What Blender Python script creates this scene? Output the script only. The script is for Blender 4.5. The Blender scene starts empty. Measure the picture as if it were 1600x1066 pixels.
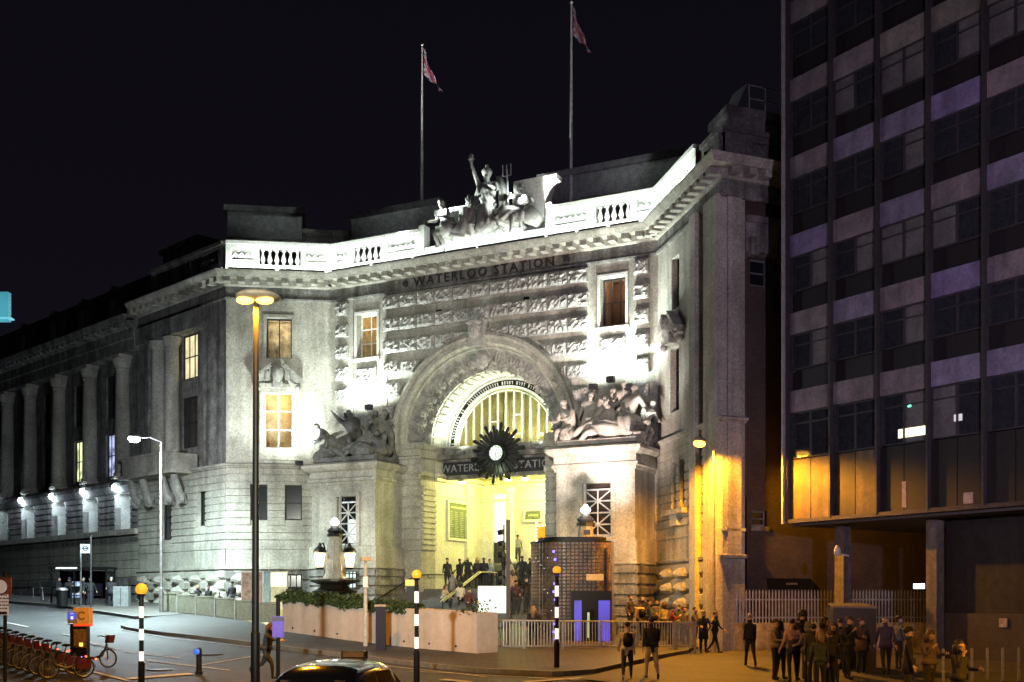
import bpy, bmesh, math, random
from mathutils import Vector, Matrix
random.seed(7)
S = bpy.context.scene
COL = S.collection
# ---------------------------------------------------------------- camera
F, HX, HY = 1800.0, 800.0, 940.0          # focal length and horizon in photo pixels (1600 wide)
cd = bpy.data.cameras.new('camera'); cam = bpy.data.objects.new('camera', cd); COL.objects.link(cam)
cam.location = (0, 0, 0); cam.rotation_euler = (math.radians(90), 0, 0)
cd.sensor_width = 36; cd.lens = 36*F/1600; cd.shift_y = (HY-533)/1600; cd.clip_end = 2000; cd.clip_start = .1
S.camera = cam
# ---------------------------------------------------------------- night sky and exposure
w = bpy.data.worlds.new('World'); S.world = w; w.use_nodes = True
nt = w.node_tree; bg = nt.nodes['Background']
tc = nt.nodes.new('ShaderNodeTexCoord'); sep = nt.nodes.new('ShaderNodeSeparateXYZ'); rmp = nt.nodes.new('ShaderNodeValToRGB')
nt.links.new(tc.outputs['Generated'], sep.inputs[0]); nt.links.new(sep.outputs['Z'], rmp.inputs[0]); nt.links.new(rmp.outputs[0], bg.inputs[0])
rmp.color_ramp.elements[0].color = (.0030, .0025, .0040, 1); rmp.color_ramp.elements[1].color = (.0013, .0012, .0020, 1)
rmp.color_ramp.elements[1].position = .6
bg.inputs[1].default_value = 1.0
S.view_settings.view_transform = 'Standard'; S.view_settings.look = 'None'; S.view_settings.exposure = 1.15; S.view_settings.gamma = 1
S.cycles.max_bounces = 5; S.cycles.sample_clamp_indirect = 3.0; S.cycles.use_denoising = True
S.cycles.caustics_reflective = False; S.cycles.caustics_refractive = False

# ---------------------------------------------------------------- helpers
def R(px, py, d): return Vector(((px-HX)/F*d, d, (HY-py)/F*d))
YS = [5, 10, 20, 30, 40, 48, 56, 62, 70, 92, 130]
GT = [(-.30, [-2.95, -2.9, -2.8, -2.6, -2.1, -1.55, -1.05, -.7, -.35, .5, 1.2]),
      (-.05, [-2.95, -2.9, -2.8, -2.5, -2.1, -1.85, -1.4, -.95, -.8, -.6, -.5]),
      (.10, [-2.95, -2.9, -2.75, -2.45, -2.15, -1.95, -1.55, -1.4, -1.3, -1.2, -1.2]),
      (.18, [-2.95, -2.9, -2.75, -2.45, -2.25, -2.2, -2.2, -2.2, -2.2, -2.2, -2.2])]
def _lerp(ys, y):
    if y <= YS[0]: return ys[0]
    for i in range(len(YS)-1):
        if y <= YS[i+1]:
            k = (y-YS[i])/(YS[i+1]-YS[i]); return ys[i]*(1-k)+ys[i+1]*k
    return ys[-1]
def gz(x, y):
    t = x/max(y, 8)
    if t <= GT[0][0]: return _lerp(GT[0][1], y)
    for (a, A_), (b, B_) in zip(GT, GT[1:]):
        if t <= b:
            k = (t-a)/(b-a); k = k*k*(3-2*k)
            return _lerp(A_, y)*(1-k)+_lerp(B_, y)*k
    return _lerp(GT[-1][1], y)
def G(px, py):
    lo, hi = 8., 120.
    for _ in range(50):
        d = (lo+hi)/2; p = R(px, py, d)
        if p.z > gz(p.x, p.y): lo = d
        else: hi = d
    p = R(px, py, lo); return Vector((p.x, p.y, gz(p.x, p.y)))
def GD(px, d):
    x = (px-HX)/F*d; return Vector((x, d, gz(x, d)))

class Fr:
    """a wall's frame: u along it (towards its far end as listed), n out of it towards the street, z up"""
    def __init__(s, a, b):
        s.o = Vector(a[:2]); d = Vector(b[:2])-s.o; s.L = d.length; s.t = d/s.L; s.n = Vector((s.t.y, -s.t.x))
    def p(s, u, n, z):
        q = s.o+s.t*u+s.n*n; return Vector((q.x, q.y, z))
    def hit(s, px, py, n=0):
        k = (px-HX)/F; o = s.o+s.n*n
        u = (k*o.y-o.x)/(s.t.x-k*s.t.y); d = o.y+s.t.y*u
        return u, (HY-py)/F*d
    def rect(s, x0, x1, y0, y1, n=0):
        xm = (x0+x1)/2
        u0, u1 = s.hit(x0, 0, n)[0], s.hit(x1, 0, n)[0]
        return min(u0, u1), max(u0, u1), s.hit(xm, y1, n)[1], s.hit(xm, y0, n)[1]

class MB:
    def __init__(s): s.v = []; s.f = []; s.m = []; s.cur = 0
    def add(s, vs, fs):
        o = len(s.v); s.v += [Vector(v) for v in vs]; s.f += [[i+o for i in f] for f in fs]; s.m += [s.cur]*len(fs); return s
    def quad(s, a, b, c, d): return s.add([a, b, c, d], [[0, 1, 2, 3]])
    def hexa(s, p): return s.add(p, [[0, 3, 2, 1], [4, 5, 6, 7], [0, 1, 5, 4], [1, 2, 6, 5], [2, 3, 7, 6], [3, 0, 4, 7]])
    def box(s, c, size, rz=0):
        x, y, z = [k/2 for k in size]; m = Matrix.Rotation(rz, 3, 'Z'); c = Vector(c)
        return s.hexa([c+m@Vector(q) for q in [(-x, -y, -z), (x, -y, -z), (x, y, -z), (-x, y, -z), (-x, -y, z), (x, -y, z), (x, y, z), (-x, y, z)]])
    def fb(s, fr, u0, u1, n0, n1, z0, z1):
        return s.hexa([fr.p(u0, n1, z0), fr.p(u1, n1, z0), fr.p(u1, n0, z0), fr.p(u0, n0, z0), fr.p(u0, n1, z1), fr.p(u1, n1, z1), fr.p(u1, n0, z1), fr.p(u0, n0, z1)])
    def fq(s, fr, u0, u1, z0, z1, n=0): return s.quad(fr.p(u0, n, z0), fr.p(u1, n, z0), fr.p(u1, n, z1), fr.p(u0, n, z1))
    def tube(s, path, r, seg=8, cap=True):
        path = [Vector(p) for p in path]; rs = r if isinstance(r, (list, tuple)) else [r]*len(path); rings = []
        for i, p in enumerate(path):
            d = (path[min(i+1, len(path)-1)]-path[max(i-1, 0)]).normalized()
            a = d.cross(Vector((0, 0, 1)) if abs(d.z) < .9 else Vector((1, 0, 0))).normalized(); b = d.cross(a)
            rings.append([p+(a*math.cos(2*math.pi*k/seg)+b*math.sin(2*math.pi*k/seg))*rs[i] for k in range(seg)])
        vs = [q for rg in rings for q in rg]; fs = []
        for i in range(len(path)-1):
            for k in range(seg): fs.append([i*seg+k, i*seg+(k+1) % seg, (i+1)*seg+(k+1) % seg, (i+1)*seg+k])
        if cap: fs.append(list(range(seg))[::-1]); fs.append([(len(path)-1)*seg+k for k in range(seg)])
        return s.add(vs, fs)
    def lathe(s, c, prof, seg=16, a0=0, a1=2*math.pi, wob=None):
        c = Vector(c); full = abs(a1-a0-2*math.pi) < 1e-4; N = seg if full else seg+1; vs = []; fs = []
        for i, (r, z) in enumerate(prof):
            for k in range(N):
                a = a0+(a1-a0)*k/seg; rr = r*(wob(a, z) if wob else 1)
                vs.append(c+Vector((rr*math.cos(a), rr*math.sin(a), z)))
        for i in range(len(prof)-1):
            for k in range(seg):
                k2 = (k+1) % N; fs.append([i*N+k, i*N+k2, (i+1)*N+k2, (i+1)*N+k])
        if full: fs.append([k for k in range(N)][::-1]); fs.append([(len(prof)-1)*N+k for k in range(N)])
        return s.add(vs, fs)
    def ball(s, c, r, seg=10, rings=6, rough=0, rot=None):
        c = Vector(c); r = Vector((r, r, r)) if not hasattr(r, '__len__') else Vector(r); vs = []; fs = []
        ph = random.random()*9
        for i in range(rings+1):
            a = math.pi*i/rings
            for k in range(seg):
                b = 2*math.pi*k/seg; kk = 1+rough*math.sin(b*3+ph+i)*math.sin(a*4+ph)
                q = Vector((r.x*math.sin(a)*math.cos(b), r.y*math.sin(a)*math.sin(b), r.z*math.cos(a)))*kk
                if rot: q = rot@q
                vs.append(c+q)
        for i in range(rings):
            for k in range(seg): fs.append([i*seg+k, (i+1)*seg+k, (i+1)*seg+(k+1) % seg, i*seg+(k+1) % seg])
        return s.add(vs, fs)
    def prism(s, poly, d):
        """closed polygon (3-D points) pushed along d"""
        n = len(poly); d = Vector(d); vs = [Vector(p) for p in poly]+[Vector(p)+d for p in poly]
        return s.add(vs, [list(range(n))[::-1], list(range(n, 2*n))]+[[i, (i+1) % n, (i+1) % n+n, i+n] for i in range(n)])
    def arc(s, fr, uc, zs, prof, a0=0, a1=math.pi, seg=40, nz=None):
        vs = []; fs = []; P = len(prof)
        for k in range(seg+1):
            a = a0+(a1-a0)*k/seg
            for i, (r, n) in enumerate(prof):
                e = nz(i, k) if nz else 0
                vs.append(fr.p(uc+(r-e)*math.cos(a), n+e*.5, zs+(r-e)*math.sin(a)))
        for k in range(seg):
            for i in range(P-1): fs.append([k*P+i, k*P+i+1, (k+1)*P+i+1, (k+1)*P+i])
        return s.add(vs, fs)
    def sweep(s, path, prof, closed=False):
        """profile (n, z) along a plan polyline listed left to right as seen from the street; mitred corners"""
        P = [Vector(p[:2]) for p in path]; rings = []
        nn = []
        for a, b in zip(P, P[1:]): t = (b-a).normalized(); nn.append(Vector((t.y, -t.x)))
        for i, p in enumerate(P):
            if i == 0: m = nn[0]
            elif i == len(P)-1: m = nn[-1]
            else:
                m = nn[i-1]+nn[i]; m = m/(1+nn[i-1].dot(nn[i]))
            rings.append([Vector((p.x+m.x*n, p.y+m.y*n, z)) for n, z in prof])
        K = len(prof); vs = [q for r in rings for q in r]; fs = []
        for i in range(len(P)-1):
            for k in range(K-1): fs.append([i*K+k, i*K+k+1, (i+1)*K+k+1, (i+1)*K+k])
        fs.append(list(range(K))); fs.append([(len(P)-1)*K+k for k in range(K)][::-1])
        return s.add(vs, fs)
    def rough(s, fr, u0, u1, z0, z1, n0, amp, step=.115, lo=None, hi=None, block=1.15):
        """rock-faced band: blocks with a broken face; lo/hi(z) clip its ends to a curve"""
        nb = max(1, round((u1-u0)/block))
        for b in range(nb):
            a_, b_ = u0+(u1-u0)*b/nb+.02, u0+(u1-u0)*(b+1)/nb-.02
            nu = max(2, int((b_-a_)/step)); nz = max(2, int((z1-z0)/step)); vs = []; fs = []
            for j in range(nz+1):
                z = z0+(z1-z0)*j/nz; la, lb = a_, b_
                if lo: la = max(la, lo(z)); lb = max(lb, lo(z)+.01)
                if hi: lb = min(lb, hi(z)); la = min(la, hi(z)-.01)
                for i in range(nu+1):
                    edge = i in (0, nu) or j in (0, nz)
                    vs.append(fr.p(la+(lb-la)*i/nu, n0+(.04 if edge else .05+random.random()*amp), z))
            for j in range(nz):
                for i in range(nu): q = j*(nu+1)+i; fs.append([q, q+1, q+nu+2, q+nu+1])
            s.add(vs, fs)
            s.quad(fr.p(a_, n0-.15, z0), fr.p(b_, n0-.15, z0), fr.p(b_, n0+.04, z0), fr.p(a_, n0+.04, z0)) if not (lo or hi) else None
            s.quad(fr.p(a_, n0-.15, z1), fr.p(b_, n0-.15, z1), fr.p(b_, n0+.04, z1), fr.p(a_, n0+.04, z1)) if not (lo or hi) else None
        return s
    def wall(s, fr, u0, u1, z0, z1, holes=(), n=0, depth=.45):
        us = sorted({u0, u1, *[min(max(h[i], u0), u1) for h in holes for i in (0, 1)]}); zs = sorted({z0, z1, *[min(max(h[i], z0), z1) for h in holes for i in (2, 3)]})
        for a, b in zip(us, us[1:]):
            for c, d in zip(zs, zs[1:]):
                um, zm = (a+b)/2, (c+d)/2
                if not any(h[0] < um < h[1] and h[2] < zm < h[3] for h in holes): s.fq(fr, a, b, c, d, n)
        for h in holes:
            a, b, c, d = h[:4]; m = n-depth
            s.quad(fr.p(a, n, c), fr.p(a, m, c), fr.p(a, m, d), fr.p(a, n, d)); s.quad(fr.p(b, n, c), fr.p(b, n, d), fr.p(b, m, d), fr.p(b, m, c))
            s.quad(fr.p(a, n, c), fr.p(b, n, c), fr.p(b, m, c), fr.p(a, m, c)); s.quad(fr.p(a, n, d), fr.p(a, m, d), fr.p(b, m, d), fr.p(b, n, d))
        return s
    def courses(s, fr, u0, u1, z0, z1, h=.42, gap=.06, n=0, out=.07, holes=(), bev=.025):
        s.wall(fr, u0, u1, z0, z1, holes, n, .4)
        k = max(1, round((z1-z0)/h)); h = (z1-z0)/k
        for i in range(k):
            a, b = z0+i*h+gap/2, z0+(i+1)*h-gap/2; iv = [(u0, u1)]
            for H in holes:
                if H[2] < b and H[3] > a:
                    iv = [q for (p0, p1) in iv for q in ((p0, min(p1, H[0])), (max(p0, H[1]), p1)) if q[1]-q[0] > .02]
            for p0, p1 in iv:
                c = [fr.p(p0, n, a), fr.p(p1, n, a), fr.p(p1, n+out, a+bev), fr.p(p0, n+out, a+bev), fr.p(p0, n+out, b-bev), fr.p(p1, n+out, b-bev), fr.p(p1, n, b), fr.p(p0, n, b)]
                s.add(c, [[0, 1, 2, 3], [3, 2, 5, 4], [4, 5, 6, 7], [0, 3, 4, 7], [1, 6, 5, 2]])
        return s
    def build(s, name, mats, parent=None, off=(0, 0, 0), smooth=False):
        me = bpy.data.meshes.new(name); off = Vector(off); me.from_pydata([v-off for v in s.v], [], s.f)
        for m in (mats if isinstance(mats, (list, tuple)) else [mats]): me.materials.append(m)
        for p, mi in zip(me.polygons, s.m): p.material_index = mi; p.use_smooth = smooth
        bm = bmesh.new(); bm.from_mesh(me); bmesh.ops.recalc_face_normals(bm, faces=bm.faces) if len(bm.faces) < 60000 else None
        bm.to_mesh(me); bm.free(); me.update()
        o = bpy.data.objects.new(name, me); COL.objects.link(o)
        if parent: o.parent = parent
        return o

class Thing:
    def __init__(s, name, label, cat, loc, rz=0, group=None):
        s.e = bpy.data.objects.new(name, None); COL.objects.link(s.e); s.e.empty_display_size = .3
        s.loc = Vector(loc); s.e.location = s.loc; s.e.rotation_euler = (0, 0, rz); tag(s.e, label, cat, group)
    def part(s, name, mb, mat, parent=None, local=False, smooth=False):
        return mb.build(name, mat, parent or s.e, (0, 0, 0) if local else s.loc, smooth)
def tag(o, label, cat, group=None):
    o['label'] = label; o['category'] = cat
    if group: o['group'] = group
    return o
def solo(name, mb, mat, label, cat, loc=(0, 0, 0), group=None, smooth=False):
    o = mb.build(name, mat, None, loc, smooth); o.location = loc; return tag(o, label, cat, group)
def struct(name, mb, mat, smooth=False, kind='structure'):
    o = mb.build(name, mat, None, (0, 0, 0), smooth); o['kind'] = kind; return o
def dup(root, loc, rz=0, label=None, group=None):
    r = root.copy(); COL.objects.link(r); r.location = loc; r.rotation_euler = (0, 0, rz)
    if label: r['label'] = label
    if group: r['group'] = group
    def kids(a, b):
        for ch in list(a.children):
            c = ch.copy(); COL.objects.link(c); c.parent = b; kids(ch, c)
    kids(root, r); return r
def text_mesh(body, size, fr, uc, n, zc, depth=.05, spacing=1.0, rot=0):
    """writing as a mesh on a wall frame; returns MB"""
    c = bpy.data.curves.new('text', 'FONT'); c.body = body; c.size = size; c.align_x = 'CENTER'; c.align_y = 'CENTER'; c.extrude = depth/2; c.space_character = spacing; c.resolution_u = 2
    o = bpy.data.objects.new('text', c); COL.objects.link(o); bpy.context.view_layer.update()
    me = bpy.data.meshes.new_from_object(o.evaluated_get(bpy.context.evaluated_depsgraph_get()))
    mb = MB(); mb.add([fr.p(uc+v.co.x, n+v.co.z, zc+v.co.y) for v in me.vertices], [list(p.vertices) for p in me.polygons])
    bpy.data.objects.remove(o); bpy.data.curves.remove(c); bpy.data.meshes.remove(me); return mb

# ---------------------------------------------------------------- materials
_M = {}
def M(name, col, rough=.6, metal=0., var=.18, scale=3., bump=.0, bscale=30., emis=None, es=0., streak=0., spec=.5, col2=None, alpha=None, trans=None, grit=.16, gscale=9.):
    if name in _M: return _M[name]
    m = bpy.data.materials.new(name); m.use_nodes = True; t = m.node_tree; b = t.nodes['Principled BSDF']; L = t.links.new
    c = Vector(col); b.inputs['Roughness'].default_value = rough; b.inputs['Metallic'].default_value = metal; b.inputs['Specular IOR Level'].default_value = spec
    co = t.nodes.new('ShaderNodeTexCoord')
    n = t.nodes.new('ShaderNodeTexNoise'); n.inputs['Scale'].default_value = scale; n.inputs['Detail'].default_value = 6; n.inputs['Roughness'].default_value = .65; L(co.outputs['Object'], n.inputs['Vector'])
    r = t.nodes.new('ShaderNodeValToRGB'); r.color_ramp.elements[0].position = .3; r.color_ramp.elements[1].position = .72
    d = Vector(col2) if col2 else c*(1-var*1.6); u = c*(1+var*.6)
    r.color_ramp.elements[0].color = (*d, 1); r.color_ramp.elements[1].color = (*u, 1); L(n.outputs['Fac'], r.inputs[0]); out = r.outputs[0]
    if streak:
        mp = t.nodes.new('ShaderNodeMapping'); mp.inputs['Scale'].default_value = (1.1, 1.1, .09); L(co.outputs['Object'], mp.inputs[0])
        n2 = t.nodes.new('ShaderNodeTexNoise'); n2.inputs['Scale'].default_value = 1.6; n2.inputs['Detail'].default_value = 5; L(mp.outputs[0], n2.inputs['Vector'])
        r2 = t.nodes.new('ShaderNodeValToRGB'); r2.color_ramp.elements[0].position = .36; r2.color_ramp.elements[1].position = .6
        g = 1-streak; r2.color_ramp.elements[0].color = (g, g, g*.97, 1); r2.color_ramp.elements[1].color = (1, 1, 1, 1); L(n2.outputs['Fac'], r2.inputs[0])
        mx = t.nodes.new('ShaderNodeMixRGB'); mx.blend_type = 'MULTIPLY'; mx.inputs[0].default_value = 1; L(out, mx.inputs[1]); L(r2.outputs[0], mx.inputs[2]); out = mx.outputs[0]
    if grit:          # fine grit and soot specks of the surface itself
        n4 = t.nodes.new('ShaderNodeTexNoise'); n4.inputs['Scale'].default_value = gscale; n4.inputs['Detail'].default_value = 3; n4.inputs['Roughness'].default_value = .8; L(co.outputs['Object'], n4.inputs['Vector'])
        r4 = t.nodes.new('ShaderNodeValToRGB'); r4.color_ramp.elements[0].position = .38; r4.color_ramp.elements[1].position = .62; lo = 1-grit*1.6; hi = 1+grit*.35
        r4.color_ramp.elements[0].color = (lo, lo, lo, 1); r4.color_ramp.elements[1].color = (hi, hi, hi, 1); L(n4.outputs['Fac'], r4.inputs[0])
        m4 = t.nodes.new('ShaderNodeMixRGB'); m4.blend_type = 'MULTIPLY'; m4.inputs[0].default_value = 1; L(out, m4.inputs[1]); L(r4.outputs[0], m4.inputs[2]); out = m4.outputs[0]
    L(out, b.inputs['Base Color'])
    if bump:
        n3 = t.nodes.new('ShaderNodeTexNoise'); n3.inputs['Scale'].default_value = bscale; n3.inputs['Detail'].default_value = 4; L(co.outputs['Object'], n3.inputs['Vector'])
        bp = t.nodes.new('ShaderNodeBump'); bp.inputs['Strength'].default_value = bump; bp.inputs['Distance'].default_value = .03; L(n3.outputs['Fac'], bp.inputs['Height']); L(bp.outputs[0], b.inputs['Normal'])
    if emis:
        b.inputs['Emission Color'].default_value = (*emis, 1); b.inputs['Emission Strength'].default_value = es
    if trans: b.inputs['Transmission Weight'].default_value = trans
    if alpha is not None: b.inputs['Alpha'].default_value = alpha
    _M[name] = m; return m
def brickmat(name, c1, c2, mortar, sx, scale, bump=.4, rough=.8, axis='XZ'):
    m = M(name, c1, rough); t = m.node_tree; b = t.nodes['Principled BSDF']; L = t.links.new
    co = t.nodes.new('ShaderNodeTexCoord'); sp = t.nodes.new('ShaderNodeSeparateXYZ'); cb = t.nodes.new('ShaderNodeCombineXYZ'); L(co.outputs['Object'], sp.inputs[0])
    L(sp.outputs[axis[0]], cb.inputs[0]); L(sp.outputs[axis[1]], cb.inputs[1])
    k = t.nodes.new('ShaderNodeTexBrick'); k.inputs['Scale'].default_value = scale; k.inputs['Color1'].default_value = (*c1, 1); k.inputs['Color2'].default_value = (*c2, 1); k.inputs['Mortar'].default_value = (*mortar, 1)
    k.inputs['Mortar Size'].default_value = .02; k.inputs['Brick Width'].default_value = sx; k.inputs['Row Height'].default_value = .25; L(cb.outputs[0], k.inputs['Vector'])
    mx = t.nodes.new('ShaderNodeMixRGB'); mx.blend_type = 'MULTIPLY'; mx.inputs[0].default_value = .6; L(k.outputs['Color'], mx.inputs[1])
    n = t.nodes.new('ShaderNodeTexNoise'); n.inputs['Scale'].default_value = .7; n.inputs['Detail'].default_value = 8; L(co.outputs['Object'], n.inputs['Vector'])
    rr = t.nodes.new('ShaderNodeValToRGB'); rr.color_ramp.elements[0].position = .35; rr.color_ramp.elements[0].color = (.45, .45, .45, 1); rr.color_ramp.elements[1].position = .65; L(n.outputs['Fac'], rr.inputs[0]); L(rr.outputs[0], mx.inputs[2])
    L(mx.outputs[0], b.inputs['Base Color'])
    bp = t.nodes.new('ShaderNodeBump'); bp.inputs['Strength'].default_value = bump; bp.inputs['Distance'].default_value = .02; L(k.outputs['Fac'], bp.inputs['Height']); bp.invert = True; L(bp.outputs[0], b.inputs['Normal'])
    return m
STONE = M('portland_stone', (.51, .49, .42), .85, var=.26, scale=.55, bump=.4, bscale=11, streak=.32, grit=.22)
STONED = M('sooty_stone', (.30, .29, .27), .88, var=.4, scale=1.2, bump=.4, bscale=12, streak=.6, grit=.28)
STONER = M('rock_faced_stone', (.42, .41, .38), .9, var=.25, scale=2.5, bump=.5, bscale=18, grit=.32)
STONEW = M('clean_stone', (.62, .62, .58), .8, var=.1, scale=2, bump=.2, bscale=14)
CARVE = M('weathered_carving', (.33, .32, .29), .85, var=.35, scale=2.2, bump=.5, bscale=9)
STATUE = M('statue_stone', (.40, .39, .36), .8, var=.3, scale=1.8, bump=.3, bscale=10)
BRONZE = M('dark_bronze', (.035, .035, .03), .45, .6, bump=.1)
SLATE = M('slate', (.045, .045, .055), .6, bump=.2, bscale=8)
LEAD = M('lead', (.16, .16, .17), .6)
BLACK = M('black_metal', (.007, .007, .008), .5, .0, spec=.25)
DARK = M('dark_grey_metal', (.04, .04, .045), .5, .3)
STEEL = M('galvanised_steel', (.42, .42, .44), .42, .7)
WHITE = M('white_paint', (.75, .75, .72), .5)
WHITEM = M('white_metal', (.62, .62, .62), .4, .2)
GLASSD = M('dark_glass', (.012, .014, .018), .08, spec=.8)
GLASSB = M('office_glass', (.035, .037, .045), .06, spec=.9)
BOARDG = M('green_board', (.10, .13, .07), .5)
ORANGE = M('orange_plastic', (.75, .28, .02), .5)
GLOBE = M('amber_globe', (.85, .35, .02), .35, emis=(1, .42, .03), es=.35)
PLANT_C = M('planter_render', (.60, .50, .45), .8, var=.14, scale=.9, bump=.2, bscale=30, streak=.14, grit=.05)
LEAF = M('leaf', (.06, .10, .03), .6, var=.5, scale=9)
SOFF = M('limewash', (.6, .6, .52), .8, var=.1)
PLASTER = M('vestibule_stone', (.62, .60, .48), .7, var=.1, scale=1.5, bump=.1)
ASPH = M('asphalt', (.06, .06, .062), .62, var=.5, scale=.9, bump=.6, bscale=28, grit=.42, gscale=12)
KERB = M('kerb_granite', (.16, .16, .155), .7)
PAINT = M('road_paint', (.62, .62, .58), .7, var=.35, scale=5)
COBB = brickmat('cobbles', (.07, .065, .06), (.045, .042, .04), (.015, .015, .015), .5, .95, 1.0, .65, 'XY')
PAVE = brickmat('paving', (.085, .078, .068), (.065, .06, .053), (.05, .046, .04), .6, .8, .5, .75, 'XY')
BRICK = brickmat('dark_brick', (.085, .06, .048), (.06, .042, .036), (.05, .045, .04), .5, 3.2, .4)
BLOCKG = M('glass_block', (.22, .14, .085), .38, var=.6, scale=1.2, spec=.4)
def LIT(name, col, s, var=.5, sc=2.0):
    if name in _M: return _M[name]
    m = bpy.data.materials.new(name); m.use_nodes = True; t = m.node_tree; b = t.nodes['Principled BSDF']; b.inputs['Base Color'].default_value = (.1, .1, .1, 1); b.inputs['Roughness'].default_value = .2
    n = t.nodes.new('ShaderNodeTexNoise'); n.inputs['Scale'].default_value = sc; co = t.nodes.new('ShaderNodeTexCoord'); t.links.new(co.outputs['Object'], n.inputs['Vector'])
    r = t.nodes.new('ShaderNodeValToRGB'); r.color_ramp.elements[0].position = .35; r.color_ramp.elements[1].position = .6
    r.color_ramp.elements[0].color = (*[c*(1-var) for c in col], 1); r.color_ramp.elements[1].color = (*col, 1)
    t.links.new(n.outputs['Fac'], r.inputs[0]); t.links.new(r.outputs[0], b.inputs['Emission Color']); b.inputs['Emission Strength'].default_value = s; _M[name] = m; return m
def lamp(kind, loc, power, col, size=.15, to=None, angle=120, blend=.6, sy=None, rot=None):
    l = bpy.data.lights.new('lamp_light', kind); l.energy = power; l.color = col
    if kind == 'AREA':
        l.shape = 'RECTANGLE' if sy else 'SQUARE'; l.size = size
        if sy: l.size_y = sy
    else: l.shadow_soft_size = size
    if kind == 'SPOT': l.spot_size = math.radians(angle); l.spot_blend = blend
    o = bpy.data.objects.new('lamp_light', l); COL.objects.link(o); o.location = loc
    if to is not None: o.rotation_euler = (Vector(to)-Vector(loc)).to_track_quat('-Z', 'Y').to_euler()
    return o
SOD = (1, .38, .015); LEDC = (.72, .88, 1); FLOOD = (.88, 1, .93)
EM_SOD = M('sodium_lamp', (.9, .6, .2), emis=(1, .50, .06), es=3.2); EM_LED = M('led_lamp', (.9, .9, 1), emis=(.7, .88, 1), es=40); EM_WARM = M('lantern_glow', (.9, .8, .6), emis=(1, .80, .48), es=1.6)
EM_WHITE = M('flood_lens', (.9, .9, .9), emis=(.9, 1, .95), es=20)
# ================================================================ ground
xs = list(range(-110, 91, 2)); ysg = list(range(-24, 64, 1))+list(range(64, 171, 3)); mb = MB()
mb.add([(x, y, gz(x, y)-.02) for y in ysg for x in xs], [[j*len(xs)+i, j*len(xs)+i+1, (j+1)*len(xs)+i+1, (j+1)*len(xs)+i] for j in range(len(ysg)-1) for i in range(len(xs)-1)])
mb.quad((-500, -400, -3.6), (500, -400, -3.6), (500, 700, -3.6), (-500, 700, -3.6))
struct('road', mb, ASPH, True)
def resample(P, n):
    P = [Vector(p) for p in P]; L = [0]
    for a, b in zip(P, P[1:]): L.append(L[-1]+(b-a).length)
    out = []
    for k in range(n+1):
        s = L[-1]*k/n; i = max(j for j in range(len(L)) if L[j] <= s+1e-9); i = min(i, len(P)-2)
        q = (s-L[i])/max(1e-9, L[i+1]-L[i]); out.append(P[i].lerp(P[i+1], min(1, q)))
    return out
def drape(name, A_, B_, h, mat, n=60, m=12, kerb=None):
    a, b = resample(A_, n), resample(B_, n); mb = MB(); vs = []
    for p, q in zip(a, b):
        for j in range(m+1): r = p.lerp(q, j/m); vs.append((r.x, r.y, gz(r.x, r.y)+h))
    mb.add(vs, [[i*(m+1)+j, i*(m+1)+j+1, (i+1)*(m+1)+j+1, (i+1)*(m+1)+j] for i in range(n) for j in range(m)])
    o = struct(name, mb, mat)
    if kerb:
        k = MB(); w_ = .28
        for i in range(n):
            def sec(p, q): d = (q-p).normalized(); return p-d*.02, p+d*w_
            p0, p1 = sec(a[i], b[i]); q0, q1 = sec(a[i+1], b[i+1]); z = lambda v, hh: Vector((v.x, v.y, gz(v.x, v.y)+hh))
            k.hexa([z(p0, -.1), z(q0, -.1), z(q1, -.1), z(p1, -.1), z(p0, h+.012), z(q0, h+.012), z(q1, h+.012), z(p1, h+.012)])
        struct('kerb', k, KERB)
    return o
kl = [Vector((-60, 100)), Vector((-44, 92)), *[G(x, y).xy for x, y in ((19, 943), (98, 949), (141, 957), (215, 968))], Vector((-17.5, 60)), Vector((-17.6, 64))]
drape('pavement', kl, [Vector((-55, 112)), Vector((-43, 94.5)), Vector((-35, 87)), Vector((-28, 80)), Vector((-24, 76)), Vector((-20, 72)), Vector((-17.2, 68.5)), Vector((-16.9, 68))], .13, PAVE, kerb=True)
ik = [G(x, y).xy for x, y in ((250, 967), (205, 973), (188, 981), (200, 985), (260, 993), (390, 1008), (435, 1014), (560, 1029), (650, 1041), (750, 1051), (870, 1056), (930, 1052), (1000, 1036), (1075, 1021))]
drape('forecourt', ik, [Vector((-18, 66)), Vector((-17, 67.5)), Vector((-16.5, 67.8)), Vector((-14, 68.2)), Vector((-11, 68.5)), Vector((-9, 67.8)), Vector((-5, 65.8)), Vector((-1, 63.7)), Vector((2, 62)), Vector((5, 60.5)), Vector((7.2, 59.3)), Vector((7.9, 57)), Vector((8.3, 55)), Vector((8.6, 53.5))], .12, COBB, n=110, m=30, kerb=True)
drape('plaza', [Vector((3.2, 26)), Vector((4.2, 32)), G(900, 1062).xy, G(1000, 1042).xy, G(1080, 1026).xy, Vector((9.2, 51))], [Vector((26, 20)), Vector((26, 27)), Vector((24, 36)), Vector((21, 46)), Vector((20, 54)), Vector((20, 57))], .03, PAVE, n=70, m=40)
def stripe(pts, wd, h=.012):
    mb = MB(); P = resample([G(*p).xy for p in pts], max(4, 6*len(pts)))
    for a, b in zip(P, P[1:]):
        d = (b-a).normalized(); nn = Vector((-d.y, d.x))*wd/2; z = lambda v: Vector((v.x, v.y, gz(v.x, v.y)+h)); mb.quad(z(a-nn), z(b-nn), z(b+nn), z(a+nn))
    return mb
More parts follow.
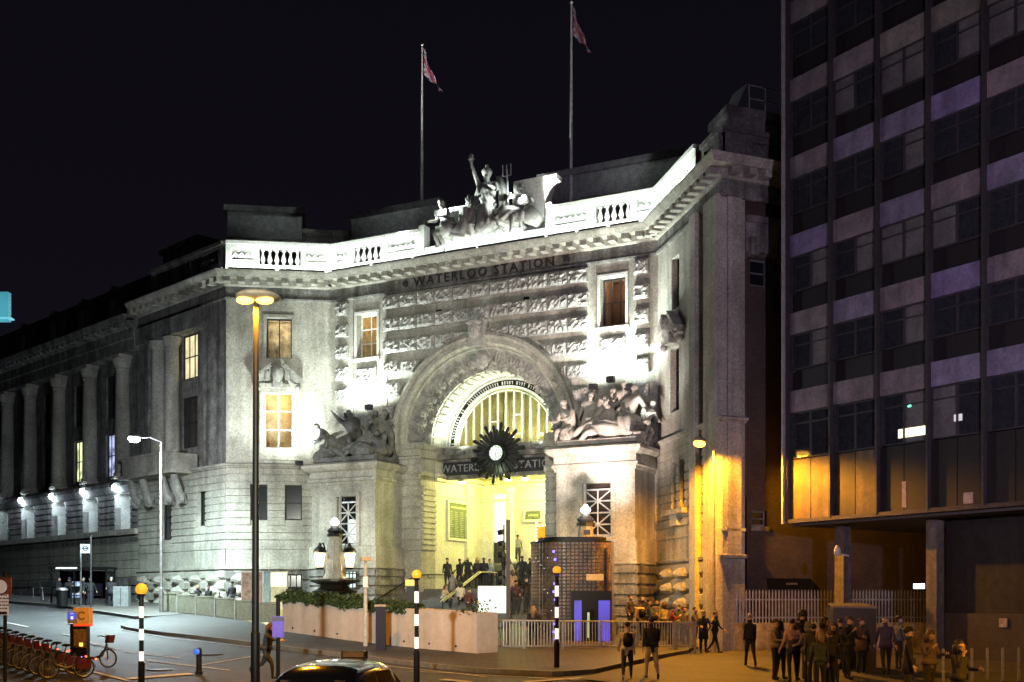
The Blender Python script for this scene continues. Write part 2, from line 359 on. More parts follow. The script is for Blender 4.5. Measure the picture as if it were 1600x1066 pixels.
for pts, wd in [(((10, 973), (44, 980)), .16), (((98, 991), (135, 999)), .16), (((118, 998), (175, 1013)), .16), (((140, 1006), (186, 1015)), .14), (((192, 1018), (282, 1029)), .12), (((230, 1032), (360, 1048)), .12), (((145, 1050), (200, 1064)), .14), (((200, 1061), (300, 1053)), .45), (((310, 1040), (420, 1022)), .12), (((690, 1062), (735, 1066)), .3),
               (((560, 1036), (760, 1058)), .10), (((210, 970), (190, 984), (260, 997), (400, 1012)), .1), (((640, 1049), (870, 1061)), .08), (((820, 1066), (920, 1059)), .3)]:
    o = stripe(pts, wd).build('road_marking', PAINT); o['kind'] = 'structure'

# ================================================================ the station
A, B, C = Vector((-16.9, 68.1)), Vector((-10.72, 68.94)), Vector((7.53, 59.45)); E_, Fp = Vector((8.64, 54.0)), Vector((9.3, 50.8)); Gp = Fp+Vector((.92, .39))*16
WFAR = A+Vector((-.7071, .7071))*58; W2 = A+Vector((-.7071, .7071))*10.8
AB, BC, CF, FG, WG = Fr(A, B), Fr(B, C), Fr(C, Fp), Fr(Fp, Gp), Fr(WFAR, A)
ST = Thing('station_building', 'floodlit pale stone railway terminus with a great arched entrance and a parapet', 'station', (-1.8, 64.3, -.9))
UC, ZS, RO, HW = 10.2, 9.1, 5.75, 3.95
def room(fr, r, n, depth, mat, power, col, part='window_room'):
    u0, u1, z0, z1 = r; mb = MB(); a = .4
    p = [fr.p(u0-a, n, z0-a), fr.p(u1+a, n, z0-a), fr.p(u1+a, n-depth, z0-a), fr.p(u0-a, n-depth, z0-a), fr.p(u0-a, n, z1+a), fr.p(u1+a, n, z1+a), fr.p(u1+a, n-depth, z1+a), fr.p(u0-a, n-depth, z1+a)]
    mb.add(p, [[0, 1, 2, 3], [4, 5, 6, 7], [1, 2, 6, 5], [2, 3, 7, 6], [3, 0, 4, 7]])
    for k in range(3):   # furniture and a ceiling rail against the light
        uu = u0+(u1-u0)*random.random(); mb.fb(fr, uu-.2, uu+.25, n-depth*.6-.2*k-.2, n-depth*.6-.2*k, z0-.35, z0+.2+.35*random.random())
    ST.part(part, mb, mat)
    lamp('POINT', fr.p((u0+u1)/2, n-depth*.55, z1+a-.25), power, col, .15)
def window(T, fr, r, n, glass, fmat=WHITE, nx=2, nz=3, name='window', bar=.06, splitz=None):
    u0, u1, z0, z1 = r; mb = MB()
    for a, b, c, d in ((u0, u0+.09, z0, z1), (u1-.09, u1, z0, z1), (u0+.09, u1-.09, z0, z0+.1), (u0+.09, u1-.09, z1-.09, z1)): mb.fb(fr, a, b, n, n+.09, c, d)
    for i in range(1, nx): u = u0+(u1-u0)*i/nx; mb.fb(fr, u-bar/2, u+bar/2, n+.005, n+.075, z0+.1, z1-.09)
    for i in range(1, nz): z = z0+(z1-z0)*i/nz; mb.fb(fr, u0+.09, u1-.09, n+.012, n+.085, z-bar/2, z+bar/2)
    f = T.part(name, mb, fmat); g = MB().fq(fr, u0+.05, u1-.05, z0+.05, z1-.05, n+.03); T.part('pane', g, glass, f); return f
CLEAR = M('clear_glass', (.9, .9, .9), .05, trans=1.0, spec=.5)
tr = CLEAR.node_tree; b_ = tr.nodes['Principled BSDF']; tp = tr.nodes.new('ShaderNodeBsdfTransparent'); mxs = tr.nodes.new('ShaderNodeMixShader'); mxs.inputs[0].default_value = .08
gl = tr.nodes.new('ShaderNodeBsdfGlossy'); gl.inputs['Roughness'].default_value = .05; tr.links.new(tp.outputs[0], mxs.inputs[1]); tr.links.new(gl.outputs[0], mxs.inputs[2]); tr.links.new(mxs.outputs[0], tr.nodes['Material Output'].inputs[0])

# --- canted bay beside the colonnade (AB)
hU = AB.rect(416, 456, 496, 560); hL = AB.rect(412, 457, 612, 700); hD1 = AB.rect(391, 418, 757, 813); hD2 = AB.rect(445, 472, 758, 813); hV = AB.rect(444, 472, 897, 940)
mb = MB(); mb.wall(AB, 0, AB.L, 8.0, 18.05, [hU, hL], 0, .5); mb.wall(AB, 0, AB.L, 2.05, 3.2, [], .05); ST.part('wall', mb, STONE)
mb = MB(); mb.courses(AB, 0, AB.L, 3.2, 7.95, holes=[hD1, hD2]); ST.part('rusticated_base', mb, STONE)
mb = MB(); mb.courses(AB, 0, AB.L, -1.8, 1.95, h=.7, gap=.12, out=.16, bev=.1, holes=[hV]); ST.part('boulder_plinth', mb, STONED)
WARMROOM = M('office_wall', (.62, .50, .30), .8, var=.3, scale=1.5)
room(AB, hU, -.62, 2.6, M('pale_office_wall', (.6, .55, .42), .8, var=.5, scale=2), 38, (1, .80, .5)); window(ST, AB, hU, -.5, CLEAR, DARK, 2, 1)
room(AB, hL, -.62, 2.6, WARMROOM, 55, (1, .66, .24)); window(ST, AB, hL, -.5, CLEAR, WHITE, 2, 3)
for h in (hD1, hD2): window(ST, AB, h, -.38, GLASSD, BLACK, 1, 2)
window(ST, AB, hV, -.36, GLASSD, BLACK, 3, 2, 'vent_grille')
# window surround, apron and broken pediment with its cartouche
mb = MB()
u0, u1, z0, z1 = hL
for a, b in ((u0-.22, u0), (u1, u1+.22)): mb.fb(AB, a, b, 0, .13, z0-.5, z1+.2)
mb.fb(AB, u0-.3, u1+.3, 0, .22, z0-.75, z0-.5); mb.fb(AB, u0-.35, u1+.35, 0, .3, z1+.2, z1+.42)
for a, b in ((hU[0]-.16, hU[0]), (hU[1], hU[1]+.16)): mb.fb(AB, a, b, 0, .07, hU[2], hU[3]+.16)
mb.fb(AB, hU[0], hU[1], 0, .07, hU[3], hU[3]+.16)
ST.part('window_surround', mb, STONE)
def cartouche(fr, uc, zb, n, s=1.0, parent=None):
    mb = MB(); q = lambda u, z, nn=0: fr.p(uc+u*s, n+nn, zb+z*s)
    for sg in (-1, 1):
        mb.prism([q(sg*.45, .25), q(sg*1.35, .05), q(sg*1.35, .25), q(sg*.75, .95), q(sg*.45, 1.15)], Vector((fr.n.x, fr.n.y, 0))*.35*s)
        mb.prism([q(sg*.40, 1.25), q(sg*1.5, .32), q(sg*1.45, .16), q(sg*.40, 1.05)], Vector((fr.n.x, fr.n.y, 0))*.55*s)
        mb.tube([q(sg*.42, 1.1, .3), q(sg*.62, .7, .35), q(sg*.7, .2, .3), q(sg*.95, -.05, .25)], .13*s)
        mb.ball(q(sg*1.2, -.25, .15), .2*s)
    mb.ball(q(0, .62, .32), (.36*s, .36*s, .58*s)); mb.ball(q(0, .62, .5), (.22*s, .24*s, .4*s)); mb.fb(fr, uc-.3*s, uc+.3*s, n, n+.4*s, zb-.3*s, zb+.15*s)
    ST.part('cartouche', mb, CARVE, smooth=False)
cartouche(AB, (u0+u1)/2, z1+.42, .05, .95)
# --- great arch front (BC)
wl = BC.rect(558, 590, 490, 557); wr = BC.rect(938, 978, 432, 508); L_ = BC.L
al = BC.rect(558, 590, 575, 600); ar = BC.rect(938, 978, 528, 552)
ST.part('wall', MB().wall(BC, 0, UC-RO, -1.8, 18.05, [wl], 0, .5).wall(BC, UC-RO, UC-HW, -1.8, ZS), STONE); ST.part('wall', MB().wall(BC, UC+RO, L_, -2.4, 18.05, [wr], 0, .5).wall(BC, UC+HW, UC+RO, -2.4, ZS), STONE); mb = MB()
for k in range(48):
    a, b = UC-RO+2*RO*k/48, UC-RO+2*RO*(k+1)/48; za, zb = ZS+math.sqrt(max(0, RO**2-(a-UC)**2)), ZS+math.sqrt(max(0, RO**2-(b-UC)**2))
    mb.quad(BC.p(a, 0, za), BC.p(b, 0, zb), BC.p(b, 0, 18.05), BC.p(a, 0, 18.05))
ST.part('wall', mb, STONE)
mb = MB(); uL, uR = BC.hit(601, 500)[0], BC.hit(921, 480)[0]
cl = lambda z: UC-(math.sqrt(max(0, (RO+.25)**2-(z-ZS)**2)) if z-ZS < RO+.25 else 0); cr = lambda z: UC+(math.sqrt(max(0, (RO+.25)**2-(z-ZS)**2)) if z-ZS < RO+.25 else 0)
sl, sr_ = BC.rect(527, 546, 0, 1), BC.rect(992, 1016, 0, 1)
for k in range(6):
    z0, z1 = 11.0+1.27*k-.8, 11.0+1.27*k-.1
    z0, z1 = z0+.42, z1+.45
    def band(a, b, **kw):
        m_ = MB().rough(BC, a, b, z0, z1, .22, .15, **kw); k2 = kw.get('hi'); k3 = kw.get('lo'); a2 = max(k3(z0), k3(z1)) if k3 else a; b2 = min(k2(z0), k2(z1)) if k2 else b
        if b2-a2 > .3: m_.fb(BC, a2+.02, b2-.02, 0, .235, z0+.01, z1-.01)
        ST.part('rock_faced_band', m_, STONER)
    if z1 < ZS+RO+.2: band(uL, UC-.3, hi=cl); band(UC+.3, uR, lo=cr)
    else: band(uL, uR)
    for q in (sl, sr_): band(q[0], q[1])
for q in (al, ar): ST.part('rock_faced_band', MB().rough(BC, q[0], q[1], q[2], q[3], .12, .15), STONER)
VENT = MB()
for px, py in ((686, 489), (823, 469)): u, z = BC.hit(px, py); ST.part('vent_grille', MB().fb(BC, u-.17, u+.17, .02, .06, z-.17, z+.17), BLACK)
for r in (wl, wr):
    mb = MB()
    for a, b in ((r[0]-.14, r[0]), (r[1], r[1]+.14)): mb.fb(BC, a, b, 0, .1, r[2]-.1, r[3]+.14)
    mb.fb(BC, r[0], r[1], 0, .1, r[3], r[3]+.14); mb.fb(BC, r[0]-.2, r[1]+.2, 0, .16, r[2]-.28, r[2]-.1); ST.part('window_surround', mb, STONEW)
room(BC, wl, -.62, 2.2, WARMROOM, 22, (1, .72, .32)); window(ST, BC, wl, -.5, CLEAR, WHITE, 2, 3)
room(BC, wr, -.62, 2.2, M('brown_room', (.22, .13, .09), .8), 26, (1, .72, .4)); window(ST, BC, wr, -.5, CLEAR, DARK, 3, 2)
# smooth pilaster strips either side of the windows
mb = MB()
for a, b in ((wl[0]-1.0, wl[0]-.25), (wl[1]+.25, wl[1]+.7), (wr[0]-.75, wr[0]-.25), (wr[1]+.25, wr[1]+.62)): ST.part('pilaster_strip', MB().fb(BC, a, b, 0, .06, 9, 18), STONE)
# arch rings
mb = MB(); mb.arc(BC, UC, ZS, [(RO+.05, -.1), (RO+.05, .42), (RO-.12, .5), (RO-.25, .42), (RO-.3, .3), (RO-.52, .33), (RO-.6, .22), (RO-.66, .1), (RO-.75, .1), (RO-.8, -.02)], seg=64); ST.part('archivolt', mb, STONE)
rn = [[random.random() for _ in range(400)] for _ in range(20)]
mb = MB(); pr = [(RO-.8-(RO-.8-HW)*t, -.02-1.0*t-.25*math.sin(math.pi*t)) for t in [i/10 for i in range(11)]]
mb.arc(BC, UC, ZS, pr, seg=200, nz=lambda i, k: 0 if i in (0, 10) else (.34*abs(math.sin(k*.22+1.3*math.sin(i)))*(.4+.6*rn[i][k])+.12*rn[i+5][k]) if 2 <= i <= 8 else .05*rn[i][k])
for sg in (-1, 1):
    for k in range(11):
        a = math.pi/2+sg*(.14+k*.125); rr = (RO-.8+HW)/2+.02
        for j in range(3): mb.ball(BC.p(UC+(rr+.3*(random.random()-.5))*math.cos(a+.04*j), -.62+.15*random.random(), ZS+(rr+.3*(random.random()-.5))*math.sin(a+.04*j)), (.2+.12*random.random(), .18, .2+.1*random.random()), 8, 5, .25)
ST.part('carved_splay', mb, CARVE)
mb = MB(); mb.arc(BC, UC, ZS, [(HW, -1.0), (HW, -1.15), (HW+.1, -1.18), (HW+.1, -2.2), (HW, -2.22), (HW, -2.3), (HW+.06, -2.35), (HW+.06, -2.75), (HW, -2.8), (HW, -2.95)], seg=64)
for k in range(26): a = math.pi*(k+.5)/26; mb.arc(BC, UC, ZS, [(HW+.11, -1.3), (HW-.02, -1.3), (HW-.02, -2.08), (HW+.11, -2.08)], a-.045, a+.045, 3)
ST.part('coffered_soffit', mb, SOFF)
mb = MB(); mb.arc(BC, UC, ZS, [(HW, -2.9), (HW-.12, -2.82), (HW-.2, -2.9)], seg=64); ST.part('soffit_ring', mb, WHITE)
mb = MB(); mb.arc(BC, UC, ZS, [(HW-.2, -2.9), (HW-.55, -2.9)], seg=64); ST.part('lettered_ring', mb, BLACK)
mb = MB()
for k in range(70):
    if random.random() < .16: continue
    a = math.pi*(k+.5)/70; mb.arc(BC, UC, ZS, [(HW-.28, -2.87), (HW-.47, -2.87)], a-.012, a+.012*random.choice((0, 1, .4)), 2); mb.arc(BC, UC, ZS, [(HW-.28, -2.868), (HW-.33, -2.868)], a-.012, a+.013, 2)
ST.part('ring_relief', mb, WHITE)
RL = HW-.55
mb = MB(); mb.arc(BC, UC, ZS, [(RL, -2.9), (RL, -2.72), (RL-.14, -2.72), (RL-.14, -2.9)], seg=64); mb.arc(BC, UC, ZS, [(RL-.24, -2.9), (RL-.24, -2.78), (RL-.3, -2.78), (RL-.3, -2.9)], seg=64)
for k in range(-5, 6): u = k*.53; h = math.sqrt((RL-.3)**2-u*u); mb.fb(BC, UC+u-.035, UC+u+.035, -2.92, -2.8, ZS, ZS+h)
for sgn, zz in ((-2, 1.35), (1, 1.65), (1, .55), (-2, .5)): mb.fb(BC, UC+sgn*.53+.035, UC+(sgn+1)*.53-.035, -2.91, -2.81, ZS+zz, ZS+zz+.05)
fr_ = ST.part('fanlight', mb, WHITE)
mb = MB(); n_ = 40; mb.add([BC.p(UC, -2.95, ZS)]+[BC.p(UC+RL*math.cos(math.pi*k/n_), -2.95, ZS+RL*math.sin(math.pi*k/n_)) for k in range(n_+1)], [[0, k+1, k+2] for k in range(n_)]); ST.part('pane', mb, CLEAR, fr_)
# hall seen through the fanlight: a lit back wall, ceiling lamps and dark furniture
mb = MB(); HALL = M('hall_wall', (.46, .44, .20), .7, var=.25, scale=.8)
q = [BC.p(UC-4.2, -3.0, ZS-.3), BC.p(UC+5.5, -3.0, ZS-.3), BC.p(UC+5.5, -8, ZS-.3), BC.p(UC-4.2, -8, ZS-.3), BC.p(UC-4.2, -3.0, ZS+4), BC.p(UC+5.5, -3.0, ZS+4), BC.p(UC+5.5, -8, ZS+4), BC.p(UC-4.2, -8, ZS+4)]
mb.add(q, [[0, 1, 2, 3], [4, 5, 6, 7], [1, 2, 6, 5], [2, 3, 7, 6], [3, 0, 4, 7]])
for k in range(7): u = UC-2.5+k*1.1; mb.fb(BC, u-.12, u+.12, -7.9, -7.6, ZS-.3, ZS+4)
ST.part('upper_hall', mb, HALL)
for u, n, z, p in ((-1.6, -6.8, 1.2, 55), (.3, -7, 1.1, 40), (2.2, -7.2, 1.35, 45), (4, -7.2, 1.2, 45)):
    m_ = MB().ball(BC.p(UC+u, n, ZS+z), .11); ST.part('hall_lamp', m_, EM_SOD); lamp('POINT', BC.p(UC+u, n+.4, ZS+z+.2), p*1.3, (1, .92, .5), .12)
# jambs, imposts, reveals
mb = MB()
for a, b in ((UC-RO-.1, UC-HW), (UC+HW, UC+RO+.1)):
    mb = MB(); mb.fb(BC, a, b, -3.0, .30, 8.75, ZS-.005); mb.fb(BC, a, b, -3.0, .42, 8.35, 8.72); mb.fb(BC, a, b, -3.0, .2, 8.2, 8.34); mb.fb(BC, a, b, -3.0, .26, 7.0, 7.3); ST.part('impost', mb, STONE)
RVL = Fr(BC.p(UC-HW, 0, 0), BC.p(UC-HW, -7.2, 0)); RVR = Fr(BC.p(UC+HW, -7.2, 0), BC.p(UC+HW, 0, 0))
mb = MB()
for a, b in ((4.95, UC-HW), (UC+HW, 16.1)): ST.part('rusticated_jamb', MB().courses(BC, a, b, 2.9, 7.9, h=.62, n=.02, out=.08), STONE)
mb.courses(RVL, .0, 1.45, 2.9, 6.7, h=.31, gap=.08, n=.01, out=.12, bev=.04); mb.wall(RVL, 0, 1.5, -1.2, 8.3, [], 0); ST.part('rusticated_jamb', mb, STONE)
mb = MB(); mb.wall(RVL, 1.5, 7.2, -1, 9.0, [], 0); mb.wall(RVR, 0, 7.2, -1, 9.0, [], 0)
BK = Fr(BC.p(UC-HW, -7.2, 0), BC.p(UC+HW, -7.2, 0)); dr = BK.rect(770, 790, 772, 880); mb.wall(BK, 0, 2*HW, 1, 9.0, [(dr[0], dr[1], 2.35, dr[3])], 0, .3)
mb.quad(BC.p(UC-HW, -2.5, 7.62), BC.p(UC+HW, -2.5, 7.62), BC.p(UC+HW, -7.2, 7.62), BC.p(UC-HW, -7.2, 7.62))
for z, o in ((7.3, .22), (7.05, .14), (6.2, .08)): mb.fb(RVL, 1.5, 7.2, 0, o, z, z+.2); mb.fb(BK, 0, 2*HW, 0, o, z, z+.2)
mb.fb(RVL, 4.9, 5.5, 0, .22, 0, 7.05); mb.fb(RVL, 5.6, 5.9, 0, .15, 0, 7.05)
ST.part('vestibule', mb, PLASTER)
mb = MB(); q = BK.rect(803, 812, 0, 1); c = BK.p((q[0]+q[1])/2, .8, 0); mb.lathe((c.x, c.y, 2.3), [(.36, 0), (.36, .25), (.28, .3), (.25, 4.3), (.33, 4.4), (.36, 4.7)], 16); ST.part('column', mb, PLASTER, smooth=True)
mb = MB(); mb.fq(BK, dr[0]-.05, dr[1]+.05, 2.3, dr[3], -.28); ST.part('lit_doorway', mb, LIT('doorway_glow', (1, .97, .80), .8, .1))
mb = MB(); mb.fb(BK, dr[0], dr[1], -.25, -.15, 2.35, 3.7); ST.part('door_panel', mb, DARK)
# memorial boards
for fr2, xx, nm in ((RVL, (699, 739, 788, 842), 0), (BK, (822, 846, 799, 812), 1)):
    u0, u1, z0, z1 = fr2.rect(*xx); mb = MB(); mb.fb(fr2, u0, u1, .02, .10, z0, z1); bo = ST.part('memorial_board', mb, BOARDG)
    mb = MB()
    for a, b, c2, d in ((u0-.15, u0, z0-.15, z1+.15), (u1, u1+.15, z0-.15, z1+.15), (u0, u1, z0-.15, z0), (u0, u1, z1, z1+.15)): mb.fb(fr2, a, b, 0, .16, c2, d)
    ST.part('board_frame', mb, PLASTER, bo)
    mb = MB(); n_ = 5 if nm == 0 else 2
    for i in range(n_):
        a, b = u0+(u1-u0)*(i+.12)/n_, u0+(u1-u0)*(i+.88)/n_
        for j in range(14): z = z0+.1+(z1-z0-.55)*j/14; mb.fb(fr2, a, a+(b-a)*(.6+.4*random.random()), .10, .108, z, z+.045)
    mb.fb(fr2, u0+.2, u1-.2, .10, .11, z1-.32, z1-.2); ST.part('name_columns', mb, M('pale_gilt', (.30, .33, .18), .5), bo)
# orange hoarding with a string of lamps
u0, u1, z0, z1 = BK.rect(838, 862, 822, 880, 1.6); mb = MB(); mb.fb(BK, u0, u1+1.6, 1.5, 1.6, 2.3, z1); ho = ST.part('orange_hoarding', mb, ORANGE); mb = MB()
for k in range(12): mb.ball(BK.p(u0+.03, 1.64, 2.5+k*.2), .035, 6, 4); mb.ball(BK.p(u0+.03+.2*k, 1.64, z1), .035, 6, 4); mb.ball(BK.p(u0+.03+.2*k, 1.64, z1-.9), .035, 6, 4); mb.ball(BK.p(u0+.9, 1.64, 2.5+k*.2), .035, 6, 4)
ST.part('lamp_string', mb, M('fairy_lamp', (1, .9, .6), emis=(1, .85, .5), es=6), ho)
mb = MB(); u, z = RVR.hit(861, 770, .1)[0], 0; q = BK.rect(858, 864, 762, 781, 3); mb.fb(BK, q[0], q[1]+.2, 3.0, 3.1, q[2], q[3]); ST.part('blue_screen', mb, M('blue_screen', (.05, .05, .1), emis=(.12, .15, 1), es=1.2))
# entablature over the door with its sign
mb = MB(); mb.fb(BC, UC-HW, UC+HW, -3.0, -2.3, 8.62, ZS-.01); mb.fb(BC, UC-HW, UC+HW, -3.0, -2.05, 8.35, 8.60); mb.fb(BC, UC-HW, UC+HW, -3.0, -2.45, 7.2, 8.35); ST.part('entablature', mb, STONED)
mb = MB(); mb.fb(BC, UC-HW+.05, UC+HW-.05, -2.44, -2.30, 7.42, 8.18); sg_ = ST.part('entrance_sign', mb, M('sign_black', (.02, .02, .025), .5))
T1 = text_mesh('WATERLOO', .62, BC, UC-2.2, -2.27, 7.79, .05, 1.1); ST.part('sign_lettering', T1, M('sign_silver', (.30, .31, .33), .5), sg_)
T1 = text_mesh('STATION', .62, BC, UC+2.2, -2.27, 7.79, .05, 1.1); ST.part('sign_lettering', T1, M('sign_silver', (.3, .3, .3)), sg_)
mb = MB()
for u in (-2.9, 0.2, 1.3, 2.8):
    dl = ST.part('downlight', MB().lathe(BC.p(UC+u, -2.75, 7.06), [(.05, .14), (.2, .08), (.22, 0)], 10), STEEL); ST.part('downlight_lens', MB().ball(BC.p(UC+u, -2.75, 7.04), (.2, .2, .09), 10, 6), M('vestibule_lamp', (1, 1, .8), emis=(1, .95, .6), es=14), dl)
for u, p in ((-2.2, 200), (.8, 210), (2.6, 320)): lamp('POINT', BC.p(UC+u, -4.4, 7.0), p, (.98, .90, .16), .25)
lamp('POINT', BC.p(UC+2.2, -5.9, 6.9), 300, (.98, .98, .42), .25)
for u in (-2.6, 0, 2.6): lamp('SPOT', BC.p(UC+u, -1.7, 8.85), 360, (.88, 1, .74), .2, BC.p(UC+u*.9, -1.75, 14), 165, .9)
mb = MB()
for u in (-2.6, 0, 2.6): ST.part('uplighter', MB().fb(BC, UC+u-.25, UC+u+.25, -2.2, -2.0, 8.62, 8.78), STEEL)
# steps up through the arch
def stair(n):
    if n >= 3.6: return -1.0
    if n >= -.6: return -1.0+1.72*(3.6-n)/4.2
    if n >= -3: return .72
    if n >= -6.2: return .72+1.58*(-3-n)/3.2
    return 2.3
mb = MB(); n0 = 3.6
for i in range(11): a = 3.6-.382*i; mb.fb(BC, 4.96, 16.08, -.6 if i < 10 else -3, a, -2.5 if i == 0 else -1.0+.1564*(i-1)+.003, -1.0+.1564*(i+.999))
for i in range(10): a = -3-.32*i; mb.fb(BC, UC-HW, UC+HW, -7.2, a, .6, .72+.158*(i+1)-.002*i)
ST.part('steps', mb, M('dark_step_stone', (.10, .10, .09), .7, bump=.2))
# piers
def pier(u0, u1, zb, door, small):
    mb = MB(); mb.wall(BC, u0, u1, 3.1, 6.7, [door] if door else [], 2.8, .45)
    SL, SR = Fr(BC.p(u0, 0, 0), BC.p(u0, 2.8, 0)), Fr(BC.p(u1, 2.8, 0), BC.p(u1, 0, 0)); mb.wall(SL, 0, 2.8, 3.1, 6.7); mb.wall(SR, 0, 2.8, 3.1, 6.7); pt = ST.part('pier', mb, STONE)
    mb = MB(); pth = [BC.p(u0, 0, 0), BC.p(u0, 2.8, 0), BC.p(u1, 2.8, 0), BC.p(u1, 0, 0)]
    mb.sweep(pth, [(-.3, 6.6), (.06, 6.6), (.1, 6.75), (.2, 6.8), (.2, 6.95), (.1, 7.0), (.1, 7.35), (.3, 7.45), (.45, 7.6), (.45, 7.75), (.1, 7.9), (-.8, 7.95), (-1.4, 7.96)]); mb.fq(BC, u0+.5, u1-.5, 7.0, 7.9, 2.0); mb.quad(BC.p(u0, 0, 7.94), BC.p(u1, 0, 7.94), BC.p(u1, 2.8, 7.94), BC.p(u0, 2.8, 7.94)); ST.part('pier_cap', mb, STONE, pt)
    mb = MB(); mb.sweep(pth, [(0, 3.12), (.12, 3.1), (.12, 2.0), (.2, 1.98), (.2, 1.88), (.1, 1.86)]); ST.part('pier_plinth', mb, STONE, pt)
    mb = MB()
    for fr2, a, b in ((SL, -.1, 2.9), (Fr(BC.p(u0-.1, 2.8, 0), BC.p(u1+.1, 2.8, 0)), 0, u1-u0+.2), (SR, -.1, 2.8)): mb.courses(fr2, a, b, zb, 1.86, h=.55, gap=.1, n=.1, out=.1, bev=.06, holes=[small] if small and fr2.L > 3 else [])
    ST.part('pier_base', mb, STONED, pt)
    return pt
dl_, dr_ = BC.rect(527, 557, 776, 852, 2.8), BC.rect(910, 955, 755, 838, 2.8)
sm = BC.rect(541, 556, 900, 921, 2.9); sm = (sm[0]-.5, sm[1]-.5, sm[2], sm[3])
pl = pier(.6, 4.95, -1.8, dl_, None); prr = pier(16.1, 20.4, -2.4, dr_, None)
def grille(r, parent, gmat):
    u0, u1, z0, z1 = r; n = 2.5; mb = MB(); m = .04
    for a, b, c, d in ((u0, u0+.1, z0, z1), (u1-.1, u1, z0, z1), (u0, u1, z0, z0+.1), (u0, u1, z1-.35, z1-.27)): mb.fb(BC, a, b, n, n+.12, c, d)
    zm = (z0+z1)/2; T = lambda a, b: mb.tube([BC.p(a[0], n+.16, a[1]), BC.p(b[0], n+.16, b[1])], m, 5); um = (u0+u1)/2; q = (z1-.3-z0)/2; zc = z0+q
    for s0, s1 in ((z0, zc), (zc, z1-.3)): T((u0, s0), (u1, s1)); T((u0, s1), (u1, s0)); T((u0, (s0+s1)/2), (u1, (s0+s1)/2)); T((um, s0), (um, s1))
    T((u0, zc), (u1, zc)); f = ST.part('window_grille', mb, WHITEM, parent); return f
grille(dl_, pl, None); grille(dr_, prr, None)
mb = MB(); mb.fq(BC, dl_[0], dl_[1], dl_[2], dl_[3], 2.42); ST.part('pier_window', mb, GLASSD, pl)
mb = MB(); mb.fq(BC, dl_[0]+.5, dl_[1]-.1, dl_[2]+.15, (dl_[2]+dl_[3])/2+.1, 2.44); ST.part('lit_pane', mb, LIT('green_white_glow', (.75, 1, .86), .75, .4), pl)
mb = MB(); mb.fq(BC, dr_[0], dr_[1], dr_[2], dr_[3], 2.42); ST.part('pier_window', mb, M('brown_glass', (.05, .04, .035), .2), prr)
for r, pp in ((dl_, pl), (dr_, prr)):
    mb = MB()
    for a, b, c, d in ((r[0]-.25, r[0], r[2], r[3]+.25), (r[1], r[1]+.25, r[2], r[3]+.25), (r[0], r[1], r[3], r[3]+.25)): mb.fb(BC, a, b, 2.8, 2.87, c, d)
    ST.part('window_surround', mb, STONE, pp)
# small lit basement window of the pier, with bars
u, z = BC.hit(549, 907, 3.02); mb = MB(); mb.fq(BC, u-.35, u+.35, z-.45, z+.45, 3.04); bw = ST.part('basement_window', mb, LIT('green_white_glow', (1, 1, 1), 1)); mb = MB()
for k in range(4): mb.fb(BC, u-.38+.24*k, u-.33+.24*k, 3.045, 3.09, z-.47, z+.47); mb.fb(BC, u-.36, u+.38, 3.05, 3.085, z-.45+.27*k, z-.39+.27*k)
ST.part('window_bars', mb, BLACK, bw)
# --- far flank of the forecourt (CF)
mb = MB(); s1 = CF.rect(1050, 1062, 400, 482); s2 = CF.rect(1046, 1060, 548, 655); s1 = (2.1, 3.2, s1[2], s1[3]); s2 = (1.9, 3.2, 9.4, 12.6)
mb.wall(CF, 0, CF.L, 8.0, 18.05, [s1, s2], 0, .5); ST.part('wall', mb, STONE)
mb = MB(); fl = [(2.2, 2.9, 4.6, 6.9), (3.4, 4.1, 4.6, 6.9)]; mb.courses(CF, 0, CF.L, 3.2, 7.95, holes=fl); mb.wall(CF, 0, CF.L, 2.0, 3.2, [], .05); ST.part('rusticated_base', mb, STONE)
mb = MB(); mb.courses(CF, 0, CF.L, -2.5, 1.95, h=.7, gap=.12, out=.16, bev=.1); ST.part('boulder_plinth', mb, STONE)
for h in (s1, s2): window(ST, CF, h, -.4, M('brown_glass', (.05, .04, .035)), BLACK, 2, 3)
for h in fl: window(ST, CF, h, -.35, GLASSD, BLACK, 1, 2)
cartouche(CF, 2.6, 13.0, .05, 1.0)
ST.part('pilaster', MB().fb(CF, 5.5, 6.3, 0, .35, -2.4, 18), STONE); ST.part('pilaster', MB().fb(CF, 7.2, CF.L+.02, 0, .3, -2.4, 18), STONE); ST.part('window_sill', MB().fb(CF, 1.6, 4.6, 0, .4, 4.25, 4.5).fb(CF, 2.6, 3.6, 0, .3, 3.7, 4.25), STONE)
# --- return towards the office block (FG)
mb = MB(); mb.fb(FG, 0, 1.15, -1, .0, -2.4, 18.05); mb.fb(FG, .2, .9, 0, .1, 2, 18); ST.part('corner_pilaster', mb, STONE)
rw = FG.rect(1172, 1200, 405, 448, -.5); rv = FG.rect(1175, 1198, 798, 823, -.5)
mb = MB(); mb.wall(FG, 1.15, 15, -2.4, 18.05, [rw, rv], -.5, .3); bwal = ST.part('brick_wall', mb, BRICK)
for h in (rw, rv): window(ST, FG, h, -.75, GLASSD, LEAD, 1, 2)
mb = MB(); mb.fb(FG, rv[0]-.1, rv[1]+.1, -.5, -.4, rv[2]-.2, rv[2]); ST.part('window_surround', mb, STONED)
mb = MB(); mb.fb(FG, 1.17, 15, -.5, .05, 15.6, 16.9); mb.fb(FG, 1.17, 15, -.5, .15, 16.9, 17.2)
for u in (1.3, 3.0): mb.fb(FG, u, u+.4, -.5, .3, 15.4, 16.2)
ST.part('stone_band', mb, STONED)
mb = MB(); mb.tube([FG.p(1.45, -.38, -2.3), FG.p(1.45, -.38, 4.6), FG.p(1.2, -.38, 5.0)], .07); ST.part('drainpipe', mb, BLACK)
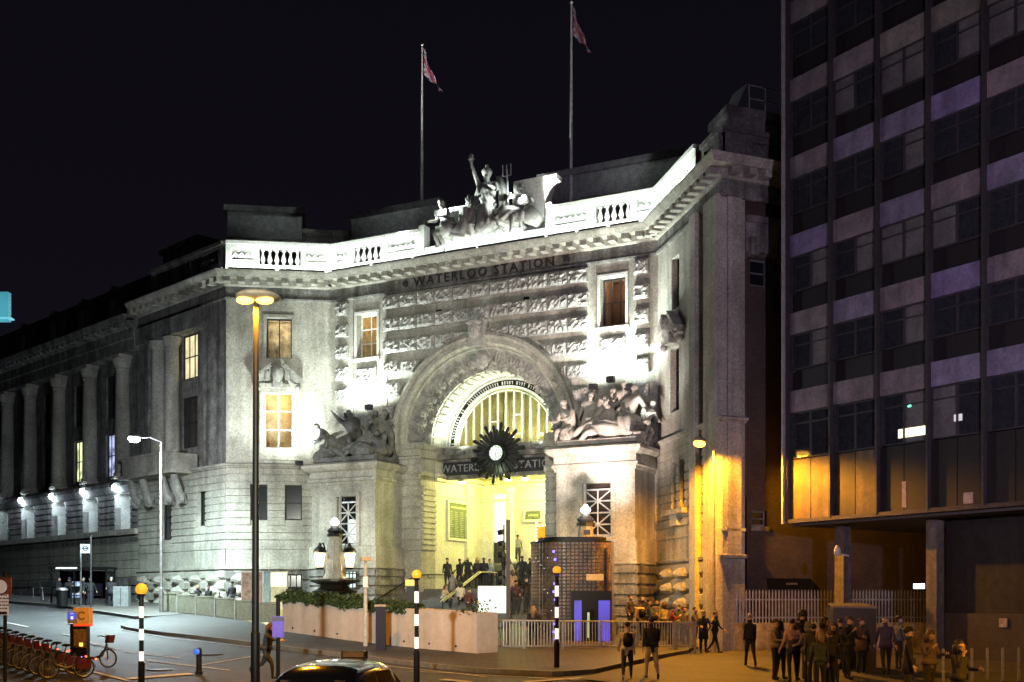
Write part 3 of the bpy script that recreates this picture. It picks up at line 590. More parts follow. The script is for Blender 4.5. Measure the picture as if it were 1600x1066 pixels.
# --- frieze, cornice, parapet
PATH = [W2, A, B, C, Fp, Gp]
mb = MB(); mb.sweep(PATH, [(0, 17.85), (.1, 17.88), (.14, 17.98), (.05, 18.0), (.05, 18.68), (-.2, 18.68)]); ST.part('frieze', mb, STONED)
mb = MB(); mb.sweep(PATH, [(0, 18.62), (.14, 18.64), (.2, 18.72), (.22, 19.04), (.8, 19.05), (.84, 19.12), (.98, 19.30), (1.02, 19.40), (.6, 19.43), (-.8, 19.46)]); co_ = ST.part('cornice', mb, STONE)
mb = MB()
for fr, a, b in ((Fr(W2, A), 0, 10.8), (AB, .1, AB.L-.25), (BC, .25, L_), (CF, .1, CF.L), (FG, .3, 14)):
    k = int((b-a)/.78)
    mb = MB()
    for i in range(k+1): u = a+(b-a)*i/k; mb.fb(fr, u-.19, u+.19, .2, .74, 18.76, 19.04)
    ST.part('modillion', mb, STONE, co_)
mb = MB(); LW = Fr(W2, A)
for path in ([A-Vector((-.7071, .7071))*0, A, B][1:],): pass
STONEK = M('shaded_stone', (.15, .14, .14), .9, var=.4, scale=1.2, bump=.4, bscale=12, streak=.5, grit=.28)  # darker stone colour stands in for the unlit return block
def parapet(fr, u0, u1, holes, panels, n=.18, mat=STONEW, e0=0, e1=0, top=21.3):
    mb = MB(); mb.wall(fr, u0, u1, 19.4, top-.2, holes+panels, n, .16); mb.fb(fr, u0-e0, u1+e1, -.32, n+.12, top-.2, top); mb.fb(fr, u0, u1, n, n+.1, 19.4, 19.75)
    mb.wall(Fr(fr.p(u1, 0, 0), fr.p(u0, 0, 0)), 0, u1-u0, 19.4, top-.2, [(u1-h[1], u1-h[0], h[2], h[3]) for h in holes], .25, .1)
    po = ST.part('parapet', mb, mat)
    if panels:
        for p in panels:
            rb = MB(); rb.fq(fr, p[0], p[1], p[2], p[3], n-.16)
            for k in range(max(2, int((p[1]-p[0])/.35))): uu = p[0]+.2+.35*k; rb.tube([fr.p(uu-.2, n-.13, p[2]+.2), fr.p(uu, n-.1, p[2]+.42), fr.p(uu+.15, n-.1, p[2]+.28)], .07, 6)
            ST.part('relief_panel', rb, mat, po)
    if holes:
        bb = MB()
        for h in holes:
            c = round((h[1]-h[0])/.40)
            for k in range(c):
                u = h[0]+(h[1]-h[0])*(k+.5)/c; H = h[3]-h[2]
                bb.lathe(fr.p(u, -.03, h[2]), [(.12, 0), (.12, .08*H), (.07, .12*H), (.15, .34*H), (.12, .48*H), (.06, .72*H), (.065, .86*H), (.12, .9*H), (.12, H)], 10)
        ST.part('baluster', bb, mat, po, smooth=True)
def hp(fr, x0, x1, z0=19.95, z1=20.9, n=.18): a = fr.hit(x0, 400, n)[0]; b = fr.hit(x1, 400, n)[0]; return (a, b, z0, z1)
UA, UB = BC.hit(655, 380, .18)[0], BC.hit(862, 340, .18)[0]
parapet(AB, .0, AB.L, [hp(AB, 405, 470)], [hp(AB, 362, 397, 20.2), hp(AB, 477, 510, 20.2)])
parapet(BC, .0, UA, [hp(BC, 552, 598)], [hp(BC, 526, 542, 20.2), hp(BC, 605, 648, 20.2)])
parapet(BC, UB, L_, [hp(BC, 930, 985)], [hp(BC, 866, 918, 20.2), hp(BC, 995, 1019, 20.2)])
parapet(CF, 0, 5.9, [], [(.6, 1.7, 20.1, 20.9), (2.3, 4.9, 20.1, 20.9)])
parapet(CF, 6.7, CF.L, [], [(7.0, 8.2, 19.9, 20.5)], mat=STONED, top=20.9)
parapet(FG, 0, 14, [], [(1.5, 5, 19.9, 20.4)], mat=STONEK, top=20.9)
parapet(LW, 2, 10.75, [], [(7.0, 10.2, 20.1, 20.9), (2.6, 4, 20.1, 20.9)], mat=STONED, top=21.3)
# raised centre carrying the statues, with scrolled ends
mb = MB(); mb.fb(BC, UA, UB, -.6, .18, 19.4, 20.2); mb.fb(BC, UA, UA+.35, -.4, .24, 19.4, 21.5); mb.fb(BC, UB-.35, UB, -.4, .24, 19.4, 21.5); mb.fb(BC, UA+1.7, UB-1.7, -.9, .3, 19.4, 20.55)
mb.fb(BC, UA+.6, UB-.6, -1.0, -.6, 19.4, 21.6)
def scroll(u0, u1, z0, z1, sg):
    P = [BC.p(u0, -.5, z1), BC.p(u1, -.5, z1), BC.p(u1, -.5, z1-.28)]
    for k in range(9): a = k/8*math.pi/2; P.append(BC.p(u1-(u1-u0)*.04-(u1-u0)*.6*math.sin(a)*(.42), -.5, z1-.28-(z1-.28-z0)*(1-math.cos(a))))
    P.append(BC.p(u0, -.5, z0)); mb.prism(P, Vector((BC.n.x, BC.n.y, 0))*.7)
scroll(UB-2.3, UB+.3, 20.8, 23.0, 1); scroll(UA+3.2, UA+1.0, 20.8, 22.2, -1)
ST.part('statue_plinth', mb, STONEW)
# attic set back behind the parapet, and roof
mb = MB(); mb.sweep([W2+Vector((-1, 1)), A, B, C, Fp, Gp], [(-3.0, 19.0), (-3.0, 22.7), (-2.75, 22.85), (-2.7, 23.1), (-3.1, 23.2), (-6, 23.6)])
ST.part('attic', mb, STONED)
mb = MB()
for fr, a, b, z in ((AB, -.2, 4.3, 24.3), (BC, -.5, 5.8, 24.0), (BC, 12.6, 21.0, 24.2)): ST.part('attic_block', MB().fb(fr, a, b, -5.6, -2.6, 22.4, z-.35).fb(fr, a-.2, b+.2, -5.8, -2.4, z-.35, z), M('attic_stone', (.26, .26, .27), .85, var=.3))
mb = MB(); mb.sweep([A+Vector((-12, 12)), A, B, C, Fp, Gp], [(-1, 19.4), (-14, 19.5)]); ST.part('roof', mb, LEAD)
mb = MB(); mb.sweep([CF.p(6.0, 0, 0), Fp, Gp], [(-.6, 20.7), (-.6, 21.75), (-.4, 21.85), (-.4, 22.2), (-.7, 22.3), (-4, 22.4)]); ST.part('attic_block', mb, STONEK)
mb = MB()
for k in range(10):
    mb.tube([FG.p(2+.9*k, -.9, 22.2), FG.p(2+.9*k, -.9, 23.5)], .03, 5)
for z in (22.9, 23.5): mb.tube([FG.p(2, -.9, z), FG.p(10, -.9, z)], .03, 5)
mb.prism([FG.p(1.3, -2.2, 22.2), FG.p(1.3, -1.2, 22.2), FG.p(2.0, -1.2, 23.6), FG.p(2.0, -2.2, 23.6)], (.1, 0, .1)); ST.part('roof_railing', mb, STEEL)
# mid ledges round the whole front
mb = MB(); lp = [(0, 7.9), (.12, 7.92), (.18, 8.0), (.28, 8.02), (.3, 8.12), (.1, 8.2), (0, 8.22)]
for P in ([W2, A, B], [C, Fp, Fp+Vector((.92, .39))*1.15]):
    ST.part('string_course', MB().sweep(P, lp), STONE); ST.part('string_course', MB().sweep(P, [(0, 3.1), (.1, 3.12), (.1, 3.24), (0, 3.26)]), STONE); ST.part('string_course', MB().sweep(P, [(0, 1.9), (.2, 1.92), (.22, 2.05), (0, 2.1)]), STONE)
# frieze writing with round bosses
ub = BC.hit(753, 425, .06)[0]; T1 = text_mesh('WATERLOO STATION', .74, BC, ub, .07, 18.33, .08, 1.28); le = ST.part('frieze_lettering', T1, M('bronze_letter', (.02, .02, .022), .6)); mb = MB()
for px in (634, 886): u = BC.hit(px, 430, .06)[0]; ST.part('frieze_boss', MB().ball(BC.p(u, .08, 18.33), (.2, .12, .2), 10, 6), M('bronze_letter', (0, 0, 0)), le)
# keystone
mb = MB(); mb.fb(BC, UC-.45, UC+.45, -.1, .75, ZS+RO-.75, ZS+RO+.75); mb.ball(BC.p(UC, .85, ZS+RO+.1), (.36, .36, .5), 12, 8, .08); mb.ball(BC.p(UC, 1.15, ZS+RO+.05), (.08, .12, .16)); mb.ball(BC.p(UC, .9, ZS+RO+.5), (.42, .3, .2), 10, 6, .3)
mb.ball(BC.p(UC, .1, ZS+RO-1.4), (.5, .3, .5), 12, 8, .15); ST.part('keystone', mb, STATUE)
# floodlights: strips on the cornice, one pair behind each carved group
fl = MB()
def strip(fr, a, b, pw, n=.86, parts=2):
    for k in range(parts):
        u0, u1 = a+(b-a)*k/parts, a+(b-a)*(k+1)/parts; c = fr.p((u0+u1)/2, n, 19.55); fl.fb(fr, u0+.1, u1-.1, n-.05, n+.07, 19.44, 19.53)
        o = lamp('AREA', c, pw*(u1-u0), FLOOD, u1-u0, None, sy=.06); t = Vector((fr.t.x, fr.t.y, 0)); z = -(fr.p((u0+u1)/2, .18, 20.8)-c).normalized(); y = z.cross(t); o.rotation_euler = Matrix((t, y, z)).transposed().to_euler()
strip(AB, .1, AB.L-.35, 25); strip(BC, .5, UA, 25); strip(BC, UA, UB, 9, .9); strip(BC, UB, L_-.6, 26, .86, 3); strip(CF, .6, 5.6, 24)
for k, (px, py, pw) in enumerate(((580, 632, 1150), (548, 645, 650), (957, 588, 1350), (985, 600, 750), (930, 600, 750))):
    u, z = BC.hit(px, py, 1.0); z = max(z, 8.6)
    lamp('SPOT', BC.p(u, 1.25, z), pw, FLOOD, .2, BC.p(u, .1, z+4.2), 155, .9)
    ST.part('floodlight', MB().fb(BC, u-.2, u+.2, 1.1, 1.4, z-.35, z-.05), DARK)
for p_, to_, pw in ((BC.p(.2, 3.5, 8.2), AB.p(3.0, 0, 13.0), 2000), (BC.p(20.3, 2.6, 8.9), CF.p(2.2, 0, 13.0), 260)):
    lamp('SPOT', p_, pw, FLOOD, .3, to_, 120, 1.0); ST.part('floodlight', MB().box(p_-Vector((0, 0, .3)), (.4, .3, .25), .5), DARK)
ST.part('floodlight_strip', fl, DARK)
# ================================================================ colonnaded wing
WGT = Thing('station_wing', 'long sooty stone wing with giant columns and a row of lit arched windows', 'building', WG.p(30, 0, -.3))
def s2u(s): return 58-s
def pxu(px, n=0): return WG.hit(px, 700, n)[0]
cols = [pxu(px, .2) for px in (5, 40, 85, 133, 184)]; step_ = cols[-1]-cols[-2]; cols = [cols[0]-step_*(k+1) for k in range(3)][::-1]+cols
PAV = s2u(10.8)
# lower storey with arched openings (a lamp bracket over each)
arch_px = [(180, 205), (130, 154), (82, 104), (34, 55), (-10, 14)]
ho = []
for a, b in arch_px:
    u0, u1 = pxu(a), pxu(b); ho.append((u0, u1, 4.85, 6.35))
st = ho[1][0]-ho[2][0]; ho += [(ho[-1][0]-st*k, ho[-1][1]-st*k, 4.85, 6.35) for k in (1, 2)]
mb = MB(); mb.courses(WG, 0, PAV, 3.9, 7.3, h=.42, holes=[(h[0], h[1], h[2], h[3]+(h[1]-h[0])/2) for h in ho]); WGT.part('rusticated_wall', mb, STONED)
mb = MB()
for h in ho:            # arch heads: spandrels round the half circle
    mb = MB(); u0, u1, z0, z1 = h; r = (u1-u0)/2; um = (u0+u1)/2
    for k in range(12):
        a, b = u0+2*r*k/12, u0+2*r*(k+1)/12; za, zb = z1+math.sqrt(max(0, r*r-(a-um)**2)), z1+math.sqrt(max(0, r*r-(b-um)**2))
        mb.quad(WG.p(a, .03, za), WG.p(b, .03, zb), WG.p(b, .03, z1+r), WG.p(a, .03, z1+r)); mb.quad(WG.p(a, .03, za), WG.p(b, .03, zb), WG.p(b, -1.1, zb), WG.p(a, -1.1, za))
    mb.quad(WG.p(u1, 0, z0), WG.p(u1, -1.1, z0), WG.p(u1, -1.1, z1), WG.p(u1, 0, z1)); mb.quad(WG.p(u0, 0, z0), WG.p(u0, -1.1, z0), WG.p(u0, -1.1, z1), WG.p(u0, 0, z1)); mb.fq(WG, u0, u1, z0, z1+r, -1.1); WGT.part('window_arch', mb, STONEW)
for h in ho:
    f = MB(); um = (h[0]+h[1])/2
    f.fb(WG, h[0], h[1], -1.08, -1.0, h[2], h[2]+.08); f.fb(WG, um-.04, um+.04, -1.08, -1.0, h[2]+.08, h[3]+.5); f.fb(WG, h[0], um-.04, -1.07, -1.01, h[3]-.1, h[3]-.03); f.fb(WG, um+.04, h[1], -1.07, -1.01, h[3]-.1, h[3]-.03)
    fo = WGT.part('window', f, WHITE); WGT.part('pane', MB().fq(WG, h[0], h[1], h[2], h[3]+.6, -1.06), M('frosted_glass', (.45, .5, .5), .4), fo)
mb = MB(); mb.fb(WG, 0, PAV, 0, .3, 4.45, 4.8); mb.courses(WG, 0, PAV, 1.6, 4.4, h=.55, n=0, out=.05); WGT.part('sill_band', mb, STONE)
mb = MB(); mb.courses(WG, 0, PAV, -1.2, 1.6, h=.6, gap=.08, n=.05, out=.1); WGT.part('plinth', mb, STONED)
for i, h in enumerate(ho):
    u = h[0]+.1 if False else (h[0]*.55+h[1]*.45); z = 6.35+(h[1]-h[0])/2+.28
    q = MB(); q.tube([WG.p(u, 0, z), WG.p(u, .35, z+.12), WG.p(u, .55, z)], .03, 6); q.lathe(WG.p(u, .55, z-.12), [(.03, .14), (.2, .02), (.22, -.02)], 12)
    lm = WGT.part('wall_lamp', q, DARK); WGT.part('lamp_globe', MB().ball(WG.p(u, .55, z-.16), .19), EM_LED, lm)
    lamp('POINT', WG.p(u-.15, .5, z-.5), 60, LEDC, .12)
    lamp('SPOT', WG.p(h[0]+.3, .1, z-.55), 170, (.9, 1, 1), .1, WG.p(h[1]-.1, -.9, 5.3), 110, .6)
# upper storeys behind giant columns
mb = MB(); up = []
for i in range(len(cols)):
    u = cols[i]+(cols[-1]-cols[-2])/2
    if u < PAV-1: up += [(u-.75, u+.75, 8.6, 11.6), (u-.7, u+.7, 12.6, 15.6)]
mb.wall(WG, 0, PAV, 7.3, 16.8, up, -.5, .3); mb.quad(WG.p(0, -.5, 8.15), WG.p(PAV, -.5, 8.15), WG.p(PAV, .3, 8.15), WG.p(0, .3, 8.15)); WGT.part('wall', mb, STONED)
for k, h in enumerate(up):
    lit = None
    um = (h[0]+h[1])/2; px = 800+1800*(WG.p(um, -.7, 0).x/WG.p(um, -.7, 0).y)
    if h[2] < 9 and 95 < px < 135: lit = LIT('yellow_green_glow', (.78, .86, .42), .8, .7, 1.5)
    elif h[2] < 9 and 145 < px < 180: lit = LIT('blue_white_glow', (.42, .48, .75), .7, .8, 1.5)
    window(WGT, WG, h, -.75, lit or GLASSD, DARK, 3, 2)
for i, u in enumerate(cols):
    mb = MB(); c = WG.p(u, -.15, 0); mb.lathe((c.x, c.y, 8.2), [(.72, 0), (.72, .2), (.6, .25), (.62, .4), (.52, .5), (.50, 4), (.44, 7.3), (.5, 7.4), (.46, 7.5), (.62, 7.8), (.66, 8.1)], 20); mb.fb(WG, u-.7, u+.7, -1.1, .45, 16.3, 16.55)
    WGT.part('column', mb, STONE, smooth=False)
mb = MB(); wp = [WG.p(0, 0, 0), WG.p(PAV, 0, 0)]
mb.sweep(wp, [(-1.1, 16.5), (.35, 16.55), (.35, 17.3), (.42, 17.35), (.42, 18.0), (.5, 18.05), (.6, 18.3), (1.0, 18.4), (1.1, 18.75), (-.5, 18.9)]); mb.sweep(wp, [(0, 7.2), (.2, 7.3), (.5, 7.7), (.5, 7.95), (.3, 8.15), (-.2, 8.15)])
WGT.part('entablature', mb, STONED); mb = MB()
for k in range(60): mb.fb(WG, k*.8, k*.8+.3, .5, .95, 18.1, 18.32)
WGT.part('modillion', mb, STONED)
# mansard with dormers
mb = MB(); mb.sweep(wp, [(-.6, 18.85), (-1.0, 19.6), (-1.9, 22.3), (-2.2, 22.4), (-8, 22.6)]); rf = WGT.part('roof', mb, SLATE)
for px in (38, 85, 130, 178):
    u = WG.hit(px, 500, -.8)[0]; mb = MB(); mb.fb(WG, u-.65, u+.65, -2.5, -.75, 19.0, 21.2); mb.prism([WG.p(u-.85, -.6, 21.2), WG.p(u+.85, -.6, 21.2), WG.p(u, -.6, 21.9)], WG.p(0, -2, 0)-WG.p(0, 0, 0)); d_ = WGT.part('dormer', mb, STONED, rf)
    mb = MB(); mb.fb(WG, u-.42, u+.42, -.74, -.72, 19.4, 21.0); WGT.part('dormer_window', mb, M('dormer_glass', (.25, .25, .3), .2), d_)
# --- end pavilion between the colonnade and the canted bay (belongs to the terminus)
LWF = Fr(W2, A); LL = LWF.L
pv = LWF.rect(284, 309, 522, 592, -.6); pv2 = LWF.rect(284, 309, 620, 700, -.6); lw1 = LWF.rect(308, 322, 768, 812)
mb = MB(); mb.wall(LWF, 0, LL-2.6, 8.0, 18.0, [pv, pv2], -.6, .35); mb.wall(LWF, LL-2.6, LL, 8.0, 18.0, [], 0); mb.quad(LWF.p(LL-2.6, -.6, 8), LWF.p(LL-2.6, 0, 8), LWF.p(LL-2.6, 0, 18), LWF.p(LL-2.6, -.6, 18)); mb.fb(LWF, 0, 1.3, -1.5, 0, 8, 18); ST.part('wall', mb, STONED)
for h, g in ((pv, LIT('cream_glow', (.9, .78, .45), .55, .3)), (pv2, M('brown_glass', (.05, .04, .035)))): window(ST, LWF, h, -.85, g, DARK, 3, 2)
for px in (247, 268): 
    u = LWF.hit(px, 600, -.1)[0]; c = LWF.p(u, -.15, 0); mb = MB(); mb.lathe((c.x, c.y, 8.9), [(.62, 0), (.62, .2), (.5, .4), (.47, 3), (.42, 7.2), (.55, 7.5), (.6, 7.8)], 20); ST.part('column', mb, STONE)
mb = MB(); mb.fb(LWF, 0, LL-2.6, -.6, .25, 16.75, 17.85); ST.part('entablature', mb, STONED); mb = MB(); mb.fb(LWF, .3, 6.8, -.4, 1.3, 8.05, 8.25); mb.fb(LWF, .3, 6.8, 1.1, 1.3, 8.25, 9.1); mb.fb(LWF, .3, .5, -.4, 1.1, 8.25, 9.1); mb.fb(LWF, 6.6, 6.8, -.4, 1.1, 8.25, 9.1); mb.fb(LWF, .1, 7, 1.05, 1.4, 9.1, 9.25); mb.fb(LWF, .1, 7, -.2, 1.5, 7.85, 8.05)
ST.part('balcony', mb, STONE)
dw = LWF.rect(266, 284, 765, 815); mb = MB(); hh = [(2.9, 4.4, 3.9, 6.8), (lw1[0], lw1[1], 4.6, 6.7)]; mb.courses(LWF, 0, LL, 3.2, 7.9, holes=hh); mb.wall(LWF, 0, LL, 2.05, 3.2, [], .05); ST.part('rusticated_base', mb, STONE)
for h in hh: window(ST, LWF, h, -.36, GLASSD, BLACK, 1, 2)
mb = MB(); mb.courses(LWF, 0, LL, -1.4, 1.95, h=.7, gap=.12, out=.16, bev=.1); ST.part('boulder_plinth', mb, STONE)
mb = MB()
for u in (.8, 2.4, 4.9, 6.4): mb = MB(); mb.tube([LWF.p(u, .1, 6.1), LWF.p(u, .5, 6.3), LWF.p(u, .75, 6.9), LWF.p(u, 1.0, 7.8)], [.12, .28, .3, .22], 8); mb.ball(LWF.p(u, .5, 6.4), .36, 8, 6, .2); ST.part('carved_bracket', mb, CARVE)
mb = MB()
for fr, us in ((LWF, (1, 3.2, 5.4, 7.6, 9.6)), (AB, (.8, 2.2)), (CF, (2.2, 4.2))):     # swollen cut stones of the plinth
    for u in us:
        for z in (-.1, .65, 1.35): ST.part('vermiculated_stone', MB().ball(fr.p(u, .0, z), (.62, .45, .31), 12, 8, .09), STONE)
mb = MB(); mb.fb(LWF, 1.0, 5.5, -4, -1.2, 19.4, 23.0); mb.fb(LWF, 5.5, 9.4, -4, -1.4, 19.4, 22.2); mb.fb(LWF, .8, 5.7, -4.2, -1.0, 22.8, 23.1); ST.part('attic_block', mb, STONED)

# ================================================================ brick yard, wall, palisade under the office block
# (brick return is part of the station; this is the low wall and its spiked fence)
PW = Fr(Vector((9.9, 50.9)), Vector((19.5, 52.0)))
solo('yard_wall', MB().fb(PW, 0, 9.6, -.25, 0, -2.6, -.95), M('painted_wall', (.48, .40, .30), .85, var=.4, scale=1.5, streak=.5), 'low pale rendered wall under the spiked fence beside the office block', 'wall', PW.p(4.8, 0, -2.2))
PF = Thing('palisade_fence', 'spiked steel palisade fence standing on the low yard wall', 'fence', PW.p(4.8, -.1, -.95)); mb = MB()
for k in range(64): u = .05+k*.15; mb.add([PW.p(u-.035, -.1, -.95), PW.p(u+.035, -.1, -.95), PW.p(u+.035, -.1, .42), PW.p(u, -.1, .55), PW.p(u-.035, -.1, .42), PW.p(u, -.13, -.95), PW.p(u, -.13, .42)], [[0, 1, 2, 3, 4], [0, 4, 6, 5], [1, 5, 6, 2]])
PF.part('pales', mb, STEEL); mb = MB(); mb.fb(PW, 0, 9.6, -.17, -.13, .05, .12); mb.fb(PW, 0, 9.6, -.17, -.13, -.75, -.68); PF.part('rail', mb, STEEL)
mb = MB(); u0, u1, z0, z1 = FG.rect(1200, 1268, 904, 921, -.4); mb.fb(FG, u0, u1, -.48, -.4, z0, z1); ns = Thing('wall_sign', 'dark rectangular sign board on the brick wall above the spiked fence', 'sign', FG.p((u0+u1)/2, -.5, z0)); ns.part('board', mb, BLACK); mb = MB()
for k in range(5): mb.fb(FG, u0+1.0+.13*k, u0+1.09+.13*k, -.398, -.39, (z0+z1)/2-.04, (z0+z1)/2+.05)
ns.part('faded_writing', mb, M('faded_ink', (.15, .14, .13)))

# ================================================================ office block
OB = Vector((11.7, 49.0)); od = Vector((.538, -.842)); OA = OB+od*24
OF = Fr(OB, OA)
OT = Thing('office_block', 'dark glass and panel office tower raised on columns beside the station', 'office block', (OF.p(8, -4, -2.3)))
FL = 3.31; TOPN = 8; bay = 2.36
MAUVE = [M('purple_lit_panel', (.30, .26, .38), .55, var=.3, scale=1.1, streak=.3), M('rose_panel', (.30, .25, .27), .55, var=.3, scale=1.1, streak=.3), M('tan_panel', (.30, .27, .23), .55, var=.3, scale=1.1, streak=.3), M('violet_lit_panel', (.30, .24, .44), .55, var=.3, scale=1.1, streak=.3)]  # mauve and violet tints put purple light into the panel colour
pick = {}
def spz(k): return 8.93-.92+FL*k        # bottom of spandrel k
rnd = random.Random(3)
body = MB(); body.fb(OF, .05, 24, -14, -.5, 3.45, 34); OT.part('core', body, M('core_dark', (.03, .028, .03), .8))
for k in range(-1, TOPN):
    z0 = spz(k)
    for b in range(10):
        u0, u1 = b*bay+.07, (b+1)*bay-.07
        if k >= 0:
            m = MAUVE[[0, 0, 3, 1, 0, 1, 3, 1, 0, 1][(b+k*3) % 10]] if k < 4 else MAUVE[[1, 2, 2, 2, 1][(b+k) % 5]]
            if k == 0: m = MAUVE[[1, 1, 1, 0, 0][b % 5]]
            OT.part('spandrel_panel', MB().fb(OF, u0, u1, -.35, -.12, z0, z0+.92), m)
        # windows under spandrel k+? : between z0-1.75 and z0
        wz0, wz1 = z0-1.52, z0-.02
        if k == -1: continue
        if k == 0: wz0 = 6.04
        f = MB(); um = (u0+u1)/2
        for a, c, d, e in ((u0, u0+.06, wz0, wz1), (u1-.06, u1, wz0, wz1), (um-.04, um+.04, wz0, wz1)): f.fb(OF, a, c, -.3, -.14, d, e)
        for z in (wz0, wz1-.5, wz1-.06): f.fb(OF, u0+.06, um-.04, -.29, -.15, z, z+.055); f.fb(OF, um+.04, u1-.06, -.29, -.15, z, z+.055)
        fo = OT.part('window', f, M('window_bronze', (.05, .045, .05), .5))
        for hlf, (a, c) in enumerate(((u0, um), (um, u1))):
            bl = rnd.random(); g = GLASSB
            if k in (2, 4) and bl < .55 or bl < .08: g = M('drawn_blind', (.17, .16, .16), .5, var=.25, scale=2)
            pn = OT.part('pane', MB().fq(OF, a+.03, c-.03, wz0+.03, wz1-.03, -.2), g, fo)
        if k >= 1: OT.part('dark_band', MB().fb(OF, u0, u1, -.42, -.3, z0-FL+.94, wz0-.02), M('black_panel', (.022, .018, .020), .5))  # dark-coloured band below the windows
# tall boarded ground-of-the-block storey
for b in range(10):
    u0, u1 = b*bay+.07, (b+1)*bay-.07; um = (u0+u1)/2
    for a, c in ((u0, um-.02), (um+.02, u1)): OT.part('board_panel', MB().fb(OF, a, c, -.3, -.16, 3.5, 6.0), M('lamplit_board', (.24, .16, .08), .5, var=.5, scale=.9, streak=.5) if b < 1 or (b == 1 and a > u0+.5) else M('dim_board', (.085, .055, .03), .5, var=.4, scale=1, streak=.4) if b < 2 else M('unlit_board', (.022, .018, .017), .55, var=.2, scale=3))  # board tone per bay paints the sodium light fading along the storey
mb = MB()
for b in range(11): mb.fb(OF, b*bay-.05, b*bay+.05, -.3, .05, 3.4, 34)
mb.fb(OF, -.02, 24, -.3, .02, 3.32, 3.48); OT.part('mullion', mb, M('mullion_grey', (.09, .08, .085), .45, .4))
mb = MB(); mb.fb(OF, -.16, -.06, -14, .18, 3.3, 34); OT.part('end_fin', mb, M('end_fin_grey', (.45, .42, .42), .5, .2))
mb = MB(); mb.fb(OF, 0, 24, -14, -.3, 3.2, 3.32); OT.part('soffit', mb, M('soffit_grey', (.10, .09, .085), .8))
for px in (1311, 1455): u = OF.hit(px, 900, -1.2)[0]; OT.part('column', MB().fb(OF, u-.24, u+.24, -1.65, -1.2, -2.5, 3.2), M('column_concrete', (.20, .17, .14), .8, var=.3, streak=.4))
u = OF.hit(1470, 900, -1.5)[0]; OT.part('ground_floor_wall', MB().fb(OF, u, 24, -2.2, -1.8, -2.8, 3.2), M('dark_render', (.028, .024, .022), .8, var=.4, streak=.4)); OT.part('dado', MB().fb(OF, u, 24, -1.8, -1.68, -2.8, -.45), M('dado_dark', (.05, .04, .035), .7))  # ground floor wall in near-black streaked render
LITB = LIT('long_tube_glow', (1, .85, .5), 1.1, .1)
u0, u1 = OF.hit(1405, 690, -.24)[0], OF.hit(1448, 690, -.24)[0]; OT.part('lit_strip', MB().fb(OF, u0, u1, -.19, -.18, 6.28, 6.62), LITB)
u0 = OF.hit(1492, 690, -.24)[0]; OT.part('lit_strip', MB().fb(OF, u0, u0+.35, -.19, -.18, 6.6, 6.85), M('white_sticker', (.6, .6, .6), emis=(.8, .8, .9), es=.3))
u0 = OF.hit(1419, 634, -.2)[0]; OT.part('exit_light', MB().fb(OF, u0, u0+.14, -.19, -.18, 7.42, 7.5), M('green_led', (0, .3, .1), emis=(.1, 1, .4), es=2))
for px, a, b, w_ in ((1409, 3.6, 4.6, .2), (1505, 3.55, 3.95, .4)): u0 = OF.hit(px, 780, -.14)[0]; OT.part('paper_notice', MB().fb(OF, u0, u0+w_, -.155, -.148, a, b), M('notice_paper', (.45, .36, .33), .7))
c = OF.p(-.4, -3.0, 0); mb = MB(); d0 = 50
for k in range(3): OT.part('emergency_light', MB().box(R(1257+8*k, 820, 49.8), (.16, .06, .1)), M('emergency_glow', (1, .9, .7), emis=(1, .85, .5), es=2.5))
mb = MB(); mb.box(R(1436, 916, 49.6), (.45, .1, .22)); OT.part('bulkhead_lamp', mb, M('cool_bulkhead', (1, 1, 1), emis=(.8, 1, .95), es=2))
mb = MB(); p = R(1308, 861, 46.3); mb.ball(p, (.14, .14, .22)); mb.tube([p+Vector((0, 0, -.1)), p+Vector((.5, .1, -.2))], .03); OT.part('security_camera', mb, WHITE)
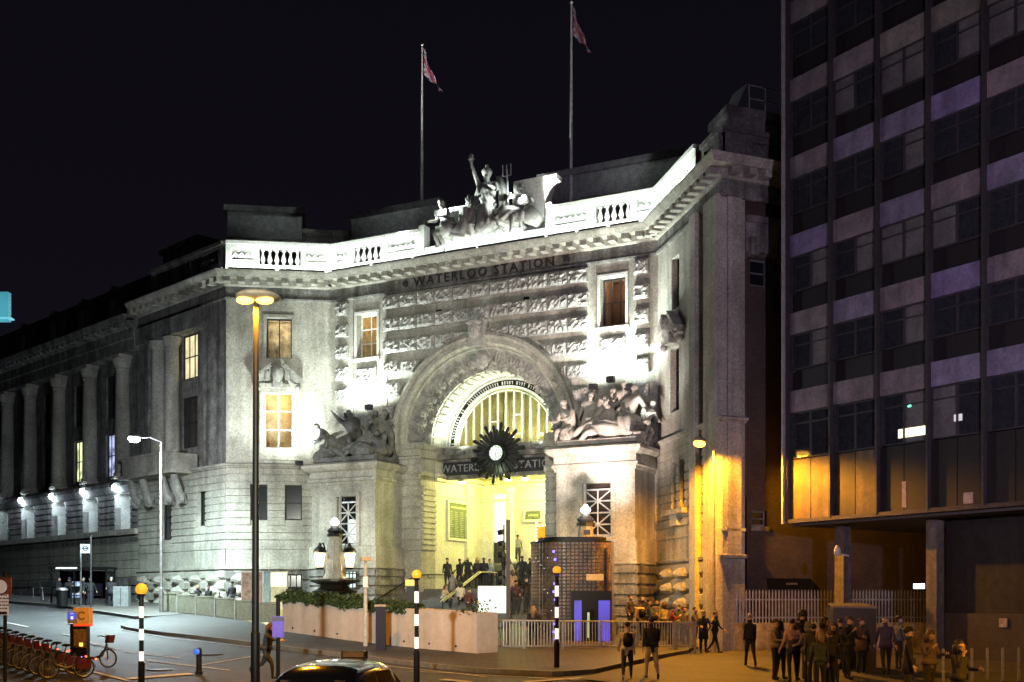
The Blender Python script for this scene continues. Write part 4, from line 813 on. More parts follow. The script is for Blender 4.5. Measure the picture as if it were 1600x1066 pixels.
# ================================================================ figures (one continuous skinned surface each)
def Rx(a): return Matrix.Rotation(a, 3, 'X')
def Ry(a): return Matrix.Rotation(a, 3, 'Y')
def figure(legs=((0, 0), (0, 0)), arms=((0, 8, 15), (0, 8, 15)), lean=0, twist=0, head=(0, 0), bulk=1.0, coat=0, fingers=True, robe=False):
    """skeleton facing -Y, standing on z=0, 1.75 m.  legs: (hip pitch forward, knee bend); arms: (forward, out, elbow) in degrees.
    returns (verts, faces, zone per face); zones: top, bottoms, skin, shoes"""
    D = math.radians; V = []; E = []; Z = []; Rr = []
    def vtx(p, r, z): V.append(Vector(p)); Rr.append(r if isinstance(r, tuple) else (r, r)); Z.append(z); return len(V)-1
    def ed(a, b): E.append((a, b))
    b = bulk; LN = Rx(D(lean)); hipz = .93
    spine = lambda y, z: Vector((0, y, hipz))+LN@Vector((0, 0, z-hipz))
    pel = vtx((0, .0, hipz), (.165*b, .125*b), 'bottoms'); wa = vtx(spine(0, 1.12), (.155*b, .115*b), 'top'); ch = vtx(spine(0, 1.33), (.185*b, .125*b), 'top')
    nb = vtx(spine(0, 1.475), (.085, .08), 'top'); nk = vtx(spine(-.01, 1.53)+Vector((0, -.01, 0)), .056, 'skin')
    hd = Rx(D(head[0]))@Matrix.Rotation(D(head[1]), 3, 'Z'); hp = V[nk]
    h1 = vtx(hp+LN@(hd@Vector((0, -.02, .085))), (.075, .088), 'skin'); h2 = vtx(hp+LN@(hd@Vector((0, -.008, .165))), (.078, .095), 'skin'); h3 = vtx(hp+LN@(hd@Vector((0, .0, .215))), (.052, .062), 'skin')
    for p, q in ((pel, wa), (wa, ch), (ch, nb), (nb, nk), (nk, h1), (h1, h2), (h2, h3)): ed(p, q)
    ns = vtx(hp+LN@(hd@Vector((0, -.128, .11))), .016, 'skin'); ed(h1, ns)
    for sx in (-1, 1):
        e = vtx(hp+LN@(hd@Vector((sx*.085, .0, .115))), (.014, .022), 'skin'); ed(h2, e)
    hands = []
    for i, sx in enumerate((-1, 1)):
        fw, out, el = arms[i]
        sh = vtx(spine(0, 1.425)+LN@Vector((sx*.185*b, .0, 0)), .068*b, 'top'); ed(nb if False else ch, sh)
        M1 = LN@Ry(D(-sx*out))@Rx(D(-fw)) if fw < 100 else LN@Rx(D(-fw))@Ry(D(-sx*out))
        up = M1@Vector((0, 0, -1)); elb = V[sh]+up*.28; M2 = M1@Rx(D(-el)); lo = M2@Vector((-sx*.12 if el > 40 else 0, 0, -1)); lo.normalize()
        a1 = vtx((V[sh]+elb)/2, .052*b, 'top'); e1 = vtx(elb, .046*b, 'top'); a2 = vtx(elb+lo*.13, .042*b, 'top'); wr_ = vtx(elb+lo*.235, .029, 'top'); pm = vtx(elb+lo*.30, (.038, .022), 'skin'); kn = vtx(elb+lo*.335, (.040, .018), 'skin')
        for p, q in ((sh, a1), (a1, e1), (e1, a2), (a2, wr_), (wr_, pm), (pm, kn)): ed(p, q)
        hands.append(V[kn].copy())
        if fingers:
            sd = M2@Vector((0, -1, 0)); pn = M2@Vector((-sx, 0, 0))
            for j, (o, ln) in enumerate(((-.03, .06), (-.01, .075), (.01, .07), (.028, .05))):
                f1 = vtx(V[kn]+lo*ln*.5-sd*o+pn*.006, .0095, 'skin'); f2 = vtx(V[kn]+lo*ln-sd*o+pn*(.022+.004*j), .008, 'skin'); ed(kn, f1); ed(f1, f2)
            t1 = vtx(V[pm]+sd*.045+pn*.012, .0105, 'skin'); t2 = vtx(V[pm]+sd*.06+lo*.035+pn*.02, .009, 'skin'); ed(pm, t1); ed(t1, t2)
    for i, sx in enumerate((-1, 1)):
        hpch, kb = legs[i]
        hj = vtx((sx*.092*b, 0, .88), (.105*b, .108*b), 'bottoms'); ed(pel, hj)
        m1 = Rx(D(-hpch)); th = m1@Vector((sx*.03, 0, -1)); kz = V[hj]+th*.42; m2 = Rx(D(-hpch+kb)); sh_ = m2@Vector((0, 0, -1)); an = kz+sh_*.385
        t1 = vtx(V[hj]+th*.2, .088*b, 'bottoms'); k1 = vtx(kz, .062*b, 'bottoms'); c1 = vtx(kz+sh_*.14, .06*b, 'bottoms'); a1 = vtx(an, .043, 'bottoms')
        ft = m2@Vector((sx*.08, -1, -.05 if kb < 50 else -.2)); toe = vtx(an+ft.normalized()*.16+sh_*.045, (.045, .032), 'shoes'); hl = vtx(an+sh_*.05-ft.normalized()*.03, .043, 'shoes')
        for p, q in ((hj, t1), (t1, k1), (k1, c1), (c1, a1), (a1, hl), (hl, toe)): ed(p, q)
    me = bpy.data.meshes.new('tmp'); me.from_pydata(V, E, []); o = bpy.data.objects.new('tmp', me); COL.objects.link(o)
    o.modifiers.new('s', 'SKIN'); sv = me.skin_vertices[0].data
    for i, r in enumerate(Rr): sv[i].radius = r
    sv[0].use_root = True; sb = o.modifiers.new('ss', 'SUBSURF'); sb.levels = sb.render_levels = 1
    bpy.context.view_layer.update(); dg = bpy.context.evaluated_depsgraph_get(); em = bpy.data.meshes.new_from_object(o.evaluated_get(dg))
    vs = [v.co.copy() for v in em.vertices]; fs = [list(p.vertices) for p in em.polygons]; zz = []
    segs = [(V[a], V[b_]-V[a], Z[b_] if Z[b_] != 'top' or Z[a] != 'bottoms' else 'top', (Rr[a][0]+Rr[b_][0])/2) for a, b_ in E]
    for p in em.polygons:
        c = p.center; best = None
        for a, d, z, r in segs:
            t = max(0, min(1, (c-a).dot(d)/max(1e-9, d.length_squared))); q = (c-a-d*t).length/r
            if best is None or q < best[0]: best = (q, z)
        zz.append(best[1])
    bpy.data.objects.remove(o); bpy.data.meshes.remove(me); bpy.data.meshes.remove(em)
    return vs, fs, zz, (V[h1], V[h2], LN@hd, hands, V[pel].copy())
def cloth(c): return M('cloth_%d_%d_%d' % tuple(int(k*100) for k in c), c, .85, var=.25, scale=14, bump=.25, bscale=26)
SKINS = [M('fair_skin', (.52, .33, .24), .55, var=.08), M('tan_skin', (.36, .21, .14), .55, var=.08), M('brown_skin', (.20, .11, .07), .55, var=.08)]
HAIRS = {'dark': M('dark_hair', (.02, .015, .012), .6), 'brown': M('brown_hair', (.08, .045, .025), .6), 'grey': M('grey_hair', (.35, .33, .31), .6), 'fair': M('fair_hair', (.30, .20, .10), .6)}
EYE = M('eye_dark', (.02, .02, .02), .3)
_cache = {}
def person(loc, yaw, pose, label, top=(.02, .02, .025), bot=(.02, .02, .03), shoe=(.02, .02, .02), skin=0, hair='dark', style='short', h=1.72, cap=None, coat=None, group=None, bare=False, seat=None):
    jr = random.Random(label); j = lambda a, q=7: a+jr.uniform(-q, q); pose = dict(pose)
    pose['arms'] = tuple((j(a[0]), max(4, j(a[1], 4)), max(4, j(a[2], 14))) for a in pose['arms']); pose['legs'] = tuple((j(a[0], 5), max(0, j(a[1], 5))) for a in pose['legs']); hd_ = pose.get('head', (0, 0)); pose['head'] = (j(hd_[0], 7), j(hd_[1], 26)); pose['lean'] = j(pose.get('lean', 0), 3); pose['bulk'] = pose.get('bulk', 1)*jr.uniform(.9, 1.1)
    key = repr(pose)
    if key not in _cache: _cache[key] = figure(**pose)
    vs, fs, zz, (h1, h2, hm, hands, pel) = _cache[key]; s = h/1.75
    lowest = min(v.z for v in vs); dz = -lowest if seat is None else -(pel.z-.12)
    T = Thing('person', label, 'person', loc, math.radians(yaw), group)
    mats = [cloth(top), cloth(bot), SKINS[skin], cloth(shoe)]; ix = {'top': 0, 'bottoms': 1, 'skin': 2, 'shoes': 3}
    tr = lambda v: (v+Vector((0, 0, dz)))*s
    mb = MB()
    for f, z in zip(fs, zz): pass
    mb.v = [tr(v) for v in vs]; mb.f = fs; mb.m = [ix[z] for z in zz]; body = T.part('body', mb, mats, local=True, smooth=True)
    mb = MB(); c = h2+hm@Vector((0, .012, .012))
    if style == 'bald': rad = None
    else: mb.ball(tr(c+hm@Vector((0, .022, .022))), Vector((.092, .104, .08))*s, 12, 8, .03, hm)
    if style in ('long', 'bob'):
        L = .34 if style == 'long' else .16
        mb.tube([tr(c+hm@Vector((0, .05, .02))), tr(c+hm@Vector((0, .085, -.1))), tr(c+hm@Vector((0, .09, -.1-L)))], [.085*s, .1*s, .06*s], 10)
        for sx in (-1, 1): mb.tube([tr(c+hm@Vector((sx*.075, -.01, .03))), tr(c+hm@Vector((sx*.092, .0, -.08))), tr(c+hm@Vector((sx*.085, .01, -.06-L)))], [.035*s, .04*s, .02*s], 6)
    if style == 'hood':
        mb.v, mb.f, mb.m = [], [], []; mb.ball(tr(c+hm@Vector((0, .03, -.01))), Vector((.12, .125, .14))*s, 12, 8, .03, hm); mb.tube([tr(c+hm@Vector((0, .05, -.06))), tr(c+hm@Vector((0, .04, -.18)))], [.11*s, .14*s], 10)
        T.part('hood', mb, cloth(top), local=True, smooth=True)
    elif style != 'bald': T.part('hair', mb, HAIRS[hair], local=True, smooth=True)
    if cap:
        mb = MB(); mb.ball(tr(c+hm@Vector((0, -.005, .035))), Vector((.1, .115, .075))*s, 12, 8, 0, hm); mb.box(tr(c+hm@Vector((0, -.14, .025))), (.14*s, .1*s, .012)); T.part('cap', mb, cloth(cap), local=True, smooth=True)
    mb = MB()
    for sx in (-1, 1): mb.ball(tr(h1+hm@Vector((sx*.03, -.082, .048))), .008*s, 6, 4)
    mb.box(tr(h1+hm@Vector((0, -.086, -.018))), (.036*s, .008, .004)); T.part('eyes_and_mouth', mb, EYE, local=True)
    if coat is None and not bare: coat = (top, .13)
    if coat:      # skirts of a jacket or long coat hanging from the waist
        mb = MB(); w0 = pose.get('bulk', 1)*.175; z0 = tr(Vector((0, 0, 1.08))).z; z1 = tr(Vector((0, 0, 1.08-coat[1]))).z
        mb.lathe((0, 0, 0), [(w0*s, z0), (w0*1.06*s, z0-(z0-z1)*.4), (w0*1.12*s, z1), (w0*1.05*s, z1)], 18, wob=lambda a, z: (1 if abs(math.cos(a)) > .5 else .82)*(1+.03*math.sin(7*a))); T.part('coat_skirt', mb, cloth(coat[0]), local=True, smooth=True)
    T.hands = [T.loc+Matrix.Rotation(math.radians(yaw), 3, 'Z')@tr(q) for q in hands]; T.tr = tr; T.yaw = math.radians(yaw); return T
STANDP = dict(legs=((2, 2), (-3, 2)), arms=((5, 8, 18), (-3, 8, 15)))
WALKP = dict(legs=((22, 8), (-20, 22)), arms=((-22, 7, 15), (22, 7, 25)), lean=4)
WALK2 = dict(legs=((-18, 20), (20, 6)), arms=((20, 8, 25), (-20, 8, 15)), lean=3)
PHONE = dict(legs=((2, 2), (-4, 3)), arms=((28, 6, 95), (5, 8, 20)), head=(18, 0))
HUDD = dict(legs=((3, 4), (-2, 3)), arms=((18, 12, 75), (16, 12, 80)), head=(8, 0), bulk=1.08)
SITP = dict(legs=((80, 78), (76, 88)), arms=((35, 8, 40), (30, 8, 45)), lean=14)
RUNP = dict(legs=((38, 30), (-25, 40)), arms=((75, 25, 20), (-30, 20, 40)), lean=12)
TALK = dict(legs=((4, 3), (-4, 2)), arms=((25, 12, 60), (-4, 9, 15)), bulk=1.05, head=(0, 18))
POCK = dict(legs=((1, 2), (-5, 6)), arms=((-8, 22, 45), (-8, 22, 45)), bulk=1.1)
CALL = dict(legs=((2, 2), (-3, 4)), arms=((42, 10, 132), (28, 8, 75)), head=(5, 10))
DRINK = dict(legs=((8, 6), (-6, 4)), arms=((24, 8, 98), (20, 10, 85)), bulk=1.08, head=(14, -6))
def bag(name, T, off, size, mat, label, cat):
    m = Matrix.Rotation(T.yaw, 3, 'Z'); c = T.loc+m@Vector(off); mb = MB(); mb.ball(c, (size[0]/2, size[1]/2, size[2]/2), 12, 8, .04, m); mb.box(c, (size[0]*.8, size[1]*.8, size[2]*.8), T.yaw)
    th = Thing(name, label, cat, c); th.part('bag_body', mb, mat, smooth=True); st = MB()
    for sx in (-1, 1): st.tube([c+m@Vector((sx*size[0]*.3, -size[1]*.3, size[2]*.4)), c+m@Vector((sx*size[0]*.38, -.28, size[2]*.42)), c+m@Vector((sx*size[0]*.4, -.3, -size[2]*.1)), c+m@Vector((sx*size[0]*.3, -size[1]*.3, -size[2]*.4))], .018, 6)
    th.part('strap', st, mat)
# waiting at the bus shelter
person(GD(92, 71.5), 70, STANDP, 'person in dark coat waiting at the far end of the bus shelter', coat=((.02, .02, .025), .35))
person(GD(108, 71), 20, HUDD, 'person in dark hooded jacket beside the bin under the bus shelter', style='hood')
person(GD(131, 70.5), -40, STANDP, 'person with pale scarf standing behind the bus stop pole', top=(.05, .05, .06), hair='grey')
person(GD(141, 70), 30, POCK, 'person in black jacket waiting between the two poles at the bus stop', hair='brown')
person(GD(174, 69.2), 10, HUDD, 'person in dark coat with arms folded standing clear of the bus shelter', hair='grey', coat=((.02, .02, .03), .3), h=1.78)
# behind the mesh barrier
person(GD(309, 64.5), 30, HUDD, 'person with fair hair huddled behind the wire barrier', hair='fair', h=1.45, style='bob')
person(GD(326, 64), -20, STANDP, 'shorter person in black by the plinth behind the wire barrier', h=1.45)
person(GD(363, 62.5), 200, PHONE, 'person in dark coat looking at a phone next to the poster stand', h=1.75, coat=((.02, .02, .025), .4))
person(GD(343, 63.5), 10, SITP, 'person crouching low behind the wire barrier', top=(.12, .11, .10), seat=1, h=1.3).e.location.z += .45
# crossing the road behind the lamp post
person(G(416, 1060), 75, RUNP, 'person in dark clothes striding across the road behind the tall lamp post', hair='brown', style='bob', bot=(.03, .03, .03))
# on the station steps
def onstep(px, n):
    u = BC.hit(px, 900, n)[0]; p = BC.p(u, n, stair(n)+.01); return p
person(onstep(699, -.35), 15, STANDP, 'person in black jacket walking down beside the wall of the station steps', h=1.78)
person(onstep(718, -1.2), 160, WALKP, 'person in dark coat climbing steps nearest the wall handrail', hair='brown')
person(onstep(731, -1.5), 170, POCK, 'grey haired broad person in black on the first landing of the steps', style='bald', h=1.8)
person(onstep(746, -1.6), 190, STANDP, 'person with fair hair in long dark coat on the first landing', hair='fair', coat=((.03, .03, .045), .45), style='bob')
person(onstep(756, -1.8), 175, HUDD, 'person in black coat at the inner edge of the first landing group', hair='brown')
person(onstep(788, -4.4), 165, WALK2, 'person in black halfway up the upper flight beside the traffic signal')
person(onstep(796, -2.7), 10, WALKP, 'person in long white coat coming down the station steps', top=(.55, .5, .42), coat=((.55, .5, .42), .45), hair='brown', style='long')
person(onstep(809, -6.7), 180, STANDP, 'person in grey jacket with pale sleeve at the top of the steps', top=(.16, .16, .17))
person(onstep(816, -2.4), 185, POCK, 'broad person in black with a white collar on the landing', h=1.8)
person(onstep(828, -1.6), 180, WALKP, 'person in black just inside the archway beside the glass block tower')
t = person(onstep(806, 3.0), 178, POCK, 'person in dark maroon jacket carrying a backpack at the foot of the steps', top=(.06, .025, .025), h=1.78)
bag('backpack', t, (0, .22, 1.22), (.34, .24, .46), cloth((.04, .02, .02)), 'dark red backpack on the person at the foot of the steps', 'backpack')
def sitter(px, n, yaw, lab, **k): p = onstep(px, n); p.z += .0; return person(p, yaw, SITP, lab, seat=1, **k)
sitter(693, 2.2, 60, 'person in cream jumper sitting on the steps nearest the jamb', top=(.5, .43, .30), hair='brown', style='long').e.location.z += .42
sitter(719, 2.0, 175, 'person in white hooded top seated on the steps under the handrail', top=(.62, .58, .46), style='bob').e.location.z += .45
sitter(731, 2.5, 30, 'person in dark patterned jacket sitting beside the glowing white box', top=(.10, .04, .04)).e.location.z += .3
person(GD(833, 47.5), 180, STANDP, 'person with fair hair looking over the railing in front of the drum tower', hair='fair', style='long', h=1.66)
# by the pier and the far flank
def up_(px, d, dz=0): p = GD(px, d); p.z += dz; return p
person(up_(985, 53.5, .12), 60, POCK, 'tall person in brown jacket standing against the bright pier', top=(.07, .05, .04), h=1.82)
t = person(up_(1000, 50.5, .12), 200, TALK, 'person in yellow top carrying a black backpack by the railing', top=(.75, .55, .18), hair='brown'); bag('backpack', t, (0, .2, 1.2), (.3, .22, .44), BLACK, 'black backpack on the person in the yellow top', 'backpack')
person(up_(1005, 54.0, .12), -20, STANDP, 'person in dark coat behind the person in the yellow top', h=1.78)
person(up_(1026, 53.0, .12), 20, HUDD, 'person in black and white jacket leaning near the pier corner', top=(.12, .11, .10))
person(up_(1049, 50.5, .1), 90, PHONE, 'person in red hooded top bent over the end of the railing', top=(.30, .03, .03), h=1.62)
person(up_(1071, 51.8), -60, TALK, 'person in striped jacket facing another in striped jacket near the flank wall', top=(.16, .14, .12), h=1.78)
person(up_(1086, 51.5), 60, TALK, 'person in dark jacket with pale stripes beside the flank wall', top=(.10, .09, .08), h=1.8)
person(G(1099, 1021), 10, HUDD, 'person in long black coat at the end of the metal railing', coat=((.015, .015, .018), .5), hair='brown')
person(G(1117, 1021), 60, WALKP, 'slim person in black walking past the sodium lamp post', h=1.76)
# walking in the plaza
t = person(G(980, 1063), 172, WALKP, 'person in white sweatshirt and black trousers walking hand in hand', top=(.62, .56, .48), shoe=(.5, .5, .5), h=1.70); bag('backpack', t, (-.03, .2, 1.2), (.32, .22, .44), BLACK, 'black backpack on the person in the white sweatshirt', 'backpack')
person(G(1018, 1061), 186, WALK2, 'person in black jacket and cream trousers walking hand in hand', bot=(.55, .46, .34), h=1.82, hair='dark')
person(G(1172, 1042), 178, WALK2, 'broad grey haired person in black leather jacket walking alone across the plaza', hair='grey', h=1.84, top=(.015, .015, .016))
# the crowd by the black cabinet
person(G(1220, 1062), 120, STANDP, 'person with long dark hair in pale top at the edge of the crowd', style='long', h=1.72, top=(.25, .18, .14))
t = person(G(1238, 1066), 185, POCK, 'person in pink top with a navy bag on the back in the crowd', top=(.62, .36, .34), h=1.78); bag('shoulder_bag', t, (0, .22, 1.05), (.42, .2, .46), cloth((.03, .03, .09)), 'navy sling bag across the back of the person in the pink top', 'bag')
person(GD(1252, 34.5), 10, HUDD, 'tall hooded person standing behind the pink top in the crowd', h=2.0, style='hood', top=(.03, .028, .026))
person(GD(1271, 31.5), 150, STANDP, 'person in black with dark hair in the middle of the crowd', h=1.74, hair='dark')
person(GD(1288, 33.5), 40, TALK, 'person with dark fringe in a patterned scarf in the crowd', h=1.86, top=(.16, .11, .09), style='bob')
person(GD(1302, 32.5), -30, HUDD, 'person in black beside the scarf wearer in front of the cabinet', h=1.72, style='long', hair='brown')
person(GD(1296, 30.5), 190, POCK, 'person with brown hair in black seen from behind in the crowd front', h=1.6, hair='brown', top=(.03, .03, .03))
person(GD(1326, 34.6), 30, DRINK, 'person in black jacket with white sleeve stripe in front of the black cabinet', h=1.84, top=(.03, .03, .035), hair='brown')
person(GD(1384, 35.8), 170, WALKP, 'bald person in purple jacket striding past the black cabinet', style='bald', top=(.05, .04, .12), h=1.86, coat=((.05, .04, .12), .22))
person(GD(1420, 27.8), 75, STANDP, 'person in dark cap and black coat looking across the plaza', cap=(.015, .015, .015), h=1.82, coat=((.015, .015, .018), .35), skin=0)
person(GD(1452, 28.3), 25, DRINK, 'person in striped grey jumper holding a drink', top=(.13, .10, .085), hair='brown', h=1.72, style='bob')
person(GD(1498, 24.3), 30, CALL, 'person with hand raised to the mouth wearing black at the edge of the pavement', h=1.74, top=(.02, .02, .02), skin=0, style='bob')

# more of the crowd
person(GD(1212, 34.5), 60, TALK, 'person in beige jacket at the outer edge of the crowd turned towards the wall', top=(.30, .24, .17), hair='brown', h=1.76)
person(GD(1262, 33.2), 200, HUDD, 'person in grey hooded top tucked behind the pink top in the crowd', top=(.14, .14, .15), style='hood', h=1.7)
person(GD(1281, 29.6), 170, STANDP, 'person with fair hair in dark green jacket with back turned in the crowd', top=(.05, .07, .045), hair='fair', style='bob', h=1.66)
person(GD(1313, 36.2), -20, PHONE, 'person with a lit phone held close beside the black cabinet', top=(.06, .05, .06), h=1.7)
person(GD(1346, 36.8), 20, TALK, 'person in brown coat at the corner of the black cabinet', top=(.12, .07, .04), hair='brown', coat=((.12, .07, .04), .35))
person(GD(1404, 38.5), 100, STANDP, 'person in blue grey jacket farther back between the cabinet and the dark column', top=(.10, .12, .16), h=1.74)
person(up_(1013, 52.6, .12), 90, STANDP, 'person in blue jacket between the yellow top and the pier corner', top=(.07, .09, .15), h=1.7)
person(up_(1037, 52.2, .1), 200, TALK, 'person in cream scarf by the flank wall behind the red hooded top', top=(.35, .30, .22), hair='brown', style='bob')
person(up_(1061, 53.2, .05), 0, POCK, 'person in dark green coat against the flank wall behind the striped jackets', top=(.05, .07, .05), coat=((.05, .07, .05), .4))
person(onstep(707, 1.4), 160, WALK2, 'person in grey coat low on the steps beside the seated cream jumper', top=(.2, .19, .17), coat=((.2, .19, .17), .35))
person(onstep(765, -2.4), 10, WALKP, 'person in light blue shirt descending beside the handrail end', top=(.28, .33, .40), hair='brown')
person(onstep(801, 1.2), 185, WALKP, 'person in tan coat climbing behind the maroon backpack wearer', top=(.34, .24, .14), coat=((.34, .24, .14), .35), style='bob', hair='brown')
person(onstep(822, 2.6), 20, POCK, 'person in plain black at the foot of the steps beside the drum tower', h=1.75)

# ================================================================ statues
def statue_fig(pose, at, yaw, s, tilt=(0, 0)):
    key = repr(pose)+'st'
    if key not in _cache: _cache[key] = figure(**pose)
    vs, fs, zz, inf = _cache[key]; m = Matrix.Rotation(yaw, 3, 'Z')@Rx(tilt[0])@Ry(tilt[1]); pel = inf[4]; mb = MB()
    tr = lambda v: Vector(at)+m@((v-pel)*s); mb.add([tr(v) for v in vs], fs)
    c = inf[1]; mb.ball(tr(c+Vector((0, .015, .02))), Vector((.1, .115, .1))*s, 10, 7, .12, m)
    return mb, tr, inf, m
def folds(mb, path, r, seg=18, k=7, amp=.13):
    """draped cloth along a path with deep folds"""
    path = [Vector(p) for p in path]; n = len(mb.v); rings = []
    for i, p in enumerate(path):
        d = (path[min(i+1, len(path)-1)]-path[max(i-1, 0)]).normalized(); a = d.cross(Vector((.3, .2, 1))).normalized(); b = d.cross(a)
        rings.append([p+(a*math.cos(2*math.pi*j/seg)+b*math.sin(2*math.pi*j/seg))*r[i]*(1+amp*math.sin(k*2*math.pi*j/seg+i*.6)) for j in range(seg)])
    mb.add([q for g in rings for q in g], [[i*seg+j, i*seg+(j+1) % seg, (i+1)*seg+(j+1) % seg, (i+1)*seg+j] for i in range(len(path)-1) for j in range(seg)]+[list(range(seg)), [(len(path)-1)*seg+j for j in range(seg)]])
FY = math.atan2(-BC.n.x, BC.n.y)+math.pi          # yaw that turns a figure to face out of the arch front
def U(u, n, z): return BC.p(u, n, z)
SEATED = dict(legs=((82, 74), (74, 84)), arms=((168, 16, 6), (38, 30, 60)), fingers=False, bulk=1.18)
SG = Thing('crowning_statue_group', 'stone goddess enthroned above the arch holding up a torch and a trident', 'statue', U(10.6, .3, 20.5))
mb, tr, inf, m = statue_fig(SEATED, U(10.55, .0, 21.95), FY, 2.35)
hc = tr(inf[1]); mb.ball(hc+Vector((0, .05, .12)), (.30, .34, .26), 12, 8); mb.tube([hc+Vector((0, .3, .25)), hc+Vector((0, .05, .5)), hc+Vector((0, -.25, .3))], [.05, .1, .05], 6)
lk = tr(Vector((-.11, -.42, .92))); rk_ = tr(Vector((.11, -.42, .9)))
for kx, fz in ((-.55, 19.9), (.45, 20.0)):
    folds(mb, [U(10.55+kx*.6, .3, 22.05), U(10.55+kx, .9, 22.0), U(10.55+kx*1.1, 1.15, 21.5), U(10.5+kx*1.2, 1.15, 20.8), U(10.5+kx*1.5, 1.2, fz+.3)], [.34, .40, .40, .42, .58], 26, 8, .16)
folds(mb, [U(10.55, .15, 23.1), U(10.55, .2, 22.5), U(10.55, .3, 22.0)], [.40, .44, .62], 26, 9, .10)
folds(mb, [U(11.15, -.25, 23.6), U(11.4, -.3, 22.6), U(11.6, -.2, 21.4), U(11.7, 0, 20.6)], [.16, .3, .4, .5], 20, 6, .2); folds(mb, [U(9.95, -.35, 23.5), U(9.7, -.35, 22.4), U(9.5, -.2, 21.2)], [.14, .28, .42], 20, 6, .2)
SG.part('goddess', mb, STATUE, smooth=True)
th_ = tr(inf[3][0]); mb = MB(); mb.tube([th_+Vector((.02, 0, -.3)), th_+Vector((0, 0, .1)), th_+Vector((0, 0, .22))], [.06, .09, .18], 8); mb.ball(th_+Vector((0, 0, .32)), (.15, .15, .2), 8, 6, .25); SG.part('torch', mb, STATUE)
tu = BC.hit(792, 300, .8)[0]; mb = MB(); mb.tube([U(tu+.1, .8, 20.6), U(tu, .8, 23.5)], .06, 6)
for k in (-1, 0, 1): mb.tube([U(tu, .8, 23.1), U(tu+.24*k, .8, 23.15), U(tu+.24*k, .8, 23.75)], [.05, .05, .025], 5)
SG.part('trident', mb, LEAD)
mb = MB(); mb.fb(BC, 9.6, 11.5, -.8, .1, 20.5, 21.75)
rr = random.Random(12)
for i in range(14): mb.ball(U(8.2+4.8*rr.random(), .3+.5*rr.random(), 20.35+.4*rr.random()), (.35, .3, .25), 10, 7, .2)
SG.part('throne_rock', mb, STATUE)
ATT = dict(legs=((72, 95), (50, 85)), arms=((40, 20, 50), (30, 25, 70)), fingers=False, bulk=1.15, lean=12, head=(10, 20))
RECL = dict(legs=((60, 60), (85, 100)), arms=((45, 30, 50), (30, 40, 70)), fingers=False, bulk=1.25, lean=-8, head=(5, -30))
def fig_part(T, pose, at, yaw, s, tilt, fd, mat, nm='figure'):
    mb, tr, inf, m = statue_fig(pose, at, yaw, s, tilt)
    for f in fd: folds(mb, f[0], f[1], 22, 7, .17)
    T.part(nm, mb, mat, smooth=True)
fig_part(SG, ATT, U(8.25, .55, 20.95), FY-.5, 1.8, (0, 0), [([U(8.2, .5, 21.1), U(8.6, 1.0, 21.0), U(8.8, 1.2, 20.4)], [.36, .42, .5]), ([U(8.8, .8, 20.6), U(9.4, 1.0, 20.45), U(9.9, 1.05, 20.25)], [.4, .42, .35])], STATUE, 'attendant')
fig_part(SG, RECL, U(12.6, .3, 21.2), FY+.5, 1.85, (0, .15), [([U(12.6, .4, 21.2), U(12.2, .9, 21.1), U(12.0, 1.1, 20.5)], [.36, .4, .45])], STATUE, 'attendant')
mb = MB(); mb.tube([U(13.1, .2, 21.2), U(13.4, .3, 20.9), U(13.9, .3, 20.5)], [.45, .5, .3], 10); mb.ball(U(13.05, .5, 21.75), (.3, .42, .3), 10, 7, .1); mb.ball(U(13.0, .85, 21.6), (.2, .25, .18), 8, 6); SG.part('lion', mb, STATUE, smooth=True)
# the lower groups: crouching, reclining and rearing figures on rocks
def group(label, u0, figs, nrock, seed, mat, zt=.5):
    T = Thing('carved_figure_group', label, 'statue', U(u0, 1.6, 7.97)); mb = MB(); mb.fb(BC, u0-2.15, u0+2.15, .3, 2.7, 7.97, 8.2); rr = random.Random(seed)
    for _ in range(nrock): mb.ball(U(u0-2.1+4.2*rr.random(), .7+1.7*rr.random(), 8.15+zt*rr.random()), (.25+.3*rr.random(), .35, .18+.22*rr.random()), 10, 7, .2)
    T.part('rock_base', mb, mat)
    for pose, (u, n, z), yaw, s, tilt, fd in figs: fig_part(T, pose, U(u0+u, n, z), FY+yaw, s, tilt, [([U(u0+a, b, c) for a, b, c in f[0]], f[1]) for f in fd], mat)
    return T
MUS = dict(fingers=False, bulk=1.35)
CR = dict(legs=((100, 115), (55, 100)), arms=((70, 20, 60), (40, 30, 50)), lean=28, head=(10, 25), **MUS)
CR2 = dict(legs=((60, 110), (105, 110)), arms=((20, 50, 60), (95, 20, 30)), lean=20, head=(-10, -30), **MUS)
RA = dict(legs=((70, 95), (20, 70)), arms=((155, 30, 30), (85, 50, 40)), lean=10, head=(-15, 20), **MUS)
RE = dict(legs=((45, 50), (75, 85)), arms=((80, 45, 40), (10, 55, 70)), lean=-25, head=(15, 20), **MUS)
LEANB = dict(legs=((15, 20), (-5, 20)), arms=((60, 40, 50), (110, 30, 50)), lean=22, head=(5, -20), **MUS)
BACK = dict(legs=((85, 80), (80, 100)), arms=((40, 25, 60), (50, 25, 40)), lean=18, head=(10, 30), **MUS)
STL = M('statue_shadowed', (.20, .195, .18), .85, var=.4, scale=2.2, bump=.4, bscale=10)  # this group's backlit shade is put into a darker stone colour
